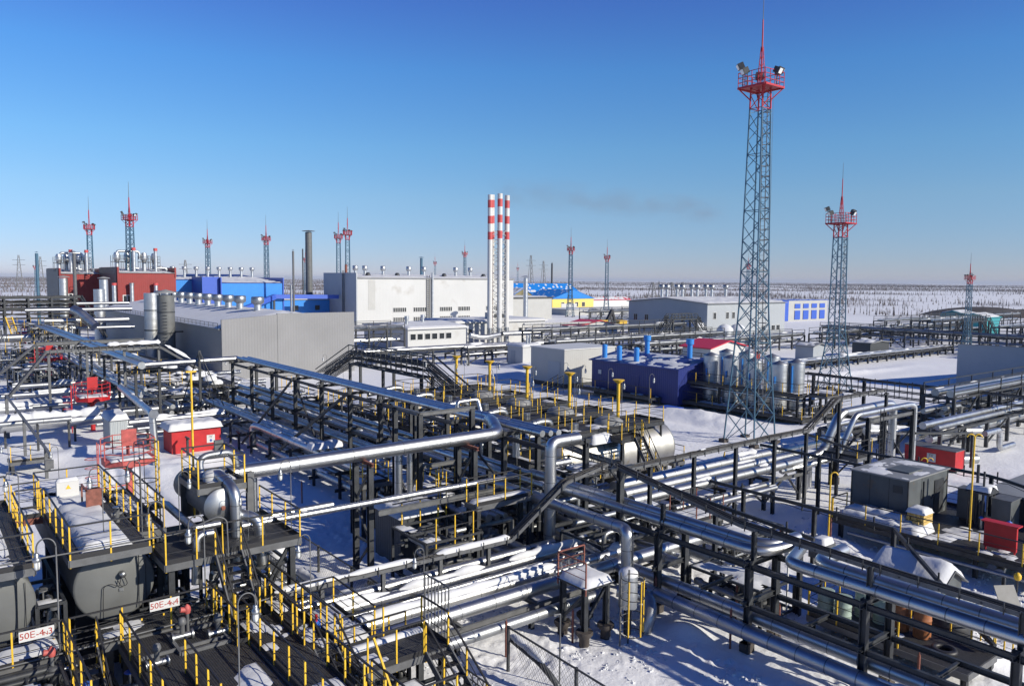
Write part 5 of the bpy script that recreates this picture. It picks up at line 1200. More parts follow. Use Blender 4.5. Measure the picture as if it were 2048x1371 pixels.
# drum cage
dcg = platform('drum_deck', 'low grated drum deck with yellow posts behind the front rack', 28.0, 30.4, 10.6, 16.6, .75, rails=[[(28.03, 16.55, .75), (28.03, 13.0, .75)], [(28.03, 16.57, .75), (30.37, 16.57, .75), (30.37, 10.7, .75)]], snow=.15, seed=81, step=1.4)
for i, (x, y, mm, lb) in enumerate(((28.50, 16.10, BARREL, 'pale green drum at the left corner of the drum deck'), (28.45, 15.35, BARREL, 'pale green drum beside the corner drum'), (29.70, 15.20, BARREL, 'snow-capped drum at the back of the drum deck'), (29.70, 14.45, BARREL, 'drum in the middle of the back row on the drum deck'), (29.70, 13.70, RDRUM, 'rust-lidded drum on the drum deck'), (29.70, 12.90, RDRUM, 'rusty drum at the right end of the drum deck'))):
    d_ = T('oil_drum', lb, 'drum', (x, y, .75), 'drums on the drum deck')
    P('shell', MB().lathe((x, y, .76), [(.31, 0), (.31, .32), (.325, .34), (.31, .36), (.31, .66), (.325, .68), (.31, .70), (.31, 1.02), (.32, 1.04), (.30, 1.04)], 20), mm, d_)
    P('lid', MB().lathe((x, y, 1.76), [(.295, 0), (.295, .015), (0, .016)], 18), SNOW if i == 2 else mm, d_)
stairs('stairs', 'short yellow railed steps at the right end of the drum deck', (30.5, 10.7, .75), (32.2, 10.7, 0), (0, 1, 0), .8)
one('tyre', 'black tyre ring lying on the drum deck', 'tyre', MB().lathe((29.0, 11.8, .76), [(.28, 0), (.42, .02), (.45, .1), (.42, .18), (.28, .2), (.26, .1), (.28, 0)], 20), BLACK)
# red cabins with hydrant sign
def red_cabin(label, x0, x1, y0, y1, z0, h, snow, sign):
    th = T('red_cabin', label, 'cabin', ((x0 + x1) / 2, (y0 + y1) / 2, z0), 'red hydrant cabins')
    P('body', MB().box(x0, x1, y0, y1, z0, z0 + h), RED, th)
    P('roof', MB().box(x0 - .06, x1 + .06, y0 - .06, y1 + .06, z0 + h, z0 + h + .06), RED if snow else GREY, th)
    P('skids', MB().box(x0 + .2, x0 + .4, y0, y1, z0 - .35, z0).box(x1 - .4, x1 - .2, y0, y1, z0 - .35, z0), STEEL, th)
    if snow:
        P('snow_cover', snow_patch(MB(), x0 - .3, x1 + .15, y0 - .3, y1 + .15, z0 + h + .065, .5, 1.5, 13, edge=.45), SNOW, th)
    sx_, sy_, sz_, d = sign
    if d == '-y':
        pl = P('sign_plate', MB().box(sx_ - .32, sx_ + .32, sy_ - .02, sy_, sz_ - .32, sz_ + .32), WHITE, th); M1 = facing(sx_, sy_ - .024, sz_ + .15); M2 = facing(sx_, sy_ - .024, sz_ - .14)
        P('hydrant_mark', MB().box(sx_ - .06, sx_ + .06, sy_ - .026, sy_ - .022, sz_ - .25, sz_ - .03).box(sx_ - .12, sx_ + .12, sy_ - .026, sy_ - .022, sz_ - .16, sz_ - .11), BLUEV, th)
    else:
        pl = P('sign_plate', MB().box(sx_ - .02, sx_, sy_ - .32, sy_ + .32, sz_ - .32, sz_ + .32), WHITE, th); M1 = facing(sx_ - .024, sy_, sz_ + .15, '-x')
        P('hydrant_mark', MB().box(sx_ - .026, sx_ - .022, sy_ - .05, sy_ + .05, sz_ - .22, sz_ - .06), BLUEV, th)
    text_mesh('ПГ', .26, INK, th, M1)
red_cabin('red cabin under a thick snow pillow in the left yard, signed PG', 16.2, 20.0, 64.4, 66.9, -.05, 1.9, True, (19.2, 64.4, .95, '-y'))
red_cabin('long red cabin with a bright end wall at the right, signed PG', 60.6, 62.2, 24.6, 28.3, .2, 1.4, False, (60.6, 26.3, .9, '-x'))
rc_ = T('roof_strip', 'grey duct end lying beside the right red cabin', 'pipe', (64.2, 25.8, 0)); P('body', MB().tube((63.4, 26.6, .3), (65.8, 25.2, .3), .4, 14), ZINC, rc_)

# ================================================================== big tank row
for i, y in enumerate((37.9, 42.9, 47.9, 52.9, 57.9)):
    word = ('nearest', 'second', 'third', 'fourth', 'farthest')[i]
    th = T('storage_tank', word + ' silver storage tank of the row under railed platforms', 'tank', (38, y, 0), 'row of lying storage tanks')
    P('shell', MB().lathe((32.6, y, 2.15), [(1.72, 0), (1.72, 10.4)], 44, 'x'), TANKS, th)
    P('end_cap', MB().lathe((43.0, y, 2.15), [(1.74, -.1), (1.72, 0), (1.55, .22), (1.1, .42), (.5, .52), (0, .54)], 44, 'x'), TANKS, th)
    P('end_cap', MB().lathe((32.6, y, 2.15), [(0, -.5), (1.0, -.42), (1.55, -.2), (1.72, 0)], 44, 'x'), TANKS, th)
    for xx in (34, 38, 41.6): P('saddle', MB().box(xx - .15, xx + .15, y - 1.3, y + 1.3, -.2, 1.1), STEEL, th)
    P('band', MB().lathe((36.1, y, 2.15), [(1.735, 0), (1.735, .12)], 44, 'x').lathe((39.3, y, 2.15), [(1.735, 0), (1.735, .12)], 44, 'x'), ZINC, th)
    P('nozzle', MB().tube((34.5, y - .3, 3.6), (34.5, y - .3, 4.6), .3, 14), ZINC, th)
    sb = snow_pipe(MB(), (33, y + .1, 2.15), (42.8, y + .1, 2.15), 1.72, .35, 160 + i, .1); 
    if sb.f: P('snow_cover', sb, SNOW, th)
    z = 4.15
    pl = platform('tank_platform', word + ' dark platform with yellow posts over the storage tank row', 33.2, 42.0, y - 1.5, y + 1.2, z, legs=False, rails=[[(33.25, y + 1.15, z), (33.25, y - 1.45, z), (38.2, y - 1.45, z)], [(39.0, y - 1.45, z), (41.95, y - 1.45, z), (41.95, y + 1.15, z), (33.25, y + 1.15, z)]], snow=.22, seed=171 + i, step=1.6, group='platforms over the storage tank row', deckm=GRATE, edge=STEEL)
    P('dome', MB().lathe((38.0, y, z), [(1.0, 0), (1.0, .25), (.6, .5), (0, .56)], 20), ROOFG, pl)
    P('strut', MB().beam((33.4, y - 1.4, 2.2), (33.4, y - 1.4, z - .2), .12).beam((41.8, y - 1.4, 2.2), (41.8, y - 1.4, z - .2), .12), STEEL, pl)
    yv = T('yellow_stack', word + ' thick yellow vent stack with a funnel top over the storage tanks', 'vent stack', (38.6, y + .1, z), 'yellow vent stacks over the storage tanks')
    P('pipe', MB().tube((38.6, y - .3, z + .4), (38.6, y - .3, 7.0), .12, 12), YEL, yv); P('funnel', MB().lathe((38.6, y - .3, 6.95), [(.13, 0), (.40, .22), (.40, .26)], 16), YEL, yv); P('base_flange', MB().tube((38.6, y - .3, z), (38.6, y - .3, z + .45), .14, 12), ZINC, yv)
    pipe(word + ' gooseneck pipe arching over the storage tank platforms', [(31.0, y + 1.9, 4.15), (33.6, y + 1.9, 4.5), (34.3, y + 1.9, 4.4), (34.4, y + 1.9, 3.0)], .25, m=ZINC, bend=.55, snow=.2, seed=i, group='goosenecks over the storage tanks')
    lamp(40.4, y + 1.1, z, word + ' crook lamp on the storage tank platforms', .4, .85)
    lamp(36.0, y + 1.1, z, word + ' inner crook lamp on the storage tank platforms', .4, .85)
sp_ = platform('access_platform', 'lower access landing at the front of the nearest storage tank', 36.2, 38.2, 34.9, 36.3, 3.75, rails=[[(36.23, 36.2, 3.75), (36.23, 34.93, 3.75), (37.4, 34.93, 3.75)], [(38.17, 35.0, 3.75), (38.17, 36.2, 3.75)]], legs=True, legpos=[(36.4, 35.0), (38.0, 35.0)], edge=STEEL)
stairs('stairs', 'steep open stairs climbing to the nearest storage tank', (37.4, 34.9, 3.75), (37.4, 32.6, .3), (1, 0, 0), .8)
lg = T('curved_stairs', 'curved tread strip hugging the nearest storage tank', 'stairs', (36.6, 36.1, 0)); mb = MB()
for k in range(14):
    a = .25 + k * .10; mb.box(36.25 + k * .05, 36.95 + k * .05, 37.9 - 1.80 * math.cos(a * .9 - .3) - .08, 37.9 - 1.80 * math.cos(a * .9 - .3) + .1, 2.15 + 1.80 * math.sin(1.35 - a) - .03, 2.15 + 1.80 * math.sin(1.35 - a) + .03)
P('treads', mb, STEEL, lg)
o = one('snow_heap', 'big snow clump on the shoulder of the nearest storage tank', 'snow', snow_patch(MB(), 34.6, 36.6, 35.8, 37.4, 3.45, .6, 1.3, 3, edge=.5), SNOW); o['kind'] = 'stuff'
ep = platform('end_landing', 'little dark landing behind the round end of the nearest tank', 43.4, 44.6, 36.6, 38.4, .9, rails=[[(44.55, 36.65, .9), (44.55, 38.35, .9), (43.5, 38.35, .9)]], legs=True)
for i, (x, y) in enumerate(((46.0, 33.4), (48.2, 32.6))):
    s_ = T('step_over', ('left', 'right')[i] + ' railed step-over ladder behind the long cable tray', 'stairs', (x, y, 0), 'railed step-overs'); mb = MB(); m2 = MB()
    for yy in (y - .35, y + .35):
        mb.path([(x - 1.3, yy, .1), (x - .55, yy, 2.0), (x + .55, yy, 2.0), (x + 1.3, yy, .1)], .03, 6, bend=.05)
        m2.beam((x - .55, yy, .9), (x - .55, yy, 2.0), .05).beam((x + .55, yy, .9), (x + .55, yy, 2.0), .05)
    P('handrail', mb, BLACK, s_); P('posts', m2, YEL, s_); P('landing', MB().box(x - .55, x + .55, y - .35, y + .35, .85, .9).beam((x - .55, y, .88), (x - 1.3, y, 0), .7, .06).beam((x + .55, y, .88), (x + 1.3, y, 0), .7, .06), GRATE, s_)
# deck clutter left of the tank row
for i, y in enumerate((40.5, 45.5, 50.5, 55.5, 60.5)):
    valve_set(('nearest', 'second', 'third', 'fourth', 'farthest')[i] + ' valve set beside the left ends of the storage tanks', 31.0, y, 1.6, ZINC, 3)
ml = platform('long_catwalk', 'dark catwalk strewn with snow along the left ends of the storage tanks', 29.9, 30.9, 36.5, 70, 2.7, rails=[[(29.95, 69.9, 2.7), (29.95, 36.6, 2.7)]], snow=.5, seed=91, step=2.2, legs=True, edge=STEEL, legpos=[(30.4, 37), (30.4, 47), (30.4, 58), (30.4, 69)])
tray('cable trestle arching above the storage tank row on tall posts', [(37.6, 84, 2.7), (37.1, 75.5, 6.1), (37.0, 60.5, 6.1), (37.4, 51.8, 2.8)], (1, 0, 0), .9, cables=7)
tr_ = T('trestle_truss', 'two storey truss carrying the arching cable trestle', 'truss', (37.4, 68, 0)); mb = MB()
for x in (36.9, 38.1):
    mb.beam((x, 75.5, 5.0), (x, 60.5, 5.0), .12); mb.beam((x, 75.5, 7.0), (x, 60.5, 7.0), .1); mb.beam((x, 75.5, 7.0), (x, 84, 3.6), .08); mb.beam((x, 60.5, 7.0), (x, 51.8, 3.7), .12)
    for k in range(16): mb.beam((x, 75.5 - k, 5.0), (x, 75.5 - k, 7.0), .06)
P('truss', mb, STEEL, tr_)
cbm = MB()
for k in range(16):
    xx = 36.95 + (k % 5) * .27; zz = (5.1, 5.7, 6.4)[k % 3]; cbm.path([(xx, 84, zz - 3.2)] + [(xx + random.uniform(-.05, .05), 75.5 - j * 1.5, zz - .12 * (j % 2)) for j in range(11)] + [(xx, 51.8, zz - 3.2)], .05, 5, bend=.4, nb=2)
P('cables', cbm, CABLE, tr_)
for y in (75.2, 68, 60.8):
    for x in (36.9, 38.1): P('post', MB().ibeam((x, y, -.2), (x, y, 5.0), .24), STEEL, tr_)

# ================================================================== blue workshop, white boxes, silver vertical tanks
bw = T('blue_workshop', 'long navy blue shed with a sloping snowy roof and bright blue vents', 'shed', (70, 62.5, 0))
P('wall', MB().extr([(67, .3), (67, 4.2), (72.2, 5.05), (72.2, .3)], 56.2, 69.9, 'y'), NAVYW, bw)
P('roof', MB().extr([(66.7, 4.16), (72.4, 5.10), (72.4, 5.22), (66.7, 4.28)], 55.9, 70.2, 'y'), NAVYW, bw)
P('snow_cover', snow_patch(MB(), 66.9, 72.3, 56.2, 69.9, 4.27, .10, .58, 5, cell=.3, slope=lambda X, Y: (X - 66.7) * .165), SNOW, bw)
P('door', MB().box(66.95, 66.998, 62, 63.2, .9, 3.0), NAVYW, bw); P('notice', MB().box(66.94, 66.99, 68.2, 68.7, 2.6, 3.1), WHITE, bw)
P('piles', MB().box(67.2, 72, 56.4, 69.7, -.2, .3), STEEL, bw)
for i, y in enumerate((68.6, 66.1, 63.3)):
    v_ = P('vent', MB().tube((67.9, y, 4.3), (67.9, y, 6.0), .32, 14), BLUEP, bw); P('vent_cap', MB().lathe((67.9, y, 6.0), [(.34, 0), (.3, .12), (0, .2)], 14), BLUEP, v_)
for i, (x, y) in enumerate(((71.8, 65.2), (71.8, 58.6))):
    v_ = P('vent', MB().tube((x, y, 5.0), (x, y, 6.9), .3, 14), BLUEP, bw); P('vent_cap', MB().tube((x, y, 6.7), (x, y, 7.3), .45, 14), BLUEP, v_)
bp_ = platform('shed_porch', 'dark porch walkway with rails along the navy blue shed', 65.2, 66.9, 58.5, 72.0, .95, rails=[[(65.25, 71.9, .95), (65.25, 58.6, .95)]], step=2.2, snow=.25, seed=95, legs=True, edge=STEEL)
stairs('stairs', 'short porch stairs at the left of the navy shed', (65.2, 73.2, .95), (62.6, 73.2, 0), (0, 1, 0), 1.0)
for i, y in enumerate((69.2, 64.6, 58.2, 72.4)): lamp(64.6, y, 0, ('first', 'second', 'third', 'fourth')[i] + ' crook lamp along the navy blue shed', -.3, 1.15)
one('blue_kerb_box', 'low blue box half sunk in snow before the navy shed', 'box', MB().box(63.6, 65.6, 54.2, 56.4, -.2, .5), ROYAL)
wb = T('white_equipment_shed', 'plain white shed with a flat roof left of the navy shed', 'shed', (71, 78, 0)); P('wall', MB().box(66.8, 76, 74.8, 81.6, .6, 5.0), CREAMW, wb); P('roof', MB().box(66.7, 76.1, 74.7, 81.7, 5.0, 5.12), WHITE, wb); P('door', MB().box(66.75, 66.8, 75.6, 78, .8, 3.4), LBLUEW, wb); P('piles', MB().box(67, 75.8, 75, 81.4, -.2, .6), STEEL, wb)
ws = T('white_cabin', 'small white cabin with two roof pipes in a snow bank', 'cabin', (79.5, 98.4, 0)); P('wall', MB().box(77.4, 81.2, 96.6, 100.6, -.2, 3.3), WHITEW, ws); P('roof', MB().box(77.2, 81.4, 96.4, 100.8, 3.3, 3.45), WHITE, ws); P('snow_cover', snow_patch(MB(), 77.2, 81.4, 96.4, 100.8, 3.45, .3, 1.3, 3, cell=.25), SNOW, ws)
P('flue', MB().tube((79, 97.5, 3.4), (79, 97.5, 5.2), .18, 10).tube((80, 98, 3.4), (80, 98, 5.2), .18, 10), STACKM, ws); P('door', MB().box(77.35, 77.4, 98.6, 99.6, .3, 2.6), LBLUEW, ws)
for i, (px, z, x) in enumerate(((1421.5, 6.0, 71.2), (1461, 5.95, 71.2), (1507, 5.85, 71.2), (1558, 5.8, 71.2), (1592, 6.0, 72.6), (1452, 6.2, 74.6), (1492, 6.2, 74.6), (1543, 6.1, 74.6))):
    d0 = at(px, 760, 3.5); k = x / d0[0]; a = np.array(d0) * k; y = float(a[1])
    # refine y on plane x by keeping the bearing
    th = T('silver_silo', ('leftmost', 'second', 'third', 'fourth', 'rightmost blue-piped', 'rear left', 'rear middle', 'rear right')[i] + ' upright silver tank with a conical roof behind the mast', 'tank', (x, y, 0), 'upright silver tanks')
    P('shell', MB().tube((x, y, .9), (x, y, z - .3), .84, 26), STACKM, th); P('cone_roof', MB().lathe((x, y, z - .3), [(.9, 0), (.9, .06), (0, .42)], 26), ZINC, th)
    P('blue_fitting', MB().tube((x - .95, y - .1, 3.6 if i < 4 else 2.5), (x - .95, y - .1, 4.3 if i < 4 else 5.4), .09, 8), BLUEP, th)
    P('skirt', MB().tube((x, y, .2), (x, y, .9), .7, 16), STEEL, th)
vp = platform('silo_gallery', 'dark gallery with rails in front of the upright silver tanks', 68.6, 70.2, 42.4, 57.0, 2.9, rails=[[(68.65, 56.9, 2.9), (68.65, 42.5, 2.9), (70.1, 42.5, 2.9)]], step=1.8, legs=True, snow=.2, seed=97, edge=STEEL, legpos=[(68.8, 56.8), (68.8, 52), (68.8, 47.4), (68.8, 42.7), (70, 42.7)])
vp2 = platform('silo_deck', 'low dark deck under the upright silver tanks', 67.8, 77.4, 41.5, 56.5, .75, rails=[[(67.85, 56.4, .75), (67.85, 41.6, .75), (77, 41.6, .75)]], step=2.0, legs=True, snow=.3, seed=98, edge=STEEL)
for i, (x, y) in enumerate(((70, 53.6), (70.0, 49.6), (70, 45.6), (74, 43.6))): valve_set(('first', 'second', 'third', 'fourth')[i] + ' valve set under the silver tank gallery', x, y, .8, ZINC, 4)
pipe('header pipe under the silver tank gallery', [(69.3, 56.5, 2.3), (69.3, 42.8, 2.3), (77, 42.6, 2.3)], .16)
st_ = platform('silo_stair_tower', 'yellow railed landing beside the rightmost silver tank', 69.8, 72.0, 40.2, 42.2, 3.0, rails=[[(69.85, 42.1, 3), (69.85, 40.25, 3), (71.9, 40.25, 3)]], legs=True, step=.9)

# ================================================================== floodlight masts
def mast(name, label, H, wb, wk, wt, zk, t, group, ladder=True, bars=1.0, lights=5, mast_top=8.5):
    th = T(name, label, 'mast', (0, 0, 0), group)
    def wd(z): return wb + (wk - wb) * z / zk if z < zk else wk + (wt - wk) * (z - zk) / (H - zk)
    def lattice(z0, z1):
        mb = MB(); z = z0; zs = [z0]
        while z < z1 - .01: z = min(z1, z + max(1.15, wd(z) * .82)); zs.append(z)
        for k, (a, b) in enumerate(zip(zs[:-1], zs[1:])):
            wa, wb_ = wd(a) / 2, wd(b) / 2
            C0 = [(-wa, -wa, a), (wa, -wa, a), (wa, wa, a), (-wa, wa, a)]; C1 = [(-wb_, -wb_, b), (wb_, -wb_, b), (wb_, wb_, b), (-wb_, wb_, b)]
            for i in range(4):
                j = (i + 1) % 4
                mb.beam(C0[i], C1[i], t * 1.5)
                mb.beam(C0[i], C1[j], t * .8) if (k % 2 == 0) else mb.beam(C0[j], C1[i], t * .8)
                if wd(a) > 1.6: (mb.beam(C0[j], C1[i], t * .8) if (k % 2 == 0) else mb.beam(C0[i], C1[j], t * .8))
                if k % 4 == 0: mb.beam(C0[i], C0[j], t * .8)
        return mb
    zr = H - 1.7
    P('lattice', lattice(0, zr), MASTB, th); P('red_lattice', lattice(zr, H), MASTR, th)
    P('footing', MB().box(-wb / 2 - .3, -wb / 2 + .3, -wb / 2 - .3, -wb / 2 + .3, -.5, .3).box(wb / 2 - .3, wb / 2 + .3, -wb / 2 - .3, -wb / 2 + .3, -.5, .3).box(wb / 2 - .3, wb / 2 + .3, wb / 2 - .3, wb / 2 + .3, -.5, .3).box(-wb / 2 - .3, -wb / 2 + .3, wb / 2 - .3, wb / 2 + .3, -.5, .3), CONC, th)
    pw = 1.32; pm = MB()
    pm.box(-pw, pw, -pw, pw, H, H + .06)
    for s in (-1, 1): pm.beam((s * pw, -pw, H), (s * pw, pw, H), .16).beam((-pw, s * pw, H), (pw, s * pw, H), .16).beam((s * wt / 2, s * wt / 2, H - 1), (s * pw, s * pw, H), .09).beam((s * wt / 2, -s * wt / 2, H - 1), (s * pw, -s * pw, H), .09)
    P('platform', pm, MASTR, th); rm = MB()
    cs = [(-pw, -pw), (pw, -pw), (pw, pw), (-pw, pw)]
    for i in range(4):
        a, b = cs[i], cs[(i + 1) % 4]
        for h in (.45, .85, 1.25): rm.beam((*a, H + h), (*b, H + h), t * .7)
        for k in range(4): rm.beam((a[0] + (b[0] - a[0]) * k / 4, a[1] + (b[1] - a[1]) * k / 4, H), (a[0] + (b[0] - a[0]) * k / 4, a[1] + (b[1] - a[1]) * k / 4, H + 1.25), t * .7)
    P('handrail', rm, MASTR, th)
    sm = MB()
    for s in (-1, 1): sm.beam((s * .25, -.25, H), (s * .06, -.06, H + 3.3), t * .8).beam((s * .25, .25, H), (s * .06, .06, H + 3.3), t * .8)
    for k in range(5): z = H + .5 + k * .6; w_ = .22 - k * .035; sm.beam((-w_, -w_, z), (w_, -w_, z + .5), t * .5).beam((w_, w_, z), (-w_, w_, z + .5), t * .5)
    P('spire', sm, MASTR, th); P('spire_tube', MB().tube((0, 0, H + 3.2), (0, 0, H + 5.6), .07 * bars, 8, .05 * bars), MASTR, th)
    P('lightning_rod', MB().tube((0, 0, H + 5.6), (0, 0, H + mast_top), .03 * bars, 6, .015 * bars), GREY, th)
    for (x, y, az, hh) in ((-1.0, 1.1, 2.4, 1.95), (-1.25, .5, 2.6, 1.4), (.2, -1.2, -1.4, 1.35), (1.2, -.7, -.6, 1.6), (1.1, .9, .8, 1.5))[:lights]:
        f = MB(); c, s = math.cos(az), math.sin(az); f.beam((x, y, H + hh), (x + c * .45, y + s * .45, H + hh - .2), .62, .5); f.beam((x, y, H + .1), (x, y, H + hh), .06)
        fl_ = P('floodlight', f, STEEL, th); g = MB().beam((x + c * .451, y + s * .451, H + hh - .2), (x + c * .47, y + s * .47, H + hh - .21), .52, .42); P('lens', g, LAMPG, fl_)
    if ladder:
        lm = MB(); hm = MB()
        def lx(z): return wd(z) / 2 + .12
        zs = np.arange(2.5, H + .1, 2.5)
        for a, b in zip(zs[:-1], zs[1:]):
            for s in (-.22, .22): lm.beam((lx(a), s, a), (lx(b), s, b), .045)
            for zz in np.arange(a, b, .42): lm.beam((lx(zz), -.22, zz), (lx(zz), .22, zz), .025)
            for s in (-.3, 0, .3): hm.beam((lx(a) + .72 - abs(s) * .2, s, a), (lx(b) + .72 - abs(s) * .2, s, b), .016)
        for zz in np.arange(3.2, H, .9):
            x0 = lx(zz); hm.path([(x0, -.3, zz), (x0 + .5, -.34, zz), (x0 + .74, 0, zz), (x0 + .5, .34, zz), (x0, .3, zz)], .038, 4, bend=.2, nb=2)
        P('ladder', lm, GREY, th); P('ladder_hoops', hm, GREY, th)
    return th
m1 = mast('floodlight_mast', 'tallest near floodlight mast with a caged ladder, blue lattice and red top', 30.2, 3.1, 1.75, 1.15, 11.5, .065, 'floodlight masts', mast_top=9.3)
m1.location = (57.7, 40.3, 0)
m2 = mast('floodlight_mast', 'second floodlight mast right of the tallest one, four lamps', 21.4, 3.2, 1.5, 1.15, 7.5, .075, 'floodlight masts', lights=4, mast_top=7.6)
m2.location = (*at(1668, 782), 0)
fm = mast('floodlight_mast', 'distant floodlight mast', 28, 3.0, 1.5, 1.2, 10, .13, 'floodlight masts', ladder=False, bars=2.4, mast_top=9.5)
far_masts = [  # px, py of the platform, distance, label
    (267, 443, 225, 'distant mast rising behind the right red boiler house'), (187, 461, 262, 'distant mast rising behind the left red boiler house'), (420, 489, 330, 'distant mast above the middle of the blue hall'),
    (536, 483, 315, 'distant mast above the right end of the blue hall'), (679, 479, 300, 'mast standing just in front of the left end of the white hall'), (697, 472, 290, 'mast close behind the one at the white hall end'),
    (1139, 503, 300, 'mast standing in front of the yellow house'), (1211, 519, 320, 'mast standing right of the yellow house'), (1932, 560, 175, 'mast with lamps at the far right by the teal cabins'),
    (78, 537, 520, 'small mast at the far left horizon'), (613, 522, 560, 'small hazy mast beside the dark stack'), (870, 529, 640, 'hazy mast above the middle of the white hall roof'), (929, 511, 560, 'hazy mast above the right of the white hall roof'), (1034, 540, 720, 'tiny mast right of the chimneys'), (1491, 535, 420, 'hazy mast seen through the tall mast lattice')]
for i, (px, py, dist, lb) in enumerate(far_masts):
    # bearing of the mast from its image pixel, height from where its platform stands over the horizon
    x, y = at(px, 700, 0); k = dist / math.hypot(x, y); x *= k; y *= k
    hz = 552.6 + .0081 * px; H = CAM_H + (hz - py) / 1562 * dist * math.cos(math.atan((px - 1024) / 1562))
    s = max(.45, H / 28)
    sxy = s if dist < 300 else max(s, .8)
    if i == 0: fm.location = (x, y, 0); fm.scale = (sxy, sxy, s); fm['label'] = lb; fm.rotation_euler = (0, 0, .5)
    else: dup(fm, (x, y, 0), random.uniform(0, 1.5), lb, 'floodlight masts', (sxy, sxy, s))

x_, y_ = at(2033, 1190, .3)
gd_ = T('gas_detector', 'yellow topped detector post at the right edge below the equipment deck', 'detector post', (x_, y_, 0)); P('post', MB().tube((x_, y_, -.2), (x_, y_, 1.0), .04, 8), STEEL, gd_); P('head', MB().lathe((x_, y_, 1.0), [(.1, 0), (.15, .08), (.15, .22), (.08, .32), (0, .35)], 14), YEL, gd_)
x_, y_ = at(2012, 1200, .8)
ts_ = T('leaning_sheet', 'tilted grey sheet leaning on a post at the right edge', 'sheet', (x_, y_, 0)); P('sheet', MB().beam((x_, y_ - .3, .3), (x_ + .35, y_ + .25, 1.3), .9, .03), GREY, ts_); P('post', MB().ibeam((x_ + .5, y_ + .3, -.2), (x_ + .5, y_ + .3, 1.6), .12), STEEL, ts_)
x_, y_ = at(2042, 1235, .3)
rx_ = T('red_canister', 'red canister standing at the right edge of the snow', 'canister', (x_, y_, 0)); P('body', MB().lathe((x_, y_, 0), [(.16, 0), (.16, .5), (.1, .62), (.04, .66), (0, .66)], 14), RED, rx_); P('valve', MB().tube((x_, y_, .66), (x_, y_, .74), .03, 6), STEEL, rx_)
for i, (px, py) in enumerate(((1975, 1130), (1990, 1140))):
    x_, y_ = at(px, py, .6); one('pipe_stub', ('left', 'right')[i] + ' bright pipe stub poking from under the equipment deck', 'pipe', MB().tube((x_ + 1.0, y_, .75), (x_, y_ - .2, .55), .2, 14), CLAD)
def ony(px, py, y):
    """image pixel projected onto the plane of constant y: returns x, z"""
    a = np.array(at(px, py, 0.0)); k = y / a[1]
    return float(a[0] * k), float(CAM_H * (1 - k))
def onx(px, py, x):
    a = np.array(at(px, py, 0.0)); k = x / a[0]
    return float(a[1] * k), float(CAM_H * (1 - k))
# ony/onx need sight lines below the horizon; for points above it use the bearing and an explicit height
def bear_y(px, y):
    x0, y0 = at(px, 700, 0.0); return x0 * y / y0
def ztop(px, py, x, y):
    """height at plan point x, y for image row py (works above the horizon too)"""
    hz = 552.6 + .0081 * px; d = math.hypot(x, y) * math.cos(math.atan((px - 1024) / 1562))
    return CAM_H - (py - hz) / 1562 * d

# ================================================================== left yard: fire monitors, frames, header pipes
def monitor(label, x, y, z, m, rot=0):
    th = T('fire_monitor', label, 'fire monitor', (x, y, 0), 'red fire monitors on pedestals')
    P('pedestal', MB().tube((x, y, -.3), (x, y, z - .1), .2, 14), m, th)
    b = MB()
    for k in range(4): a = k * math.pi / 2 + .4; b.beam((x, y, z - .9), (x + math.cos(a) * 1.0, y + math.sin(a) * 1.0, z - .12), .1)
    P('brace', b, m, th)
    oct_ = [(x + 1.5 * math.cos(a), y + 1.5 * math.sin(a)) for a in np.arange(8) * math.pi / 4 + math.pi / 8]
    P('deck', MB().prism(oct_, z - .38, z), m, th)
    P('snow_cover', snow_patch(MB(), x - 1.15, x + 1.15, y - 1.15, y + 1.15, z + .003, .12, .95, int(x * 7) % 50, cell=.12, edge=.3), SNOW, th)
    r = MB()
    for i in range(8):
        a, b_ = oct_[i], oct_[(i + 1) % 8]; r.beam((*a, z), (*a, z + 1.15), .06)
        if i == 3: continue
        for h in (.4, .8, 1.15): r.beam((*a, z + h), (*b_, z + h), .05)
    P('handrail', r, m, th)
    P('shield', MB().box(x - .42, x + .42, y - .42, y - .36, z + .75, z + 1.75).box(x - .1, x + .1, y - .425, y - .42, z + 1.45, z + 1.5), m, th)
    P('barrel', MB().tube((x, y, z), (x, y, z + .9), .1, 10).tube((x, y - .3, z + 1.0), (x + .2, y + 1.1, z + 1.45), .08, 10).lathe((x, y, z + .95), [(.0, -.15), (.16, -.05), (.16, .1), (0, .18)], 10), RED if m is RED else DRED, th)
    l = MB(); px_, py_ = x - 1.7, y - .3
    for s in (-.22, .22): l.beam((px_, py_ + s, -.2), (px_, py_ + s, z + 1.1), .05)
    for k in range(int(z / .3) + 3): l.beam((px_, py_ - .22, .2 + k * .3), (px_, py_ + .22, .2 + k * .3), .025)
    for k in range(5):
        zz = z * .35 + k * .55; l.path([(px_, py_ - .3, zz), (px_ - .55, py_ - .3, zz), (px_ - .75, py_, zz), (px_ - .55, py_ + .3, zz), (px_, py_ + .3, zz)], .022, 5, bend=.2, nb=2)
    l.beam((px_, py_, z * .45), (x, y, z * .45), .06)
    P('ladder', l, m, th)
monitor('faded pink-red fire monitor platform closest to the dial tank', 10.35, 51.2, 3.1, DRED)
monitor('bright red fire monitor tower in the left yard beyond the faded one', 13.1, 78.8, 3.2, RED)
monitor('farthest red fire monitor, half hidden by the grey bridge frames', 14.8, 118, 3.4, RED)
monitor('tiny red fire monitor behind the frames at the far left', 17.5, 170, 3.6, RED)
kiosk('corrugated_cabin', 'zinc corrugated cabin with snow cap behind the faded fire monitor', 12.6, 13.9, 68.6, 71.4, -.2, 2.4, GCORR, .5, 15, 'cabin')
br1 = T('bridge_frame', 'far plain grey girder bridging the left pipe lane', 'frame', (17, 105.5, 0))
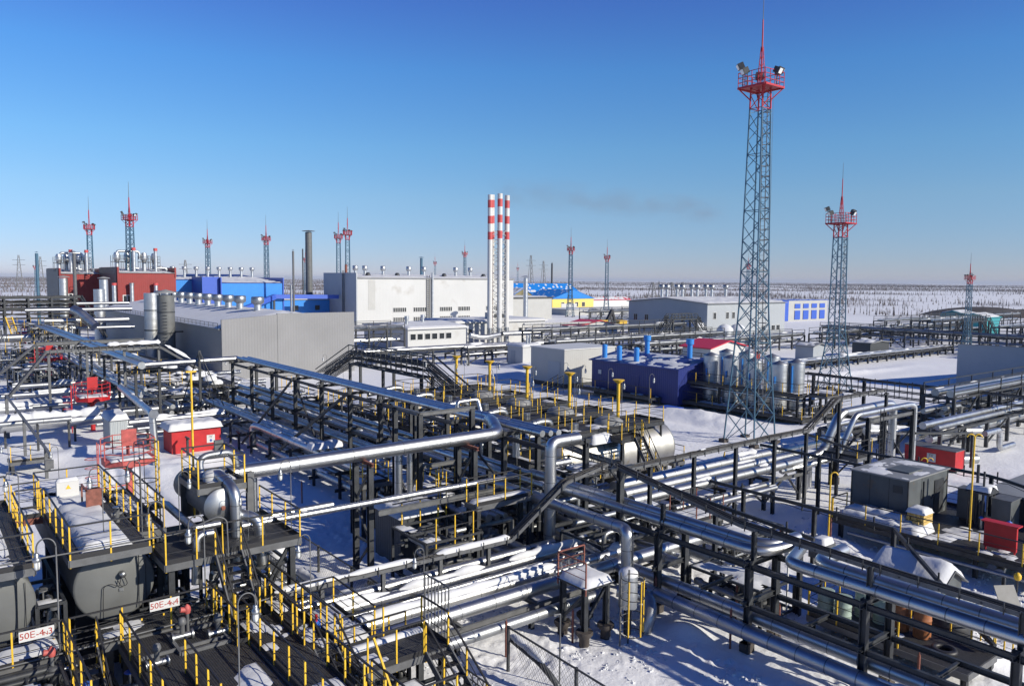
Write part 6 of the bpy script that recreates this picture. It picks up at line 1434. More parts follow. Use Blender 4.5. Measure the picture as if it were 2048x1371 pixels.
P('girder', MB().ibeam((11.9, 105.6, 6.1), (23.6, 105.6, 6.1), .3, .45), GREY, br1); P('post', MB().ibeam((12.0, 105.6, -.2), (12.0, 105.6, 5.9), .28), STEEL, br1); P('post', MB().ibeam((21.6, 105.6, -.2), (21.6, 105.6, 5.9), .28), STEEL, br1)
P('brace', MB().beam((11.9, 105.6, 6.0), (7.4, 98, 3.4), .22), GREY, br1)
br2 = T('bridge_frame', 'near grey cable ladder bridge over the left pipe lane with an icy bundle of cables', 'frame', (15, 85, 0))
mb = MB().beam((10.3, 84, 6.9), (20.3, 84, 6.9), .1, .22).beam((10.3, 84.7, 6.9), (20.3, 84.7, 6.9), .1, .22)
for k in range(17): mb.beam((10.6 + k * .6, 83.9, 6.9), (10.6 + k * .6, 84.8, 6.9), .05).beam((10.6 + k * .6, 83.9, 6.7), (10.6 + k * .6, 83.9, 7.2), .05)
P('ladder_tray', mb, GREY, br2)
for x in (10.5, 13.7, 17, 20.2): P('post', MB().ibeam((x, 84.35, -.2), (x, 84.35, 6.8), .22), GREY, br2)
P('brace', MB().beam((10.3, 84.0, 6.9), (6.8, 79, 3.6), .1, .2).beam((10.3, 84.6, 6.9), (6.8, 79.6, 3.6), .1, .2).beam((20.3, 84.0, 6.9), (24.2, 83.4, 4.3), .1, .2), GREY, br2)
cb = MB()
for k in range(9): cb.path([(13 + k * .5, 84.2 + random.uniform(0, .4), 7.05), (18.5, 84.2 + random.uniform(-.1, .5), 7.1 + random.random() * .2), (20.4, 84.1 + random.random() * .5, 7.0), (22.3, 83.5 + random.random(), 5.6), (23.4, 83 + random.random(), 4.6)], .06, 5, bend=.4, nb=3)
P('cables', cb, CABLE, br2)
w = snow_pipe(MB(), (15.5, 84.35, 7.0), (20.4, 84.35, 7.05), .35, .95, 4, .25); snow_pipe(w, (20.4, 84.2, 7.0), (23.6, 83.4, 4.9), .3, .9, 7, .2)
P('snow_cover', w, SNOW, br2)
mp_ = T('corner_post', 'grey corner post with braces at the left edge of the yard', 'frame', (6.5, 79, 0)); P('post', MB().ibeam((6.6, 79.2, -.2), (6.6, 79.2, 3.8), .25), GREY, mp_); P('arm', MB().beam((6.6, 79.2, 3.7), (6.9, 70, 3.0), .15).beam((6.9, 70, 3.0), (7.4, 60.2, 1.9), .15), GREY, mp_); P('post', MB().ibeam((6.9, 70, -.2), (6.9, 70, 3.0), .2), GREY, mp_); P('post', MB().ibeam((7.3, 61.8, -.2), (7.3, 61.8, 2.1), .2), GREY, mp_); P('post_box', MB().box(7.1, 7.6, 60.6, 60.8, .9, 1.5), GREY, mp_)
# A-direction pipes on the left lane, with the cross-over to the main rack
pipe('bright crosspipe joining the left lane to the main rack with a round blank end', [(16.5, 75.4, 6.1), (25.2, 75.6, 6.2)], .26, seg=16)
one('blank_flange', 'round white blank end of the bright crosspipe in the left yard', 'flange', MB().tube((16.5, 75.0, 6.1), (16.5, 74.9, 6.1), .33, 20), ZINC)
lr = T('pipe_rack', 'left lane rack of grey posts running back towards the red boiler houses', 'pipe rack', (17, 110, 0))
post_frames(lr, [16.2, 18.2], [76, 83, 90, 97, 104, 112, 120, 130, 140], 5.8, [5.75, 3.0], .22, pile=False)
for i, x in enumerate((16.5, 17.0, 17.6, 18.1)):
    pipe(('first', 'second', 'third', 'fourth')[i] + ' long pipe on top of the left lane rack from the left', [(x, 75.2 + i * .3, 6.05 - .05 * (i % 2)), (x, 146, 6.05 - .05 * (i % 2))], .17, step=3, group='pipes of the left lane rack', snow=.15 if i > 1 else 0, seed=200 + i)
for i, (x, z) in enumerate(((16.6, 3.2), (17.2, 3.2), (17.9, 3.2), (19.3, 2.0), (20.2, 2.0), (21.0, 2.0), (22.0, 2.2), (19.7, 1.1), (20.9, 1.1))):
    pipe('lower pipe number %s of the left lane beneath the grey bridges' % 'one two three four five six seven eight nine'.split()[i], [(x, 76 + (i % 3) * 2, z), (x, 140, z)], .17 + .05 * (i % 2), step=4, snow=.5 + .1 * (i % 3), seed=210 + i, group='lower pipes of the left lane')
pipe('silver pipe slanting to a white blank end and dropping into the snow', [(14.6, 74.5, 4.35), (13.6, 59.5, 4.35), (13.55, 58.9, 4.3), (13.75, 58.8, .2)], .25, seg=16, bend=.4, snow=.3, seed=4)
one('blank_flange', 'round white blank end of the slanting pipe behind the faded monitor', 'flange', MB().tube((13.58, 58.6, 4.35), (13.56, 58.5, 4.35), .32, 20), ZINC)
for i, (x0, x1, y, z, r, sn, lb) in enumerate(((3, 12.2, 88, 1.2, .35, .85, 'widest snow-buried crosswise pipe at the left edge'), (3, 10.4, 72, 2.4, .22, .35, 'bright crosswise pipe at the left edge of the yard'), (5, 13, 74.5, 1.8, .5, 1.1, 'snow-smothered crosswise pipe below the girder brace'), (12, 24, 88, 1.6, .3, .6, 'crosswise pipe tucked behind the bright fire monitor'), (9, 22, 82, 1.2, .25, .2, 'dark crosswise pipe behind the red pedestal'), (9, 22, 80.5, 1.0, .25, .15, 'second dark crosswise pipe behind the red pedestal'), (14.2, 22, 69.6, 2.0, .28, .7, 'snowy crosswise pipe entering the zinc cabin'), (14.5, 24, 68.0, 1.7, .16, .4, 'slim snowy crosswise pipe above the red cabin'), (15, 22, 71.8, 1.3, .2, .5, 'snowy crosswise pipe behind the red cabin'), (5, 15, 92, 2.0, .25, .6, 'crosswise pipe beyond the snow-buried one'), (16, 34, 92, 1.6, .25, .4, 'crosswise pipe under the main rack back end'), (17, 33, 98, 2.2, .25, .4, 'crosswise pipe behind the main rack back end'), (14, 26, 118, 2.4, .3, .5, 'crosswise pipe behind the farthest monitor'), (14, 28, 128, 3.0, .3, .3, 'crosswise pipe in front of the shaded hall wall'), (10, 23, 78.2, 1.6, .3, .25, 'thick crosswise pipe in front of the red pedestal'), (13, 23, 76.6, .9, .22, .1, 'low crosswise pipe in front of the red pedestal'), (9, 22, 84, 1.9, .2, .3, 'slim crosswise pipe just behind the red pedestal'), (14.5, 22.5, 73.4, 1.0, .3, .3, 'thick crosswise pipe between the zinc cabin and the rack'), (14.8, 22, 70.6, .8, .18, .2, 'low crosswise pipe between the zinc cabin and the rack'), (9, 16, 96, 1.4, .3, .5, 'crosswise pipe near the farthest monitor pedestal'), (9, 17, 101, 1.8, .3, .5, 'crosswise pipe left of the girder post'))):
    pipe(lb, [(x0, y, z), (x1, y, z)], r, m=CLAD if sn > .5 else ZINC, snow=sn, seed=230 + i, group='crosswise yard pipes', step=2.4, thick=r * 1.1 if sn > .8 else None)
for i, (x0, x1, y0, y1, z0, z1, n, yl, sn, lb) in enumerate(((19.0, 23.5, 79, 86, .5, 2.6, 26, 0, .4, 'pipe tangle between the red monitor and the main rack'), (19, 24, 88, 97, .5, 2.8, 28, 4, .4, 'pipe tangle behind the stay pole'), (9.5, 15.5, 104, 112, .5, 3.2, 26, 0, .3, 'pipe tangle under the girder bridge'), (9.5, 16, 122, 136, .5, 4.2, 30, 4, .3, 'pipe tangle at the far left lane end'), (18.5, 25, 100, 112, .5, 3.0, 30, 4, .4, 'pipe tangle below the icy cable bundle'), (3, 12, 140, 150, 1, 6.5, 34, 5, .1, 'tall pipe tangle at the far left edge'), (14, 24, 146, 156, 1, 6.0, 34, 5, .1, 'tall pipe tangle under the far left service bridge'), (27, 31, 84, 96, .4, 2.2, 22, 0, .5, 'pipe tangle in front of the grey hall corner'))):
    manifold(lb, x0, x1, y0, y1, z0, z1, n, 440 + i, yl, sn)
ys = T('pipe_sleepers', 'low trestles under the crosswise yard pipes', 'pipe support', (10, 80, 0))
for x, y, z in ((4, 88, .85), (8, 88, .85), (12, 88, .85), (4, 72, 2.1), (8, 72, 2.1), (10.2, 72, 2.1), (6, 74.5, 1.3), (11, 74.5, 1.3), (14, 82, .9), (19, 82, .9), (15, 66.8, 1.7), (19, 66.8, 1.7), (17, 63, 1.5), (21, 63, 1.5)): P('leg', MB().ibeam((x, y, -.2), (x, y, z), .16).beam((x, y - .5, z), (x, y + .5, z), .12), STEEL, ys)
yp = platform('yard_platform', 'small yellow posted platform at the left edge of the yard', 5.4, 7.9, 64.2, 66.0, .9, rails=[[(5.45, 64.25, .9), (7.85, 64.25, .9)]], snow=.9, seed=55, legs=True)
for i, (x, y, h, lb) in enumerate(((7.6, 58.5, 2.6, 'crook lamp alone in the snow of the left yard'), (5.2, 63, 2.4, 'crook lamp by the small yellow posted platform'), (23.6, 66, 3.0, 'crook lamp in the shade right of the left red cabin'), (33.5, 103.5, 3.2, 'crook lamp at the foot of the grey hall front'), (46, 101, 3.2, 'crook lamp by the right end of the grey hall front'), (48, 100, 3.0, 'second crook lamp by the right end of the grey hall front'))): lamp(x, y, 0, lb, math.pi, h / 3.0)
gd = T('stay_pole', 'dark stay pole with slanting wires behind the main rack', 'pole', (22.0, 75, 0)); P('pole', MB().beam((21.5, 75, -.2), (21.5, 75, 7.2), .2), STEEL, gd); P('stays', MB().tube((21.5, 75, 7.2), (23.6, 72, 0), .05, 6).tube((21.5, 75, 7.2), (20.0, 78, 0), .05, 6).tube((21.5, 75, 7.2), (22.0, 70.5, 0), .03, 6), STEEL, gd)
yt = T('yellow_vent', 'tall yellow vent pole with a flat T top between the yard and the vessel', 'vent pipe', (10.5, 35, VZ), 'thin yellow vent pipes'); P('pipe', MB().tube((9.0, 32.6, VZ), (9.0, 32.6, 10.2), .045, 8), YEL, yt); P('top_bar', MB().tube((8.8, 32.6, 10.2), (9.2, 32.6, 10.2), .04, 8), YEL, yt)
# far left service racks in front of the horizon
fr2 = T('cable_bridge', 'long dark service bridge with cables crossing the far left', 'pipe rack', (25, 158, 0))
post_frames(fr2, [10.5, 13.5, 17, 20.5, 24.0], [158, 160.5], 10.3, [10.2, 8.5, 6.7], .3, pile=False)
mb = MB()
for z in (10.3, 9.3, 8.3): mb.beam((2, 158, z), (25.2, 158, z), .16, .3).beam((2, 160.5, z), (25.2, 160.5, z), .16, .3)
mb.beam((25.2, 158, 10.5), (27.6, 150, 3.5), .25).beam((25.2, 160.5, 10.5), (27.6, 153, 3.5), .25)
P('long_beam', mb, STEEL, fr2); cbm = MB()
for k in range(26): cbm.path([(1 + j * 3.0, 158.1 + (k % 9) * .26, 10.5 - (k % 5) * .75 - .3 * ((j + k) % 2)) for j in range(9)], .11, 5, bend=.8, nb=2)
P('cables', cbm, CABLE, fr2)
for i, (y, z, r, x0, x1) in enumerate(((152, 6.4, .5, 18.5, 31.5), (154, 8.2, .35, 16, 32.5), (150, 5.2, .3, 22, 32), (146, 4.2, .6, 5, 17.2), (156, 9.2, .28, 24, 32.5))):
    pipe(('fat bright header pipe at the far left', 'bright upper pipe ending at the grey hall', 'bright lower pipe ending at the grey hall', 'thick dark header with bright end at the left edge', 'top bright pipe ending at the grey hall')[i], [(x0, y, z), (x1, y, z)], r, seg=14, step=6)
pipe('fat silver duct elbow slanting down by the grey hall', [(ony(146, 619, 150)[0], 150, ony(146, 619, 150)[1]), (ony(160, 625, 149)[0], 149, ony(160, 625, 149)[1]), (ony(190, 652, 147)[0], 147, ony(190, 652, 147)[1])], .8, seg=18, bend=1.2)
for i, (x, y, z0, w_, lb) in enumerate(((3.5, 150, 3.5, 7, 'yellow railed platform at the far left edge'), (15.8, 144, 4.6, 5, 'yellow railed platform before the bright header pipe'), (24.5, 136, 1.6, 5, 'yellow railed platform at the back of the snowy cable heap'))):
    platform('service_platform', lb, x, x + w_, y, y + 2.4, z0, rails=[[(x + .1, y + .1, z0), (x + w_ - .1, y + .1, z0)], [(x + .1, y + 2.3, z0), (x + w_ - .1, y + 2.3, z0)]], step=1.0, snow=.2, seed=300 + i, pm=YEL)
ysr = T('yellow_ladder', 'steep yellow ladder on the far left service bridge', 'ladder', (13.5, 150, 0)); mb = MB()
for s in (0, .9): mb.beam((13.0 + s, 152, 7.2), (14.4 + s, 147, .5), .16)
for k in range(20): mb.beam((13.0 + k * .07, 152 - k * .25, 7 - k * .33), (13.9 + k * .07, 152 - k * .25, 7 - k * .33), .07)
P('ladder', mb, YEL, ysr)
w = MB()
for k in range(46):
    t = k / 45; x = 22.0 + t * 4.5 + random.uniform(-.9, .9); y = 138 - t * 52 + random.uniform(-1, 1); r_ = .35 + random.random() * .45
    w.lathe((x, y, 2.2 + 1.0 * random.random()), [(r_, 0), (r_ * .95, r_ * .35), (r_ * .6, r_ * .65), (0, r_ * .75)], 8)
o = one('snow_heap', 'lumpy snow over the cable bundles between the left lane and the grey hall', 'snow', w, SNOW); o['kind'] = 'stuff'
lbn = MB()
for k in range(12): lbn.path([(21.5 + .5 * k + random.uniform(-.2, .2), 140, 2.0), (24 + .35 * k, 110, 2.2 + .2 * (k % 3)), (25.5 + .3 * k, 86, 2.2)], .16, 6, bend=2)
one('cable_bundle', 'thick dark cable bundles below the lumpy snow by the grey hall', 'cables', lbn, CABLE)

# ================================================================== grey hall with its stacks and roof vents
gh = T('grey_hall', 'ribbed grey industrial hall with a low snowy roof and blank front wall', 'hall', (44, 135, 0))
P('side_wall', MB().box(33.9, 34.2, 108.2, 188, -.2, 7.0), GREYW, gh)
P('front_wall', MB()._add([(33.9, 107.8, -.2), (41.7, 107.8, -.2), (41.7, 107.8, 8.8), (33.9, 107.8, 8.25), (33.9, 108.15, -.2), (41.7, 108.15, -.2), (41.7, 108.15, 8.8), (33.9, 108.15, 8.25)], [(0, 1, 2, 3), (7, 6, 5, 4), (3, 2, 6, 7), (0, 3, 7, 4)]).box(41.7, 53.6, 107.75, 108.15, -.2, 8.95), GREYW, gh)
P('right_wall', MB().box(53.3, 53.6, 108.2, 188, -.2, 7.2), GREYW, gh)
P('back_wall', MB().box(33.9, 53.6, 187.7, 188, -.2, 7.0), GREYW, gh)
P('roof', MB().extr([(33.6, 7.0), (44, 9.0), (53.9, 7.2), (53.9, 7.05), (44, 8.85), (33.6, 6.85)], 108.2, 188.3, 'y'), ROOFG, gh)
P('snow_cover', snow_patch(snow_patch(MB(), 33.65, 44, 108.4, 188, 7.02, .35, 1.25, 5, cell=.8, edge=.6, slope=lambda X, Y: (X - 33.6) * .1923), 44, 53.8, 108.4, 188, 9.0, .3, 1.1, 6, cell=.8, edge=.6, slope=lambda X, Y: -(X - 44) * .184), SNOW, gh)
gr = MB()
for yy in np.arange(109, 187, 2.0): gr.beam((33.75, yy, 7.0), (33.75, yy, 7.7), .05)
gr.beam((33.75, 109, 7.7), (33.75, 187, 7.7), .05).beam((33.75, 109, 7.35), (33.75, 187, 7.35), .035)
P('roof_rail', gr, STEEL, gh)
for i in range(11):
    y = 126 + i * 5.6
    if i == 10: y = 118
    x = 42.6
    v_ = T('roof_vent', 'mushroom vent on the grey hall ridge, number %s from the front' % 'two three four five six seven eight nine ten eleven one'.split()[i], 'roof vent', (x, y, 8.9), 'mushroom vents along the grey hall roof')
    P('stem', MB().tube((x, y, 8.6), (x, y, 10.0), .55, 14), STACKM, v_); P('cap', MB().lathe((x, y, 10.0), [(.55, -.1), (.95, .15), (.95, 1.0), (.8, 1.1), (0, 1.1)], 18), ZINC, v_); P('curb', MB().box(x - .7, x + .7, y - .7, y + .7, 8.5, 9.0), GREY, v_)
for i, (px, py0, py1, y, r, m, lb) in enumerate(((198, 577, 700, 176, 1.05, STACKM, 'silver stack at the far end of the grey hall side wall'), (301, 586, 690, 134, 1.1, STACKM, 'silver stack in the middle of the grey hall side wall'), (328, 592, 715, 126.5, 1.25, TANKP, 'fat grey laddered stack with a conical cap beside the grey hall'))):
    x = 31.2 + (.3 if i == 2 else 0); z1 = (11.4, 11.4, 11.2)[i]
    s_ = T('stack', lb, 'stack', (x, y, 0)); P('shell', MB().tube((x, y, -.2), (x, y, z1), r, 24), m, s_)
    P('bracket', MB().box(x, 33.9, y - .15, y + .15, 5.5, 5.7).tube((x, y, 5.4), (x, y, 5.6), r * 1.05, 24).tube((x, y, 8.6), (x, y, 8.75), r * 1.04, 24), STEEL, s_)
    if i == 2:
        P('rain_cap', MB().lathe((x, y, z1 + .35), [(1.75, 0), (1.7, .1), (0, .55)], 24), ROOFG, s_); P('cap_posts', MB().tube((x - .9, y, z1), (x - .9, y, z1 + .4), .08, 6).tube((x + .9, y, z1), (x + .9, y, z1 + .4), .08, 6), STEEL, s_)
        rb = MB()
        for k in range(20): rb.beam((x - .8, y - 1.1, 1.0 + k * .48), (x - .2, y - 1.35, 1.0 + k * .48), .07)
        P('rungs', rb, STEEL, s_)
# ================================================================== red boiler houses
for i, (x0, x1, y, H, lb) in enumerate(((42.4, 56.2, 215, 14.9, 'nearer right red boiler house with dark end wall'), (32.6, 42.5, 236, 14.6, 'farther left red boiler house with dark end wall'))):
    th = T('boiler_house', lb, 'boiler house', ((x0 + x1) / 2, y, 0), 'red boiler houses'); dp = 22
    P('wall', MB().box(x0, x1, y, y + dp, -.2, H), REDW, th); P('parapet', MB().box(x0 - .1, x0 + .3, y - .15, y + dp, -.2, H + 1.5).box(x1 - .3, x1 + .1, y - .15, y + dp, H - 1, H + 1.5), REDW, th)
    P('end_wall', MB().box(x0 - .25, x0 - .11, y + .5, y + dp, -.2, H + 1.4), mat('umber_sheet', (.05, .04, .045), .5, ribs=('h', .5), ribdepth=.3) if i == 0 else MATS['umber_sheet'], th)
    P('roof', MB().extr([(y - .3, H), (y - .3, H + .12), (y + dp, H + 1.6), (y + dp, H)], x0 + .31, x1 - .31, 'x'), ROOFG, th)
    P('snow_cover', snow_patch(MB(), x0 + .4, x1 - .4, y - .2, y + dp, H + .14, .15, .6, 8 + i, cell=.6, slope=lambda X, Y, y=y: (Y - y) * .067), SNOW, th)
    P('window', MB().box(x0 + 1.0, x0 + 3.0, y - .08, y, 7.4, 9.4), WHITE, th); P('pane', MB().box(x0 + 1.2, x0 + 1.9, y - .1, y - .08, 7.6, 9.2).box(x0 + 2.1, x0 + 2.8, y - .1, y - .08, 7.6, 9.2), GLASS, th)
    for k, fx in enumerate((.08, .30, .55, .78)):
        x = x0 + fx * (x1 - x0); yy = y + 6 + 3 * (k % 2); z = H + .6
        f_ = P('filter_stack', MB().tube((x, yy, z), (x, yy, z + 2.6), .55, 12).lathe((x, yy, z + 2.4), [(.55, 0), (.8, .5), (.8, 1.7), (.55, 2.3)], 14), STACKM, th)
        P('cage', MB().box(x - 1.2, x + 1.2, yy - 1.2, yy + 1.2, z + 2.2, z + 2.35), STEEL, f_); rr = MB()
        for sx_, sy_ in ((-1.2, -1.2), (1.2, -1.2), (1.2, 1.2), (-1.2, 1.2)): rr.beam((x + sx_, yy + sy_, z), (x + sx_, yy + sy_, z + 3.9), .1)
        for zz in (3.1, 3.9): rr.beam((x - 1.2, yy - 1.2, z + zz), (x + 1.2, yy - 1.2, z + zz), .08).beam((x + 1.2, yy - 1.2, z + zz), (x + 1.2, yy + 1.2, z + zz), .08)
        P('cage_rail', rr, GREY, f_)
    for k, fx in enumerate((.34, .72)):
        x = x0 + fx * (x1 - x0); c_ = P('exhaust', MB().tube((x, y + 4, H), (x, y + 4, H + 5.8), .42, 12), STACKM, th); P('red_tip', MB().tube((x, y + 4, H + 5.8), (x, y + 4, H + 6.5), .5, 12), BRED, c_)
    P('duct', MB().path([(x0 + 1.2, y + 6, H + 4.6), (x0 + 1.2, y + 6, H + 5.6), (x0 + 6.5, y + 6, H + 5.6), (x0 + 6.5, y + 6, H + 3.6)], .32, 10).path([(x0 + 4.5, y + 5, H + 5.2), (x0 + 4.5, y + 5, H + 1.4), (x0 + 6, y + 5, H + 1.2)], .3, 10).path([(x0 + 9, y + 5, H + 1.4), (x1 - 1, y + 5, H + 1.4), (x1 - .9, y + 5, H + .2)], .3, 10), STACKM, th)
    for k, fx in enumerate((.02, .21, .62)[:3 if i == 0 else 0]):
        x = x0 + fx * (x1 - x0) - (1.4 if k == 0 else 0); s_ = T('wall_flue', ('left', 'hooked middle', 'right')[k] + ' silver flue standing against the nearer red boiler house', 'flue', (x, y - 1.2, 0)); P('shell', MB().tube((x, y - 1.2, -.2), (x, y - 1.2, 11.8), .5, 14), STACKM, s_); P('tip', MB().tube((x, y - 1.2, 11.8), (x, y - 1.2, 12.4), .6, 12), BRED if k != 1 else ZINC, s_)
for i, (px, y, r, zt, lb) in enumerate(((212, 205, .95, 13.3, 'wide grey flue with flat cap left of the nearer red boiler house'), (132, 228, 1.0, 13.5, 'wide grey flue at the left of the farther red boiler house'))):
    x = bear_y(px, y); s_ = T('stack', lb, 'stack', (x, y, 0)); P('shell', MB().tube((x, y, -.2), (x, y, zt), r, 18), STACKM, s_); P('rain_cap', MB().lathe((x, y, zt + .2), [(r * 1.5, 0), (r * 1.4, .15), (0, .5)], 18), ROOFG, s_)
for i, (px, y, zt, r, m, lb) in enumerate(((155, 180, 18.5, .35, GREY, 'thin pale pole beside the farther red boiler house'), (81, 230, 19.5, .4, MASTB, 'thin blue-grey pole at the far left horizon'), (620, 247, 29, 1.15, TANKP, 'tall dark grey stack with a flat rain cap between the halls'), (589, 215, 21.5, .3, GREY, 'thin lamp pole left of the dark stack'), (584, 200, 12, .3, ZINC, 'short silver pole left of the dark stack'), (608, 420, 30, .4, STEEL, 'far thin pole beside the dark stack'), (843, 330, 24, .7, MASTB, 'far blue-grey flue above the white hall'), (1050, 190, 14.5, .75, STACKM, 'white flue right of the chimneys'), (1102, 290, 22, .45, STEEL, 'dark thin stack left of the yellow house'), (1315, 300, 13.5, .3, GREY, 'far thin pole behind the pale building'))):
    x = bear_y(px, y); s_ = T('stack', lb, 'stack', (x, y, 0)); P('shell', MB().tube((x, y, -.2), (x, y, zt), r, 16, r * .95), m, s_); P('cap', MB().tube((x, y, zt), (x, y, zt + .15), r * .8, 12).lathe((x, y, zt + .4), [(r * 1.9, 0), (r * 1.8, .1), (0, .35)] if r > .6 else [(r * 1.2, 0), (0, .2)], 16), m, s_)
# ================================================================== blue hall
bh = T('blue_hall', 'bright blue sheet metal hall with snow-streaked blue roof', 'hall', (80, 240, 0))
P('wall', MB().box(71, 88.8, 225, 262, -.2, 12.4).box(58.8, 71, 236, 262, -.2, 13.2), BLUEW, bh)
P('roof', MB().extr([(224.8, 12.4), (224.8, 12.55), (262, 15.0), (262, 12.4)], 71, 88.9, 'x').extr([(235.8, 13.2), (235.8, 13.35), (262, 14.6), (262, 13.2)], 58.8, 71, 'x'), NAVYW, bh)
P('snow_cover', snow_patch(snow_patch(MB(), 71.2, 88.7, 225, 250, 12.57, .2, .75, 3, cell=.6, slope=lambda X, Y: (Y - 224.8) * .066), 58.9, 70.9, 236, 250, 13.37, .2, .7, 4, cell=.6, slope=lambda X, Y: (Y - 235.8) * .047), SNOW, bh)
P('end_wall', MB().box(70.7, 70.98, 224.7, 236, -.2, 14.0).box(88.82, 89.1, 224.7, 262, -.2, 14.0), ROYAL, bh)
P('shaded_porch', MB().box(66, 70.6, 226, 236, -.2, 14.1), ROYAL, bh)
for i in range(9):
    x = 60 + i * 3.4; v_ = P('roof_vent', MB().tube((x, 246, 13), (x, 246, 16.0), .4, 10).lathe((x, 246, 16), [(.4, 0), (.75, .5), (.75, 1.1), (0, 1.2)], 12), STACKM, bh)
bh2 = T('blue_annexe', 'low blue annexe with snowy roof right of the blue hall', 'building', (98, 240, 0)); P('wall', MB().box(89.2, 108, 232, 245, -.2, 7.2), BLUEW, bh2); P('roof', MB().box(89.2, 108.3, 231.7, 245, 7.2, 7.4), ROOFG, bh2); P('snow_cover', snow_patch(MB(), 89.3, 108, 231.8, 245, 7.4, .3, 1.1, 3, cell=.6), SNOW, bh2); P('windows', MB().box(95, 96.5, 231.9, 232, 4, 5.5).box(102, 103.5, 231.9, 232, 4, 5.5), GLASS, bh2)
gal = T('covered_gallery', 'sloping dark gallery in front of the blue annexe', 'gallery', (90, 222, 0)); P('tube', MB().beam((74, 220, 4.5), (86, 224, 8.5), 1.4, 1.4).beam((86, 224, 8.5), (106, 224, 8.3), 1.4, 1.2), ROYAL, gal); P('leg', MB().box(85.5, 86, 223.7, 224.2, -.2, 8), STEEL, gal)
# ================================================================== white hall and white workshops
wh = T('white_hall', 'huge white hall with small strip windows and roof vents', 'hall', (137, 230, 0))
P('wall', MB().box(107.3, 166.7, 213.6, 236, -.2, 14.0), WHITEW, wh)
P('end_wall', MB().box(106.9, 107.28, 213.3, 236.3, -.2, 15.7), LBLUEW, wh)
P('roof', MB().extr([(213.2, 14.02), (213.2, 14.3), (225, 15.3), (236.3, 14.3), (236.3, 14.02)], 107.3, 167, 'x'), ROOFG, wh)
P('snow_cover', snow_patch(MB(), 107.5, 166.5, 213.4, 225, 14.32, .25, .8, 7, cell=.8, slope=lambda X, Y: (Y - 213.2) * .085), SNOW, wh)
for i, px in enumerate((800, 840, 892, 928, 983)):
    x = bear_y(px, 213.6)
    for z in (3.6, .6):
        P('window', MB().box(x - 2.4, x + 2.4, 213.5, 213.6, z, z + 1.5), WHITE, wh); g = MB()
        for k in range(7): g.box(x - 2.3 + k * .67, x - 1.8 + k * .67, 213.47, 213.5, z + .1, z + 1.4)
        P('pane', g, GLASS, wh)
for i, px in enumerate((712, 731, 767, 818, 848, 911, 940)):
    x = bear_y(px, 222); v_ = P('roof_vent', MB().tube((x, 222, 14.9), (x, 222, 16.4), .45, 12).lathe((x, 222, 16.4), [(.5, 0), (.85, .4), (.85, 1.5), (.6, 1.6), (0, 1.6)], 14), STACKM, wh)
for i, px in enumerate((737, 795, 888, 966)): x = bear_y(px, 219); P('roof_fan', MB().lathe((x, 219, 14.7), [(.8, 0), (.8, .6), (.5, 1.1), (0, 1.2)], 12), STEEL, wh)
ldr = MB()
for s in (0, .8): ldr.beam((131.6 + s * 1.2, 213.3, -.2), (131.6 + s * 1.2, 213.3, 15.2), .16)
for k in range(24): ldr.beam((131.6, 213.3, .3 + k * .6), (132.6, 213.3, .3 + k * .6), .12)
P('ladder', ldr, STEEL, wh)
l2_ = MB()
for s in (0, 1): l2_.beam((106.6, 221 + s, -.2), (106.6, 221 + s, 16.4), .16)
for k in range(26): l2_.beam((106.6, 221, .3 + k * .6), (106.6, 222, .3 + k * .6), .12)
P('ladder', l2_, STEEL, wh); P('flue', MB().tube((107.6, 221.5, 15), (107.6, 221.5, 18.2), .4, 10), RUST, wh); P('wall_pipe', MB().tube((133.6, 213.2, -.2), (133.6, 213.2, 16.0), .35, 10), STACKM, wh)
P('patch', MB().box(bear_y(737, 213.6), bear_y(751, 213.6), 213.56, 213.59, 4.5, 13.6), CREAMW, wh)
wa = T('white_annexe', 'low white building adjoining the white hall at its right', 'building', (178, 222, 0)); P('wall', MB().box(167, 185, 214.4, 236, -.2, 7.4), CREAMW, wa); P('roof', MB().box(166.9, 185.3, 214.1, 236.2, 7.4, 7.9), STEEL, wa); P('snow_cover', snow_patch(MB(), 167, 185, 216, 236, 7.9, .3, 1.2, 3, cell=.8), SNOW, wa)
sw = T('white_workshop', 'low white workshop with a band of dark windows and snowy roof', 'building', (84, 137, 0))
P('wall', MB().box(75.9, 89.4, 130, 148, -.2, 4.3), WHITEW, sw); P('roof', MB().extr([(129.5, 4.3), (129.5, 4.6), (139, 5.2), (148.4, 4.6), (148.4, 4.3)], 75.6, 89.7, 'x'), WHITE, sw)
P('snow_cover', snow_patch(MB(), 75.8, 89.6, 129.6, 139, 4.62, .22, 1.25, 4, cell=.4, slope=lambda X, Y: (Y - 129.5) * .063), SNOW, sw)
for k, (a, b) in enumerate(((820, 832), (834, 846), (849, 861), (863, 875), (878, 889), (891, 903))):
    x0, x1 = bear_y(a, 130), bear_y(b, 130); P('window', MB().box(x0, x1, 129.93, 130, 2.2, 3.5), WHITE, sw); P('pane', MB().box(x0 + .1, x1 - .1, 129.9, 129.93, 2.3, 3.4), GLASS, sw)
for k, (x, y) in enumerate(((78, 134), (83.5, 137))): P('roof_vent', MB().tube((x, y, 4.8), (x, y, 6.0), .3, 10).tube((x, y, 6.0), (x, y, 6.7), .45, 10), STACKM, sw)
sw2 = T('white_workshop', 'long white boiler workshop right behind the chimneys', 'building', (103, 143, 0))
P('wall', MB().box(92.5, 117.5, 138.5, 152, -.2, 4.6), WHITEW, sw2); P('roof', MB().box(92.2, 117.9, 138.0, 152.4, 4.6, 4.95), WHITE, sw2); P('snow_cover', snow_patch(MB(), 92.4, 117.7, 138.2, 152, 4.95, .25, 1.25, 6, cell=.5), SNOW, sw2)
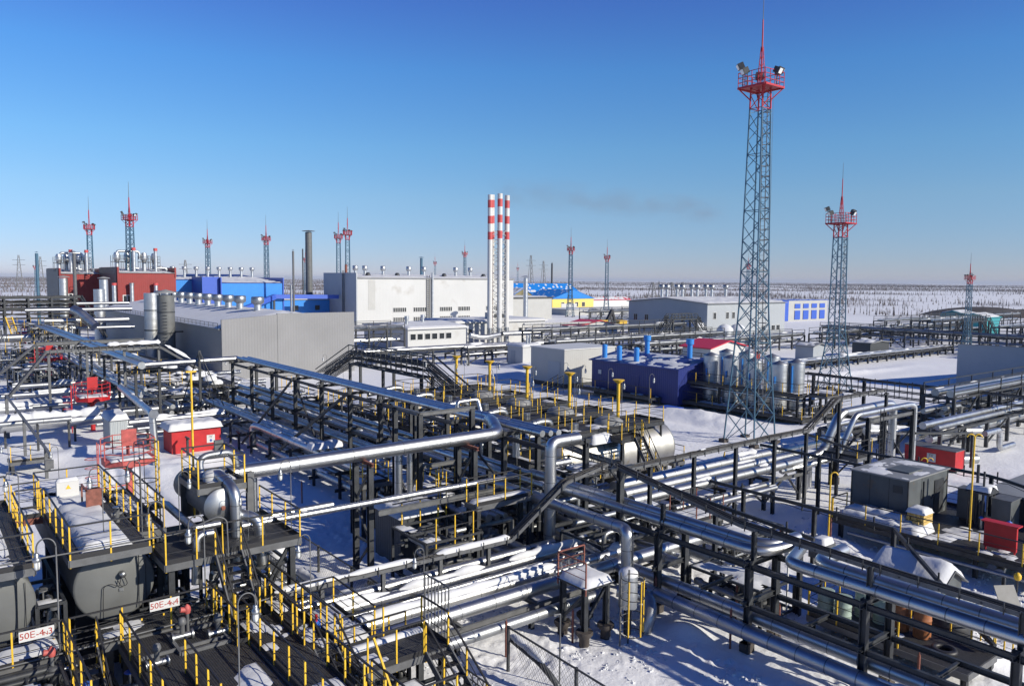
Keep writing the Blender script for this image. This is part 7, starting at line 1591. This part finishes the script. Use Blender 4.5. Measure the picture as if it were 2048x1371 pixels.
for k, px in enumerate((940, 1040, 1052, 1096)): x = bear_y(px, 138.5); P('window', MB().box(x - .5, x + .5, 138.42, 138.5, 2.0, 3.3), WHITE, sw2); P('pane', MB().box(x - .42, x + .42, 138.39, 138.42, 2.1, 3.2), GLASS, sw2)
P('roof_house', MB().box(103.5, 108, 140, 143, 4.95, 6.6), WHITEW, sw2); P('louvre', MB().box(103.7, 107, 139.95, 140, 5.5, 6.3), STEEL, sw2)
# chimneys
ch = T('chimney_group', 'four red and white banded chimneys tied by a pale lattice', 'chimney', (100, 133, 0))
for i, (x, y, z1) in enumerate(((97.5, 133, 31.6), (99.45, 132.2, 31.9), (99.6, 135.2, 31.9), (102.1, 133.2, 31.8))):
    c_ = P('flue', MB().tube((x, y, 2.5), (x, y, z1), .53, 22), WHITE, ch); b_ = MB()
    for z in (z1 - 2.7, z1 - 6.0, z1 - 9.3): b_.tube((x, y, z), (x, y, z + 1.6), .536, 22)
    P('red_band', b_, BRED, c_); P('base_pipe', MB().tube((x, y, -.2), (x, y, 3.8), .55, 18), ZINC, c_)
lt = MB()
for (x0, y0), (x1, y1) in (((97.5, 133), (99.45, 132.2)), ((99.45, 132.2), (102.1, 133.2)), ((97.5, 133), (99.6, 135.2)), ((99.6, 135.2), (102.1, 133.2))):
    for k in range(12):
        z = 2.5 + k * 1.85; lt.beam((x0, y0, z), (x1, y1, z + 1.85), .1).beam((x1, y1, z), (x0, y0, z + 1.85), .1)
        if k % 3 == 0: lt.beam((x0, y0, z), (x1, y1, z), .12)
P('lattice', lt, CREAMW, ch); cl = MB()
for s in (0, .5): cl.beam((98.4, 133.2 + s, 3), (98.4, 133.2 + s, 24), .07)
for k in range(40): cl.beam((98.4, 133.2, 3.3 + k * .52), (98.4, 133.7, 3.3 + k * .52), .05)
P('ladder', cl, RUST, ch)
pipe('gleaming duct bending into the chimney feet', [(91.5, 131.5, 2.6), (94, 130.9, 2.0), (99, 131.6, 2.4)], .55, seg=16, bend=1.5)
pipe('gleaming duct leaving the chimneys to the right', [(99.6, 131.3, 2.6), (110, 131.0, 2.5)], .5, seg=16)

# ================================================================== middle distance racks and sheds
def far_rack(label, x0, x1, y0, y1, h, n, along='x', pipes=4, r=.22, snow=.4, seed=0, group='middle distance pipe racks', rail=True, w=.26):
    th = T('pipe_rack', label, 'pipe rack', ((x0 + x1) / 2, (y0 + y1) / 2, 0), group); rnd = random.Random(seed)
    mb = MB(); bm = MB(); pm = MB(); sm = MB()
    for i in range(n):
        t = i / max(1, n - 1)
        if along == 'x': p = [(x0 + (x1 - x0) * t, y0), (x0 + (x1 - x0) * t, y1)]
        else: p = [(x0, y0 + (y1 - y0) * t), (x1, y0 + (y1 - y0) * t)]
        for q in p: P('post', MB().beam((*q, -.2), (*q, h), w), STEEL, th)
        if rail:
            for q in p: bm.beam((*q, h), (*q, h + 1.2), w * .35)
        for lv in (h, h * .55): bm.beam((*p[0], lv), (*p[1], lv), w * .8)
        if i % 2 == 0 and i < n - 1:
            t2 = (i + 1) / (n - 1); q2 = (x0 + (x1 - x0) * t2, y0) if along == 'x' else (x0, y0 + (y1 - y0) * t2); bm.beam((*p[0], .3), (*q2, h), w * .5)
    def run(o, z, mbx, ww):
        if along == 'x': mbx.beam((x0, y0 + (y1 - y0) * o, z), (x1, y0 + (y1 - y0) * o, z), ww)
        else: mbx.beam((x0 + (x1 - x0) * o, y0, z), (x0 + (x1 - x0) * o, y1, z), ww)
    for o in (0, 1):
        for z in ((h, h + .6, h + 1.2) if rail else (h,)): run(o, z, bm, w * (.7 if z == h else .35))
    for k in range(6):
        o = rnd.random(); z = h * rnd.uniform(.3, 1.1); run(o, z, bm, .07 + .08 * rnd.random())
    P('beams', bm, STEEL, th)
    for k in range(pipes):
        o = (k + .5) / pipes; z = h + .12 + r if k % 2 == 0 else h * .55 + .12 + r; rr = r * rnd.uniform(.7, 1.25)
        a, b = ((x0, y0 + (y1 - y0) * o, z), (x1, y0 + (y1 - y0) * o, z)) if along == 'x' else ((x0 + (x1 - x0) * o, y0, z), (x0 + (x1 - x0) * o, y1, z))
        pp = one('pipe', label.split(',')[0] + ', pipe %s on it' % 'one two three four five six seven eight'.split()[k], 'pipe', MB().tube(a, b, rr, 12).seams([a, b], rr, 5, 12), CLAD if rnd.random() < .6 else ZINC, 'pipes on middle distance racks')
        sb = snow_pipe(MB(), a, b, rr, snow, seed + k, step=.8)
        if sb.f: P('snow_cover', sb, SNOW, pp)
    return th
far_rack('low rack in front of the white workshop', 57, 88, 112, 115, 2.0, 8, seed=1, rail=False)
far_rack('rack with a bright pipe left of the white cabin', 72, 96, 104, 106, 2.6, 6, seed=2, rail=False)
far_rack('rack at the right corner of the grey hall', 56, 70, 121, 126, 5.2, 5, seed=3)
far_rack('long dark rack behind the white equipment shed', 84, 128, 96, 99, 3.6, 11, seed=4)
far_rack('dark rack running under the red roofed house', 92, 140, 112, 115, 4.4, 11, seed=5)
far_rack('rack crossing before the pale building', 100, 150, 92, 95, 2.8, 12, seed=6)
far_rack('rack beyond the red roofed house', 152, 200, 160, 164, 5.0, 12, seed=7)
far_rack('second rack beyond the red roofed house', 200, 250, 190, 194, 4.0, 12, seed=8)
far_rack('lengthwise rack between navy shed and red roofed shed', 86, 89, 62, 92, 2.6, 8, 'y', seed=9)
far_rack('rack with dark conduits along the sunlit snowfield', 95, 165, 68.5, 71, 1.2, 22, seed=10, rail=False, pipes=3, snow=.5)
far_rack('long rack behind the second mast', 150, 215, 88, 91, 3.2, 14, seed=11)
far_rack('lengthwise dark rack crossing far right', 166, 170, 40, 98, 3.6, 13, 'y', seed=12)
far_rack('rack near the teal cabins', 176, 214, 62, 66, 5.0, 10, seed=13)
far_rack('rack of tall bundles left of the teal cabins', 178, 205, 78, 83, 5.5, 8, seed=14)
far_rack('far rack before the tree line', 200, 290, 100, 103, 4.0, 14, seed=15)
far_rack('rack leading to the chimneys from the right', 104, 124, 124, 127, 2.0, 6, seed=16, rail=False)
far_rack('front right rack with bright pipes', 64, 104, 27.2, 29.4, 2.2, 10, seed=17, rail=False, pipes=4, r=.28, snow=.25)
far_rack('upper rack at the right edge', 72, 112, 29.6, 32.2, 3.9, 9, seed=18, pipes=4, r=.3, snow=.15)
far_rack('low rack across the right snowfield', 61.5, 78, 33.5, 36.0, 1.5, 7, seed=19, rail=False, pipes=4, r=.25, snow=.35)
tray('dark walkway tray passing before the shaded right hall', [(77.4, 47.5, 4.0), (77.4, 26.0, 4.0)], (1, 0, 0), 1.0, cables=4)
tb = T('tray_rack', 'railed posts and lower rails under the dark walkway tray', 'pipe rack', (77.8, 37, 0)); mb = MB()
for x in (77.4, 78.4):
    for z in (2.6, 3.2): mb.beam((x, 47.5, z), (x, 26, z), .1)
    for k in range(18): mb.beam((x, 47.5 - k * 1.26, 2.5), (x, 47.5 - k * 1.26, 4.2), .06)
P('rails', mb, STEEL, tb)
for y in (46.5, 40.8, 35, 29): P('post', MB().ibeam((77.9, y, -.2), (77.9, y, 4), .28), STEEL, tb)
pipe('snow-topped pipe header hanging over the right snowfield', [(61.5, 32.0, 1.9), (70.5, 26.8, 1.75)], .33, snow=.8, seed=9, seg=16)
for i, (x, y) in enumerate(((64, 30.5), (69.6, 27.3), (66.8, 28.9))): one('short_post', ('left', 'right', 'middle')[i] + ' dark leg under the snow-topped header', 'post', MB().ibeam((x, y, -.2), (x, y, 1.5), .28).beam((x - .4, y, 1.45), (x + .4, y, 1.45), .12), STEEL)
for i, (x0, y0, z, lb) in enumerate(((72.4, 31, 2.9, 'bright U-bend pipe by the snow-topped header'), (74.3, 30, 3.1, 'taller bright U-bend pipe near the right edge'), (71, 25.5, 2.0, 'low bright U-bend pipe at the right snowfield'))): pipe(lb, [(x0 - 3, y0, z), (x0, y0, z), (x0, y0, z - 1.6), (x0 + 3, y0, z - 1.6)], .22, bend=.5)
def shed(name, label, x0, x1, y0, y1, h, wallm, roofm, ridge=0, snow=.6, seed=1, z0=0, group=None, wins=(), along='y', piles=False):
    th = T(name, label, 'building', ((x0 + x1) / 2, (y0 + y1) / 2, 0), group)
    P('wall', MB().box(x0, x1, y0, y1, z0 - (.2 if not piles else 0), h), wallm, th)
    if piles: P('piles', MB().box(x0 + .4, x1 - .4, y0 + .4, y1 - .4, -.2, z0), STEEL, th)
    if ridge:
        if along == 'y':
            m_ = (x0 + x1) / 2; P('roof', MB().extr([(x0 - .4, h), (m_, h + ridge), (x1 + .4, h), (x1 + .4, h + .15), (m_, h + ridge + .18), (x0 - .4, h + .15)], y0 - .4, y1 + .4, 'y'), roofm, th)
            P('gable', MB().extr([(x0, h), (x1, h), (m_, h + ridge)], y0, y0 + .2, 'y'), wallm, th)
            sl = lambda X, Y: ridge - np.abs(X - m_) * ridge / ((x1 - x0) / 2 + .4)
        else:
            m_ = (y0 + y1) / 2; P('roof', MB().extr([(y0 - .4, h), (m_, h + ridge), (y1 + .4, h), (y1 + .4, h + .15), (m_, h + ridge + .18), (y0 - .4, h + .15)], x0 - .4, x1 + .4, 'x'), roofm, th)
            P('gable', MB().extr([(y0, h), (y1, h), (m_, h + ridge)], x0, x0 + .2, 'x'), wallm, th)
            sl = lambda X, Y: ridge - np.abs(Y - m_) * ridge / ((y1 - y0) / 2 + .4)
    else:
        P('roof', MB().box(x0 - .2, x1 + .2, y0 - .2, y1 + .2, h, h + .15), roofm, th); sl = None
    if snow:
        s_ = snow_patch(MB(), x0, x1, y0, y1, h + .17, .25, snow, seed, cell=max(.3, (x1 - x0) / 50), slope=sl)
        if s_.f: P('snow_cover', s_, SNOW, th)
    for (side, a, b, za, zb) in wins:
        if side == 'f': P('window', MB().box(a, b, y0 - .06, y0, za, zb), WHITE, th); P('pane', MB().box(a + .12, (a + b) / 2 - .05, y0 - .09, y0 - .06, za + .1, zb - .1).box((a + b) / 2 + .05, b - .12, y0 - .09, y0 - .06, za + .1, zb - .1), GLASS, th)
        else: P('window', MB().box(x0 - .06, x0, a, b, za, zb), WHITE, th); P('pane', MB().box(x0 - .09, x0 - .06, a + .12, (a + b) / 2 - .05, za + .1, zb - .1).box(x0 - .09, x0 - .06, (a + b) / 2 + .05, b - .12, za + .1, zb - .1), GLASS, th)
    return th
# pale building: shaded long side along y, sunlit end along x, on piles
yb0, yb1, xb = 108.5, 132, 138.5
pb = shed('pale_building', 'long pale grey two storey building on piles with a sunlit side', xb, 168, yb0, yb1, 9.0, LBLUEW, ROOFG, 1.0, .8, 12, z0=1.6, along='x', piles=True,
          wins=[('l', y, y + 1.3, 4.6, 6.2) for y in (129, 125.5, 119.5, 114.5, 110)] + [('f', x, x + 1.1, 5.6, 7.2) for x in (140.5, 145, 147.2)] + [('f', x, x + 1.5, 2.4, 3.8) for x in (149.5, 158.5, 162.5, 164.5)])
for i in range(9):
    x, y = 143 + i * 2.8, 124 + (i % 2) * 4; v_ = T('roof_vent', 'mushroom vent on the pale building roof, number %s from the front' % 'one two three four five six seven eight nine'.split()[i], 'roof vent', (x, y, 10), 'vents on the pale building'); P('stem', MB().tube((x, y, 9.6), (x, y, 12.0), .35, 10), STACKM, v_); P('cap', MB().lathe((x, y, 12.0), [(.4, 0), (.7, .3), (.7, 1.1), (0, 1.2)], 12), ZINC, v_)
pe = T('pale_porch', 'snowy porch roof and walkway along the pale building', 'porch', (137, 111, 0)); P('roof', MB().box(135.8, 138.4, 108.6, 113.5, 3.9, 4.1), WHITE, pe); P('snow_cover', snow_patch(MB(), 135.8, 138.4, 108.6, 113.5, 4.1, .9, 1.3, 5, cell=.4), SNOW, pe); P('wall', MB().box(136.2, 138.4, 108.8, 113.3, .2, 3.9), LBLUEW, pe)
for i, (x, y) in enumerate(((139.5, 104.5), (143.2, 104.0))):
    d_ = T('snowy_dome', ('left', 'right')[i] + ' snow-domed tank before the pale building end', 'tank', (x, y, 0), 'snow domed tanks'); P('shell', MB().tube((x, y, .3), (x, y, 3.4), 1.7, 20), STACKM, d_); P('snow_cover', MB().lathe((x, y, 3.4), [(1.8, 0), (1.7, .5), (1.1, 1.1), (.4, 1.4), (0, 1.45)], 18), SNOW, d_)
shed('red_roofed_house', 'white house with a crimson roof right of the chimneys', 124.6, 137, 134.2, 140.5, 3.2, WHITE, CRIM, 1.2, 0, 3, along='y')
shed('red_roofed_house', 'white house with a crimson roof behind the silver tanks', 94.7, 103.2, 73.4, 78.7, 3.9, WHITE, CRIM, 1.0, 0, 4, along='y')
shed('red_roofed_house', 'low far shed with a crimson roof beyond the yellow house', 270, 300, 285, 292, 4.0, WHITE, CRIM, 1.5, .6, 5, along='x')
shed('red_end_shed', 'far white shed with a red end left of the pale building', 262, 272, 230, 236, 5.0, WHITE, WHITE, .6, .8, 5)
yh = shed('yellow_house', 'yellow house with a bright blue gable roof', 216, 240, 250, 270, 6.0, YELW, BLUEW, 3.8, .12, 6, along='y', wins=[('f', x, x + 1.8, 2.6, 4.6) for x in (221, 225, 229, 233)])
P('gable_board', MB().extr([(215.8, 6.05), (240.2, 6.05), (228, 9.75)], 249.7, 249.98, 'y'), BLUEW, yh); P('white_panel', MB().box(221, 230, 249.9, 249.97, .2, 4.0), WHITE, yh)
bhs = shed('blue_roofed_house', 'larger house with a blue roof behind the yellow house', 214, 256, 276, 292, 7.6, YELW, BLUEW, 4.6, .18, 7, along='x')
shed('dark_gabled_house', 'small brown gabled house left of the blue roofs', 205, 214.5, 262, 274, 7.6, mat('olive_boards', (.20, .17, .08), .7), BLUEW, 2.6, .9, 8, along='y', wins=[('f', 207, 209, 4, 5.6)])
shed('roof_hut', 'far white tower hut with a red band', 232, 242, 330, 338, 14.2, WHITE, CRIM, 0, .8, 8)
shed('low_snowy_store', 'low store with a snowy flat roof before the yellow house', 208, 245, 232, 244, 2.2, CREAMW, ROOFG, 0, 1.25, 9)
shed('blue_striped_building', 'white building with royal blue panels beyond the second mast', 241.5, 272, 158, 170, 7.4, CREAMW, ROYAL, 0, .2, 10)
bsb = T('blue_facade', 'royal blue wall panels on the far white building', 'cladding', (260, 157.8, 0))
for k in range(4):
    for z in (.6, 4.6): P('panel', MB().box(250.5 + k * 5.4, 253.9 + k * 5.4, 157.8, 157.95, z, z + (3.2 if z < 2 else 1.6)), ROYAL, bsb)
P('end_panel', MB().box(241.2, 246.5, 157.8, 157.95, .2, 7.6), ROYAL, bsb)
for i, (x0, y0, lb, m_) in enumerate(((232, 88, 'teal cabin nearest the right edge', TEAL), (250, 101, 'teal cabin behind the nearest teal one', TEAL))): shed('teal_cabin', lb, x0, x0 + 8.5, y0, y0 + 7, 4.6, m_, m_, 1.0, .9, 20 + i, along='x', group='teal cabins')
o = one('earth_heap', 'dark heap of earth beyond the teal cabins', 'earth heap', MB().lathe((372, 143, -.5), [(26, 0), (20, 2.0), (13, 3.4), (6, 4.2), (0, 4.4)], 24).lathe((392, 128, -.5), [(24, 0), (17, 1.8), (8, 3.2), (0, 3.6)], 24), EARTH)
shed('grey_small_shed', 'small dark shed on the sunlit snowfield near the second mast', 126, 130, 75.5, 79, 2.6, LBLUEW, ROOFG, .5, .5, 30)
shed('grey_small_shed', 'wider dark shed on the sunlit snowfield farther right', 140, 147, 72.5, 76, 2.8, CORR, ROOFG, .3, .5, 31)
shed('red_end_shed', 'little shed with a red end wall seen through the second mast', 108, 111, 76, 79, 2.3, REDW, ROOFG, .4, .7, 33)
kb = T('low_round_bin', 'low dark round bin with a white pipe loop on the snowfield', 'bin', (98.5, 71, 0)); P('body', MB().tube((98, 73.4, -.2), (98, 73.4, 1.3), 1.6, 18), CORR, kb); P('loop', MB().path([(99.5, 72, 0), (99.5, 72, 2.0), (103.5, 72, 2.0), (103.5, 72, 0)], .25, 10), CLAD, kb)
# shaded right hall: its roof falls away from the camera side
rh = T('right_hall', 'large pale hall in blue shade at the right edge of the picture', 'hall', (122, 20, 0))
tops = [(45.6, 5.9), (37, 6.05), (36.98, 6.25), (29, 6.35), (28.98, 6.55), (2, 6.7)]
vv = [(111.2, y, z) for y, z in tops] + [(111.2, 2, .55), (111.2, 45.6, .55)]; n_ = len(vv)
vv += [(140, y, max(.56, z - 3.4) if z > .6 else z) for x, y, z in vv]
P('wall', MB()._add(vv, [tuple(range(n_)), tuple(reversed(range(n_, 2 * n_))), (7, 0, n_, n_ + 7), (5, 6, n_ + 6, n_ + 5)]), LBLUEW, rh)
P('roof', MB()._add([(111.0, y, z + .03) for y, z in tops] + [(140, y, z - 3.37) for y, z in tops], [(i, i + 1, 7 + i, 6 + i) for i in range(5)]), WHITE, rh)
P('base_block', MB().box(111.5, 139.5, 2.5, 45.3, -.2, .55), BLACK, rh)  # solid black block stands for the shaded gap under the raised hall
# covered pipe bridge arches
for i, (x0, x1, y, z0, z1, lb) in enumerate(((112, 126, 98.5, 3.0, 6.6, 'arched walkway bridge before the pale building'), (172, 190, 70, 2.5, 6.0, 'arched walkway bridge right of the second mast'), (157, 172, 52, 2.0, 5.6, 'small arched bridge in front of the tall bundles'))):
    th = T('arched_bridge', lb, 'bridge', ((x0 + x1) / 2, y, 0), 'arched walkway bridges'); mb = MB(); w_ = (x1 - x0)
    prof = [(x0, z0), (x0 + w_ * .25, z1), (x0 + w_ * .75, z1), (x1, z0)]
    for yy in (y, y + 1.6):
        for dz in (0, .55, 1.1):
            for a, b in zip(prof[:-1], prof[1:]): mb.beam((a[0], yy, a[1] + dz), (b[0], yy, b[1] + dz), .2 if dz == 0 else .1)
        for k in range(15):
            t = k / 14 * w_ + x0; z = np.interp(t, [p[0] for p in prof], [p[1] for p in prof]); mb.beam((t, yy, z), (t, yy, z + 1.1), .1)
    P('truss', mb, STEEL, th)
    for x in (x0 + w_ * .25, x0 + w_ * .75, x0, x1):
        z = np.interp(x, [p[0] for p in prof], [p[1] for p in prof]); P('post', MB().beam((x, y, -.2), (x, y, z), .3).beam((x, y + 1.6, -.2), (x, y + 1.6, z), .3), STEEL, th)
pipe('white goose-neck pipe spanning beside the chimneys workshop', [(108, 134.5, 4.2), (128.5, 134.5, 4.0), (128.8, 134.5, 1.5)], .3, m=WHITE, bend=.6)
pipe('bright overhead pipe near the teal cabins', [(178, 60.5, 5.6), (206, 60.5, 5.6), (206.6, 60.5, .2)], .35, bend=.9)
pipe('second bright overhead pipe near the teal cabins', [(178, 58, 4.2), (200, 58, 4.2), (200.6, 58, .2)], .3, bend=.9)
mc = T('yellow_machine', 'yellow machine with a dark boom among the middle distance racks', 'machine', (150, 158, 0)); P('body', MB().box(147, 151.5, 152, 154.5, 1.0, 3.2), YEL, mc); P('boom', MB().beam((151.5, 153, 2), (154, 153, 5.8), .8).beam((154, 153, 5.8), (155.5, 153, 1.5), .6), BLACK, mc); P('counterweight', MB().box(156, 159, 152, 154.5, 1.5, 3.0), YEL, mc)
# lattice pylons on the horizon
for i, (px, d, h) in enumerate(((45, 900, 34), (88, 950, 34), (1060, 900, 42), (1085, 1000, 38), (375, 800, 30), (1340, 640, 13), (1362, 700, 13), (1302, 600, 13))):
    x0, y0 = at(px, 700); k = d / math.hypot(x0, y0); x, y = x0 * k, y0 * k; mb = MB()
    for sx_, sy_ in ((-1, -1), (1, -1), (1, 1), (-1, 1)): mb.beam((x + sx_ * 3, y + sy_ * 3, -1), (x + sx_ * .5, y + sy_ * .5, h), .35)
    for kk in range(7):
        z = kk * h / 7; w0 = 3 - 2.5 * z / h; w1 = 3 - 2.5 * (z + h / 7) / h; mb.beam((x - w0, y - w0, z), (x + w1, y - w1, z + h / 7), .25).beam((x + w0, y - w0, z), (x - w1, y - w1, z + h / 7), .25)
    for z in (h * .72, h * .86): mb.beam((x - 5, y + 3, z), (x + 5, y - 3, z), .3)
    one('power_pylon', 'lattice power pylon on the horizon, ' + ('left of two at the far left', 'right of two at the far left', 'tall one right of the chimneys', 'shorter one right of the chimneys', 'above the blue hall', 'left of two behind the pale building', 'right of two behind the pale building', 'between the masts and the pale building')[i], 'pylon', mb, GREY, 'power pylons on the horizon')

# ================================================================== tundra larches
def woods():
    rnd = np.random.RandomState(11); V = []; Fc = []
    N = 190000
    th = YAW + R(-40) + R(80) * rnd.rand(N)
    d = 330 * np.exp(rnd.rand(N) * math.log(9000 / 330))
    X = d * np.sin(th); Y = d * np.cos(th)
    # stands stretched across the view, thinning towards the plant
    u = X * math.cos(YAW) - Y * math.sin(YAW); v = X * math.sin(YAW) + Y * math.cos(YAW)
    dens = .85 * scrub(X, Y) * np.clip((d - 330) / 900, .2, 1)
    dens = np.maximum(dens, .022 * (d < 1800))
    keep = rnd.rand(N) < dens
    inplant = (X > 0) & (X < 320) & (Y > 0) & (Y < 330)
    keep &= ~inplant
    X, Y, d = X[keep], Y[keep], d[keep]
    Z = ground_z(X, Y)
    for x, y, z, dd in zip(X, Y, Z, d):
        h = 1.6 + 3.4 * rnd.rand() ** 1.8; r = (.10 + .17 * rnd.rand()) * (1 + dd / 2200)
        if dd > 2500: h *= 1.1; r *= 1.5
        o = len(V); lean = rnd.uniform(-.2, .2, 2)
        a0 = rnd.rand() * 6.28
        tiers = 3 if dd < 900 else 2
        for t in range(tiers):
            zb = z + h * (.12 + .30 * t) if tiers == 3 else z + h * (.05 + .42 * t); zt = z + h * (.62 + .19 * t) if tiers == 3 else z + h * (.7 + .3 * t)
            rr = r * (1 - .28 * t); o = len(V)
            for k in range(5):
                a = a0 + k * 1.2566 + t; q = rr * (.55 + .9 * rnd.rand())
                V.append((x + math.cos(a) * q, y + math.sin(a) * q, zb + h * .12 * (rnd.rand() - .5)))
            V.append((x + lean[0], y + lean[1], zt))
            for k in range(0, 5): Fc.append((o + k, o + (k + 1) % 5, o + 5))
        o = len(V); s = .06 + .02 * h * .3
        V.extend([(x - s, y, z - .5), (x + s, y, z - .5), (x, y + s, z - .5), (x + lean[0] * .5, y, z + h * .7)]); Fc.extend([(o, o + 1, o + 3), (o + 1, o + 2, o + 3), (o + 2, o, o + 3)])
    me = bpy.data.meshes.new('larch_woods'); me.from_pydata(V, [], Fc); me.materials.append(TREE); me.update()
    o = bpy.data.objects.new('larch_woods', me); COL.objects.link(o)
    tag(o, 'sparse leafless larch woods scattered over the tundra', 'woods', kind='stuff')
    return len(X)
print('trees', woods())
# ================================================================== thin dry haze over the tundra
hz_m = bpy.data.materials.new('haze_air'); hz_m.use_nodes = True
hn = hz_m.node_tree
for n_ in list(hn.nodes):
    if n_.type == 'BSDF_PRINCIPLED': hn.nodes.remove(n_)
pv = hn.nodes.new('ShaderNodeVolumePrincipled')
pv.inputs['Color'].default_value = (.72, .80, .95, 1)
pv.inputs['Density'].default_value = 0.000055
pv.inputs['Anisotropy'].default_value = 0.0
hn.links.new(pv.outputs[0], hn.nodes['Material Output'].inputs['Volume'])
hb = link('haze', MB().box(-26000, 26000, -26000, 26000, -8, 62), hz_m)
tag(hb, 'thin pale haze over the plant and the tundra', 'haze', kind='stuff')
# faint smoke drifting off the chimneys
sm_m = bpy.data.materials.new('chimney_smoke'); sm_m.use_nodes = True
sn = sm_m.node_tree; SNN = sn.nodes; SL = sn.links
for n_ in list(SNN):
    if n_.type == 'BSDF_PRINCIPLED': SNN.remove(n_)
sv = SNN.new('ShaderNodeVolumePrincipled'); sv.inputs['Color'].default_value = (.62, .50, .46, 1); sv.inputs['Anisotropy'].default_value = .2
tc_ = SNN.new('ShaderNodeTexCoord'); mp_n = SNN.new('ShaderNodeMapping'); mp_n.inputs['Scale'].default_value = (.13, .22, .30)
SL.new(tc_.outputs['Object'], mp_n.inputs['Vector'])
nz_ = SNN.new('ShaderNodeTexNoise'); nz_.inputs['Scale'].default_value = 1.0; nz_.inputs['Detail'].default_value = 4; SL.new(mp_n.outputs[0], nz_.inputs['Vector'])
g_ = SNN.new('ShaderNodeTexCoord'); sx_n = SNN.new('ShaderNodeSeparateXYZ'); SL.new(g_.outputs['Generated'], sx_n.inputs[0])
def edge_fade(sock):
    a = SNN.new('ShaderNodeMath'); a.operation = 'SUBTRACT'; a.inputs[1].default_value = .5; SL.new(sock, a.inputs[0])
    b = SNN.new('ShaderNodeMath'); b.operation = 'ABSOLUTE'; SL.new(a.outputs[0], b.inputs[0])
    c = SNN.new('ShaderNodeMapRange'); c.inputs['From Min'].default_value = .5; c.inputs['From Max'].default_value = .12; SL.new(b.outputs[0], c.inputs['Value'])
    return c.outputs[0]
th_ = SNN.new('ShaderNodeMapRange'); th_.inputs['From Min'].default_value = .38; th_.inputs['From Max'].default_value = .78; th_.inputs['To Max'].default_value = .045
SL.new(nz_.outputs['Fac'], th_.inputs['Value'])
cur = th_.outputs[0]
for ax in ('Y', 'Z'):
    m_n = SNN.new('ShaderNodeMath'); m_n.operation = 'MULTIPLY'; SL.new(cur, m_n.inputs[0]); SL.new(edge_fade(sx_n.outputs[ax]), m_n.inputs[1]); cur = m_n.outputs[0]
SL.new(cur, sv.inputs['Density']); SL.new(sv.outputs[0], SNN['Material Output'].inputs['Volume'])
sb_ = link('smoke', MB().box(99.0, 172, 127, 138, 28.5, 36.5), sm_m)
tag(sb_, 'faint brownish smoke wisps drifting right from the chimney tops', 'smoke', kind='stuff')
